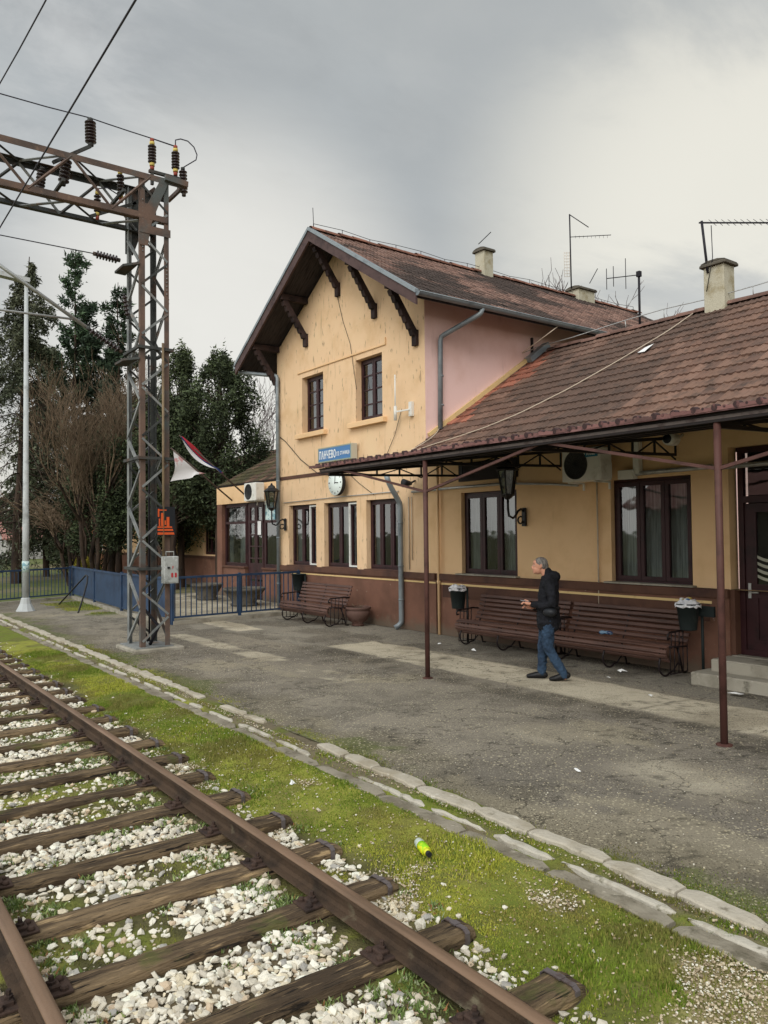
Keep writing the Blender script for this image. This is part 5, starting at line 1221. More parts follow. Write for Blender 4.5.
mb = MB(); mb.lathe((-12.55, 9.68, 3.02), [(.02, 0), (.09, .0), (.06, .12), (.04, .2), (.02, .22)], 14, 'y'); mb.tube([(-12.55, 9.85, 3.02), (-12.55, 9.99, 3.08)], .02, 6)
tag(mb.build('loudspeaker', m_plastic_d, org=(-12.55, 9.99, 3.0)), 'small dark horn loudspeaker on the wall behind the left end of the canopy', 'loudspeaker')
mb = MB(); mb.tube([(-12.95, 9.8, 4.50), (-12.95, 9.8, 5.32)], .016, 8); mb.tube([(-12.95, 9.8, 4.36), (-12.95, 9.8, 4.66)], .035, 8); mb.bar((-12.95, 9.8, 4.54), (-12.62, 9.93, 4.56), .03, .03); mb.box(-12.67, -12.57, 9.93, 9.995, 4.42, 4.72)
tag(mb.build('whip_antenna', m_plastic, org=(-12.6, 9.99, 4.7)), 'thin white rod antenna bracketed on the yellow gable wall near its right corner', 'antenna')

# flags
m_fpole = M('flag_pole_paint', srgb(84, 70, 62), rough=.6, bump=.1)
def cloth(fn, nu, nv):
    return [fn(i/nu, j/nv) for i in range(nu+1) for j in range(nv+1)], [(i*(nv+1)+j, (i+1)*(nv+1)+j, (i+1)*(nv+1)+j+1, i*(nv+1)+j+1) for i in range(nu) for j in range(nv)]
t = empty('white_flag', (-23.3, 10.95, 3.12), 'limp white flag with faint red marks on a slanted pole, nearer the mast', 'flag', 'flags on the annex')
A, B_ = Vector((-23.3, 10.95, 3.12)), Vector((-23.3, 8.92, 4.70)); mb = MB(); mb.tube([A, B_], .026, 8); mb.ball(B_, .03, 8, 6); mb.build('pole', m_fpole, t)
def ff(u, v):
    p = B_.lerp(A, .03+.40*u); drop = v*(.98-.93*u); return (p.x+.05*math.sin(v*5+u*4)*v, p.y+.10*math.sin(v*4+u*9)*v+(.22*v*u), p.z-drop)
mb = MB(); V_, F_ = cloth(ff, 20, 16); mb.add(V_, F_, True); m_fl = M('white_cloth', srgb(224, 222, 222), [(srgb(206, 130, 130), 2.6, .58, .62, (1, 1, 1), .7)], rough=.9, bump=.1); mb.build('cloth', m_fl, t)
t = empty('tricolour_flag', (-22.15, 10.95, 3.16), 'red, blue and white tricolour flag wrapped round a slanted pole above the annex', 'flag', 'flags on the annex')
A2, B2_ = Vector((-22.15, 10.95, 3.16)), Vector((-22.3, 8.80, 4.98)); mb = MB(); mb.tube([A2, B2_], .026, 8); mb.ball(B2_, .03, 8, 6); mb.build('pole', m_fpole, t)
mb = MB()
def f3(u, v):
    p = B2_.lerp(A2, .02+.58*u); w_ = .24*math.sin(min(1, u*1.1+.05)*math.pi)**.8+.03; return (p.x+.05*math.sin(u*7+v*3), p.y+.04*math.sin(v*9+u*5), p.z+.03-v*w_)
V_, F_ = cloth(f3, 28, 15); mb.add(V_, F_, True)
for q in range(len(F_)): mb.mi[q] = min(2, (q % 15)//5)
mb.build('cloth', [M('flag_red', srgb(178, 50, 62), rough=.9), M('flag_blue', srgb(40, 52, 96), rough=.9), M('flag_white', srgb(220, 220, 222), rough=.9)], t)

# fences
def fence(name, P, Q, h, label, solid=False, curb=True, step=.13, npost=2):
    P, Q = Vector((*P, 0)), Vector((*Q, 0)); d = (Q-P); L = d.length; d.normalize(); t = empty(name, P, label, 'fence', 'blue fences round the forecourt'); nrm = Vector((-d.y, d.x, 0))
    for k in range(npost):
        p = P+d*(L*k/(npost-1)); mb = MB(); mb.box(p.x-.03, p.x+.03, p.y-.03, p.y+.03, 0, h+.02); mb.build('post', m_blue, t)
    up = Vector((0, 0, 1))
    mb = MB(); mb.bar(P+up*(h-.03), Q+up*(h-.03), .06, .05); mb.build('top_rail', m_blue, t)
    mb = MB(); mb.bar(P+up*.16, Q+up*.16, .04, .04); mb.build('bottom_rail', m_blue, t)
    for k in range(npost-1):
        a, b = P+d*(L*k/(npost-1)+.06), P+d*(L*(k+1)/(npost-1)-.06); mb = MB()
        if solid: mb.bar(a+up*(h*.5+.06), b+up*(h*.5+.06), .012, h-.28, nrm) if False else mb.add([a+up*.17, b+up*.17, b+up*(h-.06), a+up*(h-.06), a+up*.17+nrm*.015, b+up*.17+nrm*.015, b+up*(h-.06)+nrm*.015, a+up*(h-.06)+nrm*.015], [(0, 1, 2, 3), (7, 6, 5, 4), (0, 4, 5, 1), (3, 2, 6, 7)], False)
        else:
            m = int((b-a).length/step)
            for j in range(m+1):
                p = a+(b-a)*(j/m); mb.bar(p+up*.16, p+up*(h-.05), .018, .022)
        mb.build('sheet_panel' if solid else 'bar_panel', m_blue, t)
    if curb:
        mb = MB(); c = (P+Q)/2; mb.bar(P+up*.03, Q+up*.03, .16, .10); mb.build('concrete_base', m_conc, t)
    return t
fence('blue_fence', (-17.0, 6.52), (-17.25, 9.93), 1.08, 'blue barred fence running from the mast to the station wall', npost=3)
fence('blue_fence', (-20.25, 6.42), (-17.1, 6.50), 1.06, 'blue sheet and bar fence directly behind the lattice mast', solid=True, npost=2)
fence('blue_fence', (-26.6, 6.85), (-20.35, 6.44), 1.04, 'blue solid sheet fence panels left of the lattice mast', solid=True, npost=3)
fence('blue_fence', (-26.55, 6.75), (-25.2, 3.9), 1.02, 'blue barred fence at the left edge behind the tall lamp pole', npost=2)
# bent pipe on the lawn edge
pts = [(-24.2, 5.82, 0), (-23.7, 5.92, .28), (-23.15, 6.02, .58), (-22.75, 6.10, .80), (-22.45, 6.12, .93), (-22.2, 6.10, .90), (-22.08, 6.05, .72), (-21.95, 5.95, .48), (-21.65, 5.78, .2), (-21.3, 5.61, 0)]
mb = MB(); mb.tube(pts, .022, 8); tag(mb.build('bent_pipe', m_blk, org=pts[0]), 'bent black pipe leaning out of the ground before the blue fence', 'pipe')

# lamp pole at the left
t = empty('lamp_pole', (-22.9, 4.66, 0), 'tall pale painted lamp pole with flared base at the left edge', 'lamp pole'); X_, Y_ = -22.9, 4.66
mb = MB(); mb.lathe((X_, Y_, 0), [(.25, 0), (.22, .05), (.145, .20), (.115, .34), (.10, .36)], 10, smooth=False); mb.build('base', m_pole, t)
mb = MB(); mb.tube([(X_, Y_, .3), (X_, Y_, 2.5), (X_, Y_, 2.52), (X_, Y_, 9.05)], [.088, .084, .078, .048], 14); mb.build('pole', m_pole, t)
mb = MB(); mb.lathe((X_, Y_, 1.05), [(.091, 0), (.091, .3)], 14); mb.build('paper_band', m_pale, t)
mb = MB(); mb.bar((X_, Y_-.1, 9.06), (X_, Y_+.1, 9.06), .09, .05); mb.bar((X_-.05, Y_+.1, 9.06), (X_-.25, Y_-1.0, 9.22), .28, .12); mb.build('lamp_head', m_silver, t)

# ================================================================== LATTICE MAST AND GANTRY
MX0, MX1, MY0, MY1, MZ = -14.11, -13.39, 4.57, 5.09, 8.36
t = MST = empty('lattice_mast', (-13.75, 4.83, 0), 'tall rusty lattice steel mast carrying a gantry beam over the track', 'mast')
for (x_, y_, mm, fx, fy) in ((MX1, MY0, m_mast_r, -1, 1), (MX1, MY1, m_mast_r, -1, -1), (MX0, MY0, m_mast, 1, 1), (MX0, MY1, m_mast_d, 1, -1)):
    mb = MB(); w_ = .088; mb.box(min(x_, x_+fx*w_), max(x_, x_+fx*w_), min(y_, y_+fy*.010), max(y_, y_+fy*.010), .06, MZ); mb.box(min(x_, x_+fx*.010), max(x_, x_+fx*.010), min(y_+fy*.0105, y_+fy*w_), max(y_+fy*.0105, y_+fy*w_), .06, MZ); mb.build('leg', mm, t)
def zigzag(c0, c1, z0, z1, nseg, w_, mats, off, start=0):
    for k in range(nseg):
        za, zb = z0+(z1-z0)*k/nseg, z0+(z1-z0)*(k+1)/nseg; a, b = (c0, c1) if (k+start) % 2 == 0 else (c1, c0)
        mb = MB(); A, B = Vector((a[0]+off[0], a[1]+off[1], za+.02)), Vector((b[0]+off[0], b[1]+off[1], zb-.02)); o_ = Vector((off[0], off[1], 0)).normalized()
        mb.bar(A, B, w_, .008, o_) if False else None
        d = (B-A).normalized(); s_ = d.cross(o_).normalized()*w_/2; q = o_*.005
        vs = [A-s_-q, A+s_-q, A+s_+q, A-s_+q, B-s_-q, B+s_-q, B+s_+q, B-s_+q]
        mb.add(vs, [(3,2,1,0),(4,5,6,7),(0,1,5,4),(1,2,6,5),(2,3,7,6),(3,0,4,7)], False)
        s2 = s_.normalized()*(w_/2); q2 = o_*(.02); C1 = A+s2; C2 = B+s2
        mb.bar(C1-q2, C2-q2, .006, .026, o_)
        mb.build('lattice_bar', mats[k % len(mats)], t)
mm3 = (m_mast, m_mast, m_mast_d)
zigzag((MX1, MY0+.03), (MX1, MY1-.03), .15, 8.2, 18, .038, mm3, (.007, 0))
zigzag((MX0, MY0+.03), (MX0, MY1-.03), .15, 8.2, 18, .036, (m_mast_d, m_mast), (-.007, 0), 1)
zigzag((MX0+.03, MY0), (MX1-.03, MY0), .12, 7.4, 12, .046, (m_mast, m_mast, m_mast), (0, -.007))
zigzag((MX0+.03, MY1), (MX1-.03, MY1), .12, 7.4, 12, .042, (m_mast_d, m_mast), (0, .007), 1)
for z_ in (1.43, 3.36, 5.30):
    mb = MB(); e = .035
    for a, b in (((MX0-e, MY0-e), (MX1+e, MY0-e)), ((MX1+e, MY0-e-.02), (MX1+e, MY1+e+.03)), ((MX1+e, MY1+e), (MX0-e, MY1+e)), ((MX0-e, MY1+e), (MX0-e, MY0-e))):
        mb.bar((a[0], a[1], z_), (b[0], b[1], z_), .045, .05)
    mb.build('collar', m_mast_d, t)
mb = MB(); mb.bbox(MX0-.16, MX1+.14, MY0-.16, MY1+.22, -.02, .055, .02); mb.build('concrete_base', m_conc, t)
mb = MB(); mb.box(MX0-.10, MX1+.05, MY0-.10, MY1+.05, .0552, .075); mb.build('base_plate', m_mast, t)
# gusset plates at the top
for y_, x_ in ((MY0, None), (MY1, None)):
    pass
mb = MB(); xg = MX1+.012
mb.prism([(MY0-.02, 7.10), (MY0+.13, 7.10), (MY0+.20, 7.52), (MY1-.14, 8.0), (MY1+.0, 8.33), (MY1-.16, 8.33), (MY0+.13, 7.85), (MY0-.02, 7.85)], xg, xg+.010, 'x'); mb.box(xg+.0105, xg+.020, MY0-.02, MY1+.02, 7.32, 7.46); mb.build('gusset_plate', m_mast_r, t)
mb = MB(); xg = MX0-.024; mb.prism([(MY0-.02, 7.15), (MY0+.12, 7.15), (MY1+.02, 8.35), (MY0-.02, 8.35)], xg, xg+.012, 'x'); mb.build('gusset_plate', m_mast_d, t)
mb = MB()
for (y_, zs) in ((MY0+.045, [7.0+.07*k for k in range(14)]), (MY1-.045, [6.3+.07*k for k in range(9)])):
    for z_ in zs: mb.ball((MX1+.012, y_, z_), .013, 6, 4)
mb.build('rivets', m_mast, t)
# beam
BY0, BY1, ZT, ZB = -9.0, 5.40, 8.38, 7.58
chords = ((MX1, ZT, m_mast_r, BY1), (MX1, ZB, m_mast_r, 5.06), (MX0, ZT, m_mast_d, 5.3), (MX0, ZB, m_mast_d, 5.06))
for x_, z_, mm, ye in chords:
    mb = MB(); s_ = 1 if x_ == MX1 else -1; zs = -1 if z_ == ZT else 1
    mb.box(min(x_+s_*.014, x_+s_*.024), max(x_+s_*.014, x_+s_*.024), BY0, ye, min(z_, z_+zs*.10), max(z_, z_+zs*.10)); mb.box(min(x_-s_*.09, x_+s_*.0135), max(x_-s_*.09, x_+s_*.0135), BY0, ye, min(z_, z_-zs*.01), max(z_, z_-zs*.01))
    mb.build('beam_chord', mm, t)
nb = 20; yy0, yy1 = -8.6, 4.75
for x_, mats, st_ in ((MX1+.008, (m_mast_r, m_mast_r), 0), (MX0-.008, (m_mast_d, m_mast), 1)):
    for k in range(nb):
        a = yy0+(yy1-yy0)*k/nb; b = yy0+(yy1-yy0)*(k+1)/nb; za, zb = (ZB+.04, ZT-.04) if (k+st_) % 2 else (ZT-.04, ZB+.04)
        if b < 0: continue
        mb = MB(); mb.bar((x_, a, za), (x_, b, zb), .01, .055, (1, 0, 0)) if False else mb.tube([(x_, a, za), (x_, b, zb)], .026, 4, smooth=False); mb.build('beam_diagonal', mats[k % 2], t)
for z_ in (ZT-.01, ZB+.01):
    for k in range(nb):
        a = yy0+(yy1-yy0)*k/nb; b = yy0+(yy1-yy0)*(k+1)/nb
        if b < .7: continue
        xa, xb = (MX0, MX1) if k % 2 else (MX1, MX0); mb = MB(); mb.tube([(xa, a, z_), (xb, b, z_)], .024, 4, smooth=False); mb.build('beam_cross_bar', m_mast if k % 2 else m_mast_d, t)
mb = MB(); mb.bar((MX1+.065, 5.0, ZT+.0), (MX1+.065, 5.42, ZT-.03), .07, .10); mb.bar((MX0, 5.36, ZT-.05), (MX1-.10, 5.36, ZT-.05), .05, .07); mb.build('end_outrigger', m_mast_r, t)
mb = MB(); mb.bar((-13.7, 3.20, 8.3), (-13.7, 3.82, 8.76), .07, .05); mb.bar((-13.7, 4.84, 8.60), (-13.7, 5.44, 8.60), .06, .05); mb.bar((-13.7, 4.9, 8.36), (-13.7, 4.9, 8.6), .05, .05); mb.bar((-13.7, 5.4, 8.36), (-13.7, 5.4, 8.6), .05, .05)
mb.bar((-13.7, 4.55, 7.9), (-13.7, 4.95, 8.3), .05, .06); mb.bar((-13.7, 3.8, 7.52), (-13.7, 4.6, 7.95), .05, .05); mb.bar((MX0, 3.3, 7.92), (MX1, 3.3, 7.92), .05, .05); mb.bar((MX0, 4.3, 8.0), (MX1, 4.3, 8.0), .05, .05)
mb.build('insulator_bracket', m_mast_d, t)
for z_ in (6.75, 5.08):      # brackets jutting to the track side
    mb = MB(); mb.prism([(MX0-.02, MY0-.02), (MX1+.02, MY0-.02), (MX1-.25, MY0-.22), (MX0+.0, MY0-.22)], z_, z_+.04, 'z'); mb.build('side_bracket', m_mast_d, t)
mb = MB(); mb.tube([(-13.32, 4.95, 1.62), (-13.32, 4.95, 5.4)], .022, 8); tag(mb.build('cable_pipe', M('cable_pipe_paint', srgb(136, 118, 92), [(srgb(104, 88, 70), 4, .45, .7)], rough=.7), t), 'yellowish cable pipe running up the mast')
mb = MB(); mb.tube([(-13.9, 4.9, 5.3), (-13.9, 4.9, 3.0), (-13.9, 4.9, .1)], .018, 6); mb.tube([(-13.6, 4.8, .08), (-13.55, 4.95, .4), (-13.7, 4.7, .75), (-13.95, 4.7, .5), (-13.8, 4.85, .12)], .03, 8); mb.build('cable_coil', m_cable, t)

def insulator(p, q, label, bands=True, n_=6, r=.075, group='insulators on the mast', name='insulator'):
    p, q = Vector(p), Vector(q); t_ = empty(name, p, label, 'insulator', group); L = (q-p).length; d = (q-p)/L
    a, b = (.22, .80) if bands else (.10, .90)
    pts, rs = [], []
    for k in range(n_):
        for f_, rr_ in ((0, .45), (.25, .5), (.35, 1.0), (.6, 1.0), (.7, .5)):
            pts.append(p+d*L*(a+(b-a)*(k+f_)/n_)); rs.append(r*rr_)
    mb = MB(); mb.tube(pts+[p+d*L*b], rs+[r*.4], 14); mb.build('porcelain_sheds', m_porc, t_)
    for e0, e1 in ((p, p+d*L*(a if not bands else .12)), (p+d*L*(b if not bands else .9), q)): mb = MB(); mb.tube([e0, e1], r*.5, 10); mb.build('end_fitting', m_mast_d if not bands else m_redcap, t_)
    if bands:
        for a_, b__ in ((.12, .22), (.80, .90)): mb = MB(); mb.tube([p+d*L*a_, p+d*L*b__], r*.62, 12); mb.build('yellow_ring', m_yband, t_)
    return t_
XI = -13.7
insulator((XI, 3.82, 8.76), (XI, 3.81, 9.24), 'black ribbed insulator standing alone highest on the beam, left of the mast', False, 7, .095)
insulator((XI, 4.90, 8.63), (XI, 4.90, 9.20), 'yellow ringed red capped insulator at the left of the pair on top of the mast', True, 6)
insulator((XI, 5.34, 8.64), (XI, 5.34, 9.20), 'yellow ringed red capped insulator at the right of the pair on top of the mast', True, 6)
insulator((XI, 5.50, 8.30), (XI, 5.48, 8.83), 'black ribbed insulator at the right end of the mast head', False, 7, .075)
insulator((XI, 3.36, 7.95), (XI, 3.43, 8.46), 'black ribbed insulator inside the beam, nearer the mast of two dark ones', False, 6, .09)
insulator((XI-.3, 3.05, 7.86), (XI-.3, 3.1, 8.30), 'black ribbed insulator inside the beam, lower left of the dark pair', False, 6, .08)
insulator((XI, 4.34, 7.90), (XI, 4.32, 8.52), 'yellow ringed insulator inside the beam end close to the mast', True, 6, .065)
insulator((XI, 3.93, 7.50), (XI, 3.93, 8.04), 'yellow ringed insulator hanging low between the beam chords', True, 5, .06)
insulator((XI, 4.32, 6.86), (XI, 3.86, 6.89), 'horizontal ribbed strain insulator at the end of the lower wire', False, 7, .07)
insulator((-13.9, 4.42, 5.28), (-13.9, 3.80, 5.64), 'slanting ribbed insulator at the mast end of the silver cantilever tube', False, 8, .065)
insulator((-13.9, 4.45, 6.35), (-13.9, 4.52, 5.9), 'small ribbed insulator hanging on the track side of the mast shaft', False, 5, .05)

def wire(name, pts, r, label, mat=m_cable, group='overhead wires'):
    mb = MB(); mb.tube(pts, r, 6); return tag(mb.build(name, mat, org=pts[0]), label, 'wire', group)
m_wire = M('wire_dark', srgb(58, 56, 66), rough=.6, bump=0)
wire('contact_wire', [(x_, 1.56, 5.27) for x_ in (8, 2, -4, -10, -16, -30, -60)], .0075, 'thick dark contact wire above the track, the right one of two at top left', m_wire)
wire('messenger_wire', [(8-1.0*k, 1.56, 6.28+.0098*(8-1.0*k+1.5)**2 if 8-1.0*k > -14 else 6.28+.0098*(12.5)**2-.09*(-14-(8-k))+.004*(-14-(8-k))**2) for k in range(0, 50)], .007, 'thin dark catenary wire at the top left corner of the photo', m_wire)
wire('feeder_wire', [(XI, -9, 9.5), (XI, 0, 9.26), (XI, 2.39, 9.21), (XI, 3.1, 9.22), (XI, 3.80, 9.25), (XI, 4.1, 9.235), (XI, 4.5, 9.22), (XI, 4.9, 9.21)], .010, 'purplish wire crossing the insulator tops above the beam', m_wire)
wire('lower_wire', [(XI, -9, 7.3), (XI, 0, 6.97), (XI, 2.39, 6.89), (XI, 3.86, 6.89)], .009, 'thin purplish wire ending in the horizontal strain insulator below the beam', m_wire)
wire('jumper_cable', [(XI, 4.90, 9.21), (XI, 5.34, 9.19)], .012, 'short jumper between the two yellow ringed insulators', m_wire)
pts = [(XI, 5.34, 9.2), (XI, 5.34, 9.31), (XI, 5.44, 9.36), (XI, 5.58, 9.36), (XI, 5.70, 9.28), (XI, 5.76, 9.15), (XI, 5.74, 9.05), (XI, 5.48, 8.83)]
wire('jumper_cable', pts, .011, 'looped cable curving out from the top right insulator of the mast', m_wire)
wire('jumper_cable', [(XI, 3.93, 8.04), (XI, 4.1, 8.10), (XI, 4.3, 8.02)], .010, 'short dark jumper inside the beam between the lower yellow ringed insulators', m_wire)
t2 = empty('cantilever_arm', (-13.9, 3.80, 5.64), 'silver tubular cantilever slanting from the mast towards the overhead wires', 'cantilever')
mb = MB(); mb.tube([(-13.9, 3.80, 5.64), (-13.9, 1.55, 6.98)], .032, 10); mb.build('slanting_tube', m_silver, t2)
mb = MB(); mb.tube([(-13.9, 3.70, 5.75), (-13.9, 1.1, 5.70)], .020, 8); mb.build('level_tube', m_silver, t2)
mb = MB(); mb.tube([(-13.9, 1.56, 5.70), (-13.9, 1.56, 5.27)], .012, 6); mb.tube([(-13.9, 1.56, 5.27), (-13.9, 2.3, 5.45), (-13.9, 2.35, 5.72)], .014, 6); mb.build('registration_arm', m_silver, t2)

# warning sign and box on the mast, facing along the platform
t = empty('warning_sign', (-13.31, 4.99, 2.0), 'black panel with an orange triangle pictogram fixed to the mast above the grey box', 'sign')
xs = -13.305
mb = MB(); mb.box(xs-.01, xs, 4.83, 5.155, 2.0, 2.51); mb.build('panel', m_plastic_d, t)
m_or = M('orange_print', srgb(216, 92, 44), rough=.6, bump=0)
mb = MB()
def tri(y0, y1, z0, z1): mb.add([(xs+.004, y0, z0), (xs+.004, y1, z0), (xs+.004, y1, z1), (xs+.004, y0, z1)], [(0, 1, 2, 3)], False)
def yr(z): return 4.985+(2.5-z)*.33
for z0, z1 in ((2.02, 2.06), (2.085, 2.12), (2.14, 2.165)): mb.add([(xs+.004, 4.838, z0), (xs+.004, yr(z0), z0), (xs+.004, yr(z1), z1), (xs+.004, 4.838, z1)], [(0, 1, 2, 3)], False)
for y0, y1, z0, z1 in ((4.90, 4.955, 2.17, 2.40), (5.00, 5.05, 2.165, 2.33), (4.965, 4.99, 2.19, 2.27), (4.86, 4.885, 2.17, 2.30), (4.843, 4.87, 2.33, 2.47), (4.87, 5.0, 2.44, 2.46)): tri(y0, y1, z0, z1)
mb.build('orange_pictogram', m_or, t)
t = empty('control_box', (-13.26, 5.05, 1.2), 'light grey steel box with red characters and a handle on the mast', 'electrical box')
m_box = M('box_grey', srgb(176, 178, 174), [(srgb(136, 138, 134), 6, .5, .66), (srgb(200, 202, 200), 15, .58, .7)], rough=.6, bump=.2)
mb = MB(); mb.bbox(-13.36, -13.20, 4.92, 5.18, 1.17, 1.64, .01); mb.build('cabinet', m_box, t)
mb = MB(); mb.box(-13.199, -13.192, 4.94, 5.16, 1.19, 1.62); mb.build('door', m_box, t)
mb = MB(); mb.box(-13.19, -13.17, 4.97, 5.01, 1.43, 1.46); mb.build('lock', m_plastic_d, t)
mb = MB(); mb.tube([(-13.28, 4.98, 1.65), (-13.28, 4.98, 1.72), (-13.28, 5.12, 1.72), (-13.28, 5.12, 1.65)], .01, 6); mb.build('handle', m_box, t)
m_redp = M('red_print', srgb(190, 44, 52), rough=.6, bump=0)
mb = MB(); text_into(mb, '8', .04, .085, (-13.189, 5.035, 1.27), ux=(0, 1, 0), bold=.05, depth=.002); text_into(mb, '8', .04, .085, (-13.189, 5.10, 1.27), ux=(0, 1, 0), bold=.05, depth=.002)
text_into(mb, 'F', .022, .05, (-13.189, 5.06, 1.42), ux=(0, 1, 0), bold=.02, depth=.002); mb.build('red_characters', m_redp, t)

# ================================================================== ROOF AERIALS
def aerial(name, label): return label
t = empty('roof_aerial', (PX, 18.4, 9.3), 'tall television aerial mast with two arms and a grid panel on the far chimney', 'aerial', 'television aerials')
mb = MB(); mb.tube([(PX, 18.3, 9.3), (PX-.02, 18.3, 11.55)], .022, 6); mb.build('aerial_mast', m_cable, t)
rt = Vector((.59, .81, 0))
mb = MB(); o = Vector((PX, 18.3, 11.52)); mb.tube([o, o+rt*.55+Vector((0, 0, -.38))], .014, 5); o = Vector((PX, 18.3, 10.85)); mb.tube([o, o+rt*1.22+Vector((0, 0, .05))], .012, 5)
for k in range(9): p = o+rt*(.15+.12*k); mb.tube([p+Vector((.0, 0, -.04)), p+Vector((0, 0, .04))], .005, 4)
mb.build('aerial_boom', m_cable, t)
mb = MB(); o = Vector((PX, 18.3, 9.65))-rt*.1
for k in range(9): mb.tube([o+Vector((0, 0, .09*k))-rt*.1, o+Vector((0, 0, .09*k))+rt*.06], .006, 4)
for k in (-.1, -.02, .06): mb.tube([o+rt*k, o+rt*k+Vector((0, 0, .75))], .006, 4)
mb.build('grid_panel', m_cable_w, t)
mb = MB(); mb.tube([(PX+.2, 18.9, 9.5), (PX+.35, 19.1, 9.95)], .012, 5); tag(mb.build('rod_aerial', m_cable, org=(PX+.2, 18.9, 9.5)), 'short slanted rod beside the tall aerial on the far chimney', 'aerial')
mb = MB(); mb.tube([(PX+.02, 14.5, 9.82), (PX+.22, 14.78, 10.15)], .012, 5); tag(mb.build('rod_aerial', m_cable, org=(PX, 14.5, 9.82)), 'short slanted rod on the cap of the near chimney of the gabled roof', 'aerial')
t = empty('roof_aerial', (-9.62, 13.55, 6.15), 'low television aerial with three upright rods on the ridge between the chimneys', 'aerial', 'television aerials')
mb = MB(); mb.tube([(-9.62, 13.55, 6.1), (-9.62, 13.55, 7.22)], .024, 8); mb.box(-9.66, -9.58, 13.51, 13.59, 7.18, 7.29); mb.build('aerial_mast', m_cable, t)
mb = MB(); o = Vector((-9.62, 13.55, 7.22)); mb.tube([o, o-rt*.66+Vector((0, 0, -.07))], .010, 5)
for d_, a, b in ((.66, -.25, .18), (.52, -.2, .22), (.27, -.27, .36)): p = o-rt*d_+Vector((0, 0, -.07*d_)); mb.tube([p+Vector((0, 0, a)), p+Vector((0, 0, b))], .008, 5)
mb.build('aerial_boom', m_cable, t)
t = empty('roof_aerial', (-8.0, 13.5, 7.1), 'long horizontal comb aerial on the chimney of the low roof', 'aerial', 'television aerials')
mb = MB(); mb.tube([(-7.96, 13.30, 6.75), (-8.06, 13.3, 7.75)], .024, 8); mb.build('aerial_mast', m_cable, t)
mb = MB(); o = Vector((-8.06, 13.3, 7.72)); mb.tube([o-rt*.05, o+rt*1.9+Vector((0, 0, -.02))], .016, 6)
for k in range(14):
    p = o+rt*(.2+.12*k); q = Vector((-.81, .59, 0))*.16+Vector((0, 0, .12)); mb.tube([p-q, p+q], .005, 4)
mb.build('aerial_boom', m_cable, t)
mb = MB(); mb.tube([(-7.86, 13.28, 7.6), (-7.84, 13.27, 7.0), (-7.98, 13.28, 6.4)], .008, 5); mb.build('aerial_lead', m_cable, t)

# ================================================================== LITTER
for i, (x_, y_, s_, lb_) in enumerate((( -6.94, 9.20, .09, 'crumpled white paper under the bench near the door steps'), (-5.72, 8.13, .045, 'small white scrap on the pale concrete strip left of the right post'),
        (-5.12, 8.94, .08, 'folded white paper in front of the lower door step'), (-6.79, 8.72, .03, 'tiny white scrap in front of the bench behind the man'), (-10.71, 9.05, .05, 'thin white scrap left of the walking man by the bench'),
        (-9.78, 9.0, .07, 'flat white paper strip below the left end of the middle bench'), (-4.35, 5.15, .03, 'small white scrap on the asphalt near the right post'), (-5.7, 3.2, .05, 'white scrap lying on the grass between rail and kerb'))):
    mb = MB(); vs = [(x_+random.uniform(-s_, s_)*.9+s_*math.cos(a)*.6, y_+s_*math.sin(a)*.6+random.uniform(-s_, s_)*.3, (.008 if y_ > 3.9 else -.06)+random.uniform(0, s_*.5)) for a in [k*1.05 for k in range(6)]]+[(x_, y_, (.01 if y_ > 3.9 else -.05)+s_*.55)]
    mb.add(vs, [(k, (k+1) % 6, 6) for k in range(6)], False); tag(mb.build('paper_scrap', m_paper, org=(x_, y_, 0)), lb_, 'litter', 'scraps of paper on the ground')
# drink bottle in the grass
t = empty('drink_bottle', (-3.93, 3.16, -.05), 'lime green and yellow plastic drink bottle with black cap lying in the grass', 'bottle')
bd = Vector((.55, -.20, 0)).normalized(); P0 = Vector((-4.04, 3.20, -.012)); L_ = .23
def bt(a, b, r_, mat, nm):
    mb = MB(); n_ = len(r_); mb.tube([P0+bd*L_*(a+(b-a)*k/(n_-1)) for k in range(n_)], r_, 14); return mb.build(nm, mat, t)
bt(0, .34, [.020, .031, .033, .033, .033], M('clear_plastic', srgb(190, 200, 190), rough=.15, bump=0, spec=.6), 'bottle_base')
bt(.34, .80, [.0335, .0335, .033, .029], M('lime_label', srgb(150, 215, 30), [(srgb(236, 226, 40), 18, .44, .56), (srgb(60, 140, 40), 40, .62, .68)], rough=.4, bump=0), 'label_sleeve')
bt(.80, .88, [.028, .016], M('yellow_plastic', srgb(220, 220, 60), rough=.3, bump=0), 'bottle_neck')
bt(.88, 1.0, [.018, .018, .017], m_plastic_d, 'bottle_cap')
t = empty('crushed_bottle', (-7.55, 9.62, .45), 'crushed clear and blue plastic bottle lying on the right bench', 'bottle')
mb = MB(); mb.tube([(-7.62, 9.58, .47), (-7.58, 9.59, .475), (-7.52, 9.61, .48), (-7.45, 9.63, .475), (-7.42, 9.64, .47)], [.02, .034, .026, .03, .012], 9); mb.build('bottle_body', M('bluish_plastic', srgb(120, 150, 175), [(srgb(40, 60, 100), 22, .5, .56)], rough=.15, bump=.3, spec=.7), t)
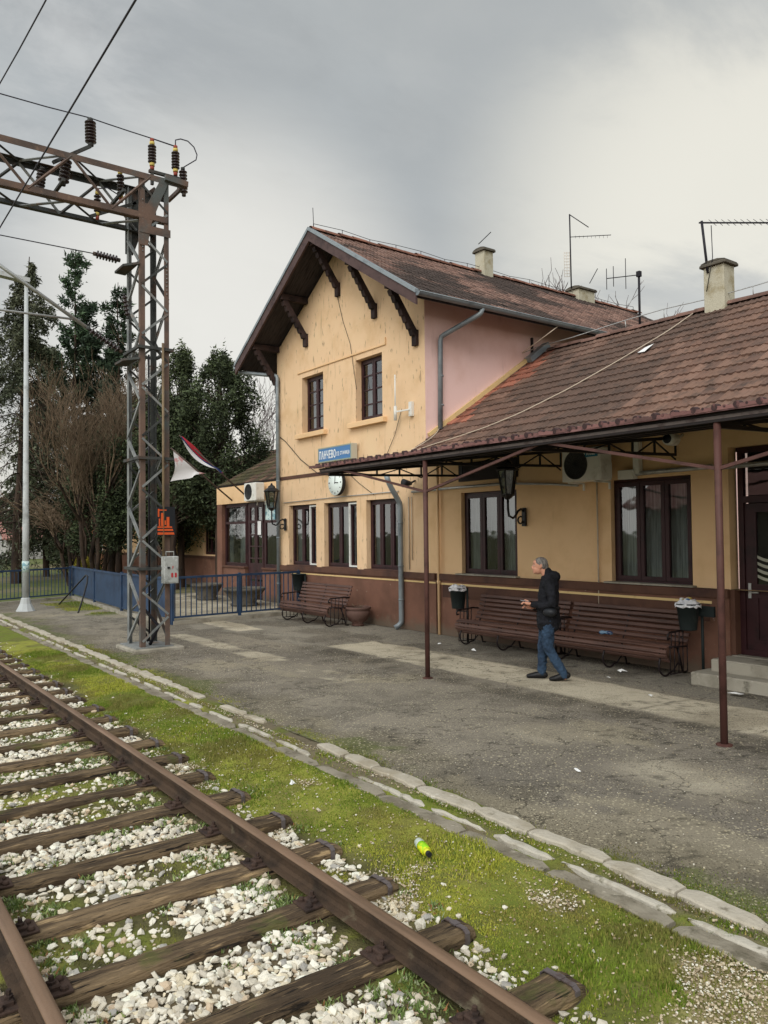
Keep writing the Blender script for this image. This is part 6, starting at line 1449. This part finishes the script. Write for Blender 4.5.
# ================================================================== TREES
def tri_leaves(P, size, cols, parent, name='crown', asp=2.2, up=0.0):
    n = len(P); d = rng.normal(0, 1, (n, 3)); d[:, 2] = d[:, 2]*.7+up; d /= np.linalg.norm(d, axis=1)[:, None]
    e = np.cross(d, rng.normal(0, 1, (n, 3))); e /= np.linalg.norm(e, axis=1)[:, None]
    s = (size if np.ndim(size) else np.full(n, size))*rng.uniform(.6, 1.3, n)
    V = np.stack([P-e*(s/asp/2)[:, None], P+e*(s/asp/2)[:, None], P+d*s[:, None]], 1).reshape(-1, 3)
    return np_mesh(name, V, np.arange(3*n).reshape(-1, 3), m_leafc, parent, fcol=cols)
def limb(mb, a, b, r0, r1, n=5, seg=4, wob=.04):
    a, b = Vector(a), Vector(b); L = (b-a).length; pts = []
    for k in range(seg+1):
        t = k/seg; p = a.lerp(b, t)
        if 0 < k < seg: p += Vector((random.uniform(-1, 1), random.uniform(-1, 1), random.uniform(-.5, .5)))*L*wob
        pts.append(p)
    mb.tube(pts, [r0+(r1-r0)*k/seg for k in range(seg+1)], n, cap=False); return pts

def conifer(base, H, spread, label, t0=.12, tf=.12, droop=.35, dens=1.0, whorl=.42, col=((40, 50, 32), (60, 72, 44)), clump=False, rise=0.0, bare_below=None, lean=(0, 0), group='conifers beyond the fence', leaf=.16, r0=.17):
    x, y, z0 = base; t = empty('conifer_tree', base, label, 'tree', group); tb = MB()
    top = Vector((x+lean[0], y+lean[1], z0+H)); B_ = Vector(base)
    tb.tube([B_.lerp(top, k/10)+Vector((math.sin(k*1.3)*.03, math.cos(k*1.7)*.03, 0)) for k in range(11)], [r0*(1-.92*k/10) for k in range(11)], 8, cap=False)
    tb.build('trunk', m_bark, t)
    br = MB(); P = []; q = t0
    while q < .985:
        p0 = B_.lerp(top, q); L = spread*(1-q)**.75*(1.0 if q > .3 else .8)+.12
        if clump: L *= random.choice((.5, .8, 1, 1.25))
        for k in range(random.randint(3, 5)):
            a = random.uniform(0, 2*math.pi); l_ = L*random.uniform(.55, 1.1); d = Vector((math.cos(a), math.sin(a), 0)); pts = []
            rs_ = rise*random.uniform(.6, 1.4)
            for s_ in range(7):
                u = s_/6; pts.append(p0+d*l_*u+Vector((0, 0, l_*(rs_*u-droop*u*u*1.3+.25*droop*u**4))))
            br.tube(pts, [.035*(1-q)*(1-.85*s_/6)+.006 for s_ in range(7)], 4, cap=False)
            bare = bare_below is not None and q < bare_below
            m = int(l_*(150 if not clump else 170)*dens*(.12 if bare else 1))
            for _ in range(m):
                u = random.random()**(.6 if not clump else .35)*1.02; i = min(5, int(u*6)); p = pts[i].lerp(pts[i+1], u*6-i)
                w_ = l_*.20*(1.15-u)+.05; h_ = .10+.28*droop*(1.1-abs(u-.5))
                if clump: w_ = .13+.05*random.random(); h_ = .14
                P.append((p.x+random.gauss(0, w_*.6), p.y+random.gauss(0, w_*.6), p.z-abs(random.gauss(0, h_)) if not clump else p.z+random.gauss(.03, h_*.8)))
            if bare:
                for s_ in range(2, 7):
                    for _ in range(4):
                        e = pts[s_]+Vector((random.gauss(0, .25), random.gauss(0, .25), -random.uniform(.15, .55))); br.tube([pts[s_], (pts[s_]+e)/2+Vector((random.gauss(0, .05), random.gauss(0, .05), .04)), e], [.008, .006, .004], 3, cap=False)
        q += whorl/H*random.uniform(.7, 1.3)
    br.build('branches', m_bark, t)
    P = np.array(P); n = len(P); c = 2.3*lerp(C3(*col[0])*np.ones((n, 3)), C3(*col[1]), sst(fbm(P[:, 0]+P[:, 1], P[:, 2], 1.2, 3), .35, .65)*rng.random(n))*rng.uniform(.6, 1.25, (n, 1))
    tri_leaves(P, leaf, c, t, up=-.5 if not clump else .5); return t

def thuja(base, H, rad, label, z_low=.2, col=((38, 45, 32), (64, 73, 48)), nblob=80, per=620, power=.6, group='dark evergreens beyond the fence', trunks=1, spikes=.5):
    x, y, z0 = base; t = empty('evergreen_tree', base, label, 'tree', group); tb = MB()
    for k in range(trunks):
        a = 2.1*k; limb(tb, (x+.12*k*math.cos(a), y+.12*k*math.sin(a), z0), (x+.5*k*math.cos(a), y+.5*k*math.sin(a), z0+H*.75), .17, .04, 8, 7, .012)
    P = []; Cc = []
    for b in range(nblob):
        q = random.random()**.85; zc = H*(z_low+(1-z_low)*q*.93); env = rad*(math.sin(math.pi*min(1, (1-q)*.62+.06)))**power*(.45 if q > .9 else 1)
        a = random.uniform(0, 2*math.pi); rr_ = env*math.sqrt(random.uniform(.15, 1))*1.0
        c = Vector((x+rr_*math.cos(a), y+rr_*math.sin(a), z0+zc)); br_ = random.uniform(.28, .62)*(.55+.45*(1-q)); hh = br_*random.uniform(1.2, 2.4)
        limb(tb, (x, y, z0+zc*.78), c, .03, .008, 4, 3, .05)
        n = int(per*(br_/.45)**2); d = rng.normal(0, 1, (n, 3)); d /= np.linalg.norm(d, axis=1)[:, None]
        r_ = (rng.random(n)**.33)*(1+.25*rng.normal(0, 1, n))
        p = d*r_[:, None]*np.array([br_, br_, hh]); p[:, :2] *= (1-.55*np.clip(p[:, 2:3]/hh, 0, 1)**2*spikes*1.6)
        P.append(p+np.array(c)); sh = rng.uniform(.55, 1.15)
        lum = np.clip(.38+.62*r_*(.75+.45*d[:, 2]), .18, 1.2)*sh  # shade put into the leaf colour: dark inside each clump, lighter on top
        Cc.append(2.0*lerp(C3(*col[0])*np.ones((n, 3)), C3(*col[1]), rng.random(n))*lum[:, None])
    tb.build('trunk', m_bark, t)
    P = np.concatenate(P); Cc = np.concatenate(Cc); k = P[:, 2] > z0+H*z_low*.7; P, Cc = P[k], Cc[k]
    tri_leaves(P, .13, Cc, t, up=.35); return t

def bare_tree(base, H, label, mat, r0=.12, stems=1, depth=5, spread=.5, upb=.35, droop=0, nchild=3, group=None, twigr=.006, name='bare_tree', cat='tree'):
    t = empty(name, base, label, cat, group); tk = MB(); tw = MB()
    def grow(p, d, L, r, lv):
        d = d.normalized(); q = p+d*L; mid = p+d*L*.5+Vector((random.gauss(0, 1), random.gauss(0, 1), random.gauss(0, .5)))*L*.06
        (tk if lv <= 1 else tw).tube([p, mid, q], [r, r*.85, r*.68], 6 if lv < 2 else 3, cap=False)
        if lv >= depth: return
        n = nchild if lv > 0 else nchild+1
        for k in range(n):
            s_ = random.uniform(.35, 1.0) if k else 1.0; o = p.lerp(q, s_)
            nd = d+Vector((random.gauss(0, spread), random.gauss(0, spread), random.gauss(0, spread*.5)+upb*(1 if lv < 3 else .4)-droop*lv*.12))
            grow(o, nd, L*random.uniform(.58, .86), max(twigr, r*.62*(1 if k == 0 else .8)), lv+1)
    for s_ in range(stems):
        a = random.uniform(0, 6.28); grow(Vector(base)+Vector((math.cos(a)*.12*s_, math.sin(a)*.12*s_, 0)), Vector((math.cos(a)*.25*(stems > 1), math.sin(a)*.25*(stems > 1), 1)), H*.30, r0, 0)
    tk.build('trunk', m_bark if mat is m_twig else mat, t); tw.build('branches', mat, t); return t

random.seed(21)
conifer((-37.0, 7.1, -.02), 14.4, 4.6, 'tall sparse spruce at the left edge with drooping bare lower branches', t0=.16, bare_below=.60, droop=.55, dens=1.15, col=((48, 52, 40), (70, 72, 56)), lean=(.3, .5), whorl=.32, r0=.22, leaf=.17)
conifer((-39.7, 10.2, -.02), 16.3, 3.6, 'tall pine with upswept clumpy shoots, left of the mast top', t0=.30, tf=.3, droop=.05, rise=.65, clump=True, dens=.9, whorl=.46, col=((38, 50, 38), (62, 78, 54)), lean=(-.2, .2), leaf=.2)
conifer((-37.4, 11.7, -.02), 14.2, 3.6, 'dense dark pine directly behind the upper mast shaft', t0=.25, droop=.2, rise=.3, clump=True, dens=.95, whorl=.40, col=((34, 44, 34), (52, 64, 46)), leaf=.2)
conifer((-40.0, 11.0, -.02), 13.4, 4.2, 'dark conifer filling the gap between the spruce and the pine', t0=.25, droop=.35, dens=1.05, whorl=.38, col=((34, 42, 32), (52, 60, 42)), leaf=.18)
conifer((-42.5, 9.6, -.02), 11.5, 3.4, 'lower grey green conifer showing left of the lamp pole behind the spruce', t0=.14, droop=.4, dens=1.0, whorl=.4, col=((44, 50, 38), (66, 72, 52)), leaf=.19)
thuja((-32.4, 9.9, -.02), 6.3, 1.9, 'lowest dark rounded evergreen beside the bare brown tree', z_low=.28, nblob=60)
thuja((-30.5, 10.8, -.02), 7.8, 2.0, 'broad dark evergreen directly behind the mast base', z_low=.24, nblob=95, trunks=2)
thuja((-29.3, 11.6, -.02), 9.6, 1.7, 'tall dark evergreen right of the mast with a loose pale crown top', z_low=.25, nblob=85, col=((42, 50, 34), (74, 82, 54)), spikes=.8)
thuja((-26.5, 11.95, -.02), 8.9, 1.75, 'dark evergreen overhanging the annex roof, right of the flags', z_low=.34, nblob=90, spikes=.7)
thuja((-28.2, 10.9, -.02), 7.4, 1.6, 'dark evergreen behind the white flag', z_low=.30, nblob=70)
bare_tree((-31.4, 8.9, -.02), 9.0, 'bushy bare brown tree with many upright twigs in front of the conifers', m_twig, r0=.10, stems=4, depth=6, spread=.34, upb=.42, nchild=3, twigr=.006)
bare_tree((-33.4, 8.7, -.02), 5.6, 'leaning bare brown tree with arching branches beside the lamp pole', m_twig, r0=.10, stems=3, depth=5, spread=.5, upb=.2, droop=.5, nchild=3, twigr=.008)
bare_tree((-36.1, 18.4, -.02), 11.5, 'thin bare grey tree seen over the annex roof', m_twig_l, r0=.12, depth=5, spread=.45, upb=.3, twigr=.01)
bare_tree((-23.0, 30.2, -.02), 13.4, 'faint bare grey tree crown behind the ridge, between the two roof aerials', m_twig_l, r0=.16, stems=4, depth=6, spread=.36, upb=.32, twigr=.013)
# shrubs and far woods
def shrub(base, r, h, col, label, n=9000, size=.09):
    t = empty('shrub', base, label, 'shrub', 'shrubs in the park'); d = rng.normal(0, 1, (n, 3)); d /= np.linalg.norm(d, axis=1)[:, None]
    q = rng.random(n)**.4; P = d*q[:, None]*np.array([r, r, h*.55]); P *= (1+.35*(fbm(d[:, 0]*2+5, d[:, 1]*2+d[:, 2]*2, 1.6, 3)-.5))[:, None]
    P += np.array([base[0], base[1], base[2]+h*.5]); P[:, 2] = np.maximum(P[:, 2], base[2]+.02)
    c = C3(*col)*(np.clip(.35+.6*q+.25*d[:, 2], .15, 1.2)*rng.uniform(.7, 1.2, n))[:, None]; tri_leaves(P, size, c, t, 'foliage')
    mb = MB(); [limb(mb, base, (base[0]+random.gauss(0, r*.4), base[1]+random.gauss(0, r*.4), base[2]+h*.6), .03, .01) for _ in range(5)]; mb.build('stems', m_bark, t); return t
shrub((-44, 11.5, 0), 1.6, 1.6, (52, 62, 34), 'low dark green shrub between the lamp pole and the bare tree')
shrub((-47, 13.5, 0), 2.0, 2.6, (44, 54, 34), 'taller dark shrub in front of the grey house')
shrub((-36.5, 9.9, 0), .7, 1.1, (150, 140, 50), 'small yellowish shrub beside the lamp pole', 2500)
shrub((-52, 26, 0), 3.2, 3.6, (48, 52, 36), 'large dark shrub beyond the orange house', 12000, .16)
shrub((-20.2, 12.6, 0), .3, .3, (60, 70, 40), 'tiny green tuft behind the annex', 300)
n = 60000; a = rng.uniform(-230, -60, n); b = rng.uniform(-30, 110, n); hgt = 5+4*fbm(a, b, .06, 4); top = hgt*(1-rng.random(n)**2)
P = np.stack([a-40, b, top], -1); c = lerp(C3(96, 84, 70)*np.ones((n, 3)), C3(62, 60, 44), sst(fbm(a, b, .08, 3), .4, .6))*rng.uniform(.6, 1.2, (n, 1))
o = tri_leaves(P[np.hypot(P[:, 0], P[:, 1]) > 95], .9, c[np.hypot(P[:, 0], P[:, 1]) > 95], None if False else empty('tmp', (0, 0, 0), None, None), 'far_woods')
pt = o.parent; o.parent = None; bpy.data.objects.remove(pt); tag(o, 'brownish leafless woods in the far distance', None, None, 'stuff')
# leaf litter and tufts on the lawn edge near the fence
N = 9000; px = rng.uniform(-26.4, -20.6, N); py = rng.uniform(5.5, 6.7, N); k = fbm(px, py, 1.3, 4) > .5
px, py = px[k], py[k]; blades('fence_grass', px, py, px*0, rng.uniform(.015, .05, len(px)), grass_cols(px, py, len(px))*.8, 'rough grass along the foot of the blue sheet fence')

# ================================================================== THE WALKING MAN
PX0, PY0 = -7.23, 8.03
ps = empty('person', (PX0, PY0, 0), 'man walking left in dark jacket and blue jeans, looking at a phone in his hands', 'person')
def L2W(p): return Vector((PX0-.745*p[0]+.667*p[1], PY0-.667*p[0]-.745*p[1], p[2]))      # p = (forward, towards the camera, up)
def chain(mb, pts, n=16, ell=None):
    """tapered limb with round ends; pts = (f, s, z, r)"""
    P = [Vector(p[:3]) for p in pts]; r = [p[3] for p in pts]
    d0 = (P[0]-P[1]).normalized(); d1 = (P[-1]-P[-2]).normalized()
    A = [P[0]+d0*r[0]*k for k in (.92, .6)]+P+[P[-1]+d1*r[-1]*k for k in (.6, .92)]
    rr_ = [r[0]*.35, r[0]*.8]+r+[r[-1]*.8, r[-1]*.35]; e_ = None if ell is None else [ell[0]]*2+list(ell)+[ell[-1]]*2
    q = MB(); q.tube(A, rr_, n, ell=e_); mb.add([L2W(v) for v in q.v], q.f, True)
def ellip(mb, c, sc): 
    q = MB(); q.ball(c, 1, 20, 14, sc); mb.add([L2W(v) for v in q.v], q.f, True)
def organic(name, mb, mat, parent, voxel=.006, smooth=6, disp=None):
    o = mb.build(name, mat, parent); m = o.modifiers.new('r', 'REMESH'); m.mode = 'VOXEL'; m.voxel_size = voxel; m.use_smooth_shade = True
    s = o.modifiers.new('s', 'SMOOTH'); s.factor = .5; s.iterations = smooth
    if disp:
        tx = bpy.data.textures.new(name, 'CLOUDS'); tx.noise_scale = disp[1]; d = o.modifiers.new('d', 'DISPLACE'); d.texture = tx; d.strength = disp[0]; d.mid_level = .5; d.texture_coords = 'LOCAL'
    return o
m_skin = M('skin', srgb(206, 150, 124), [(srgb(186, 118, 98), 18, .5, .75)], rough=.55, bump=.05)
m_jacket = M('jacket_cloth', srgb(26, 27, 33), [(srgb(16, 17, 22), 9, .4, .65)], rough=.85, bump=.4, bsc=60)
m_jeans = M('denim', srgb(50, 70, 92), [(srgb(34, 48, 66), 5, .4, .65), (srgb(84, 110, 134), 9, .60, .8)], rough=.9, bump=.3, bsc=160)
m_shoe = M('shoe_leather', srgb(22, 22, 24), rough=.5, bump=.1)
m_hair = M('grey_hair', srgb(140, 134, 128), [(srgb(92, 86, 82), 40, .4, .6, (1, 1, .4))], rough=.9, bump=.9, bsc=120)
# body: head, neck, trunk, arms, hands and legs as one skin
bo = MB()
ellip(bo, (.105, 0, 1.552), (.090, .070, .094)); ellip(bo, (.135, 0, 1.490), (.066, .058, .068))       # skull, face
ellip(bo, (.165, 0, 1.452), (.034, .034, .024)); ellip(bo, (.150, 0, 1.585), (.045, .052, .04))         # chin, brow
chain(bo, [(.190, 0, 1.545, .011), (.208, 0, 1.515, .013), (.202, 0, 1.505, .015)])                    # nose
chain(bo, [(.186, 0, 1.478, .012), (.184, 0, 1.468, .011)]); chain(bo, [(.176, .02, 1.473, .010), (.176, -.02, 1.473, .010)])
chain(bo, [(.182, .030, 1.560, .010), (.188, .0, 1.566, .010), (.182, -.030, 1.560, .010)])
for s_ in (-1, 1): chain(bo, [(.088, s_*.073, 1.555, .014), (.080, s_*.079, 1.535, .013), (.092, s_*.072, 1.512, .010)])
chain(bo, [(.055, 0, 1.50, .062), (.02, 0, 1.42, .062), (-.005, 0, 1.34, .075)])
chain(bo, [(-.01, 0, 1.28, .125), (.0, 0, 1.10, .12), (.0, 0, .95, .10), (.0, 0, .88, .10)], ell=[(.8, 1.1)]*4)
legL = [(-.00, .08, .84, .075), (.012, .09, .62, .068), (.01, .09, .44, .052), (-.09, .09, .26, .048), (-.195, .09, .10, .034), (-.20, .09, .06, .036)]
legR = [(.00, -.08, .84, .075), (.05, -.085, .62, .072), (.085, -.085, .44, .052), (.095, -.085, .26, .048), (.10, -.085, .10, .034), (.105, -.085, .06, .036)]
chain(bo, legL); chain(bo, legR)
HL, HR = (.255, .055, 1.025), (.245, -.045, .965)
chain(bo, [(-.02, .19, 1.30, .052), (-.045, .225, 1.16, .045), (-.05, .225, 1.03, .040), (.08, .17, 1.02, .036), (.20, .08, 1.025, .026)])
chain(bo, [(-.02, -.19, 1.30, .052), (-.03, -.225, 1.16, .045), (-.02, -.215, 1.03, .040), (.10, -.15, .985, .036), (.19, -.07, .965, .026)])
def hand(base, fdir, s, grip):
    f, l_, z = base; chain(bo, [(f-.03, l_, z, .027), (f+.01, l_, z+.004, .034), (f+.035, l_, z+.010, .032)], ell=[(1, .7)]*3)
    for k, (dl, ln) in enumerate(((-.030, .062), (-.011, .072), (.009, .066), (.027, .052))):
        a = (f+.045, l_+dl, z+.010); b = (f+.045+ln*.5, l_+dl*.9, z+.016+grip*.010); c = (f+.045+ln*.85, l_+dl*.75, z+.012-grip*.014)
        chain(bo, [(*a, .0092), (*b, .0086), (*c, .0075)], 8)
    chain(bo, [(f-.005, l_-s*.028, z+.018, .012), (f+.025, l_-s*.040, z+.042, .0105), (f+.055, l_-s*.030, z+.052, .009)], 8)
hand(HL, 1, 1, 1.0); hand(HR, 1, -1, 1.2)
body = organic('body', bo, m_skin, ps, .0055, 3)
# hair: cap over the skull
hb = MB(); ellip(hb, (.088, 0, 1.578), (.093, .077, .080)); ellip(hb, (.045, 0, 1.535), (.058, .068, .075)); chain(hb, [(.10, .066, 1.565, .014), (.075, .070, 1.54, .014), (.05, .062, 1.51, .016)]); chain(hb, [(.10, -.066, 1.565, .014), (.075, -.070, 1.54, .014), (.05, -.062, 1.51, .016)])
organic('hair', hb, m_hair, ps, .006, 3, (.006, .02))
for s_ in (-1, 1):
    e = MB(); e.ball(L2W((.176, s_*.030, 1.543)), .0098, 10, 8); ey = e.build('eye', m_ltr, ps); e = MB(); e.ball(L2W((.1815, s_*.031, 1.543)), .0062, 8, 6); e.build('iris', m_cable, ey)
    e = MB(); chain(e, [(.188, s_*.014, 1.568, .004), (.186, s_*.034, 1.570, .0045), (.172, s_*.050, 1.563, .003)], 6); e.build('eyebrow', m_hair, ps)
# jacket with hood
jk = MB()
chain(jk, [(-.02, 0, 1.30, .150), (-.005, 0, 1.16, .152), (.005, 0, 1.02, .150), (.0, 0, .90, .160), (.005, 0, .775, .162)], 24, ell=[(.84, 1.16), (.92, 1.10), (.94, 1.06), (.96, 1.10), (.98, 1.14)])
chain(jk, [(-.02, .17, 1.315, .070), (-.03, -.17, 1.315, .070)][:1]+[(-.03, -.17, 1.315, .070)])
chain(jk, [(-.02, .185, 1.30, .078), (-.045, .235, 1.16, .068), (-.055, .240, 1.035, .062), (.07, .18, 1.015, .057), (.195, .09, 1.025, .042)])
chain(jk, [(-.02, -.185, 1.30, .078), (-.03, -.235, 1.16, .068), (-.02, -.225, 1.03, .060), (.09, -.16, .985, .055), (.185, -.08, .965, .040)])
chain(jk, [(.035, .06, 1.385, .034), (.065, 0, 1.375, .034), (.035, -.06, 1.385, .034)]); chain(jk, [(.02, .07, 1.39, .045), (-.06, .06, 1.40, .05), (-.095, 0, 1.40, .06), (-.06, -.06, 1.40, .05), (.02, -.07, 1.39, .045)])
ellip(jk, (-.085, 0, 1.385), (.075, .10, .085)); chain(jk, [(-.015, 0, 1.34, .10), (.0, 0, 1.425, .078), (.01, 0, 1.455, .070)]); chain(jk, [(-.01, 0, 1.36, .10), (-.01, 0, 1.30, .13)], ell=[(.9, 1.0)]*2)
jacket = organic('jacket', jk, m_jacket, ps, .007, 2, (.034, .06))
# jeans
jn = MB()
chain(jn, [(0, 0, .88, .130), (0, 0, .80, .132)], 24, ell=[(.86, 1.1)]*2)
chain(jn, [(-.00, .078, .80, .100), (.012, .09, .62, .088), (.01, .09, .44, .070), (-.09, .09, .27, .064), (-.190, .09, .10, .056), (-.192, .09, .085, .056)], 18)
chain(jn, [(.00, -.078, .80, .100), (.05, -.085, .62, .088), (.082, -.085, .44, .070), (.094, -.085, .26, .064), (.10, -.085, .10, .056), (.10, -.085, .085, .056)], 18)
organic('jeans', jn, m_jeans, ps, .007, 2, (.030, .05))
def shoe(f, s, tilt, nm):
    m_ = MB(); h = .0 
    def q(a, z): 
        ca_, sa_ = math.cos(tilt), math.sin(tilt); return (f+a*ca_-z*sa_*0+.0, s, z+max(0, (.10-a))*math.sin(tilt))
    P1 = [(-.050, .052, .046), (.0, .050, .048), (.06, .046, .046), (.125, .038, .042), (.165, .032, .034)]
    chain(m_, [(q(a, z)[0], s, q(a, z)[2], r) for a, z, r in P1], 16, ell=[(.85, 1.0), (.82, 1.0), (.9, 1.0), (1.1, .85), (1.1, .85)])
    chain(m_, [(q(-.02, .07)[0], s, q(-.02, .07)[2], .044), (q(-.015, .10)[0], s, q(-.015, .1)[2]+.0, .040)], 14)
    o = organic('shoe', m_, m_shoe, ps, .006, 3); return o
shoe(.115, -.085, 0, 'r'); shoe(-.185, .09, .22, 'l')
# waist bag at his side with strap, and the phone held in front
bg2 = MB(); c = L2W((-.02, .205, .935)); bg2.ball((c.x, c.y, c.z), 1, 16, 12, (.10, .085, .065)); wbag = tag(bg2.build('waist_bag', m_plastic_d, org=(c.x, c.y, c.z-.07)), 'dark waist bag hanging at the hip of the walking man', 'bag')
mb = MB(); mb.tube([L2W((.10, .16, .99)), L2W((.05, .19, .99)), L2W((-.08, .19, .985)), L2W((-.15, .12, .99))], .012, 6); mb.build('strap', m_plastic_d, wbag)
mb = MB(); A = L2W((.31, .02, 1.060)); mb.bar(L2W((.245, .02, 1.052)), L2W((.375, .02, 1.068)), .068, .009); ph = tag(mb.build('phone', m_plastic_d, org=tuple(A)), 'flat dark smartphone held by the walking man', 'phone')
mb = MB(); mb.bar(L2W((.25, .02, 1.0575)), L2W((.37, .02, 1.0725)), .060, .002); mb.build('screen', M('screen_glass', srgb(190, 200, 210), rough=.2, bump=0), ph)
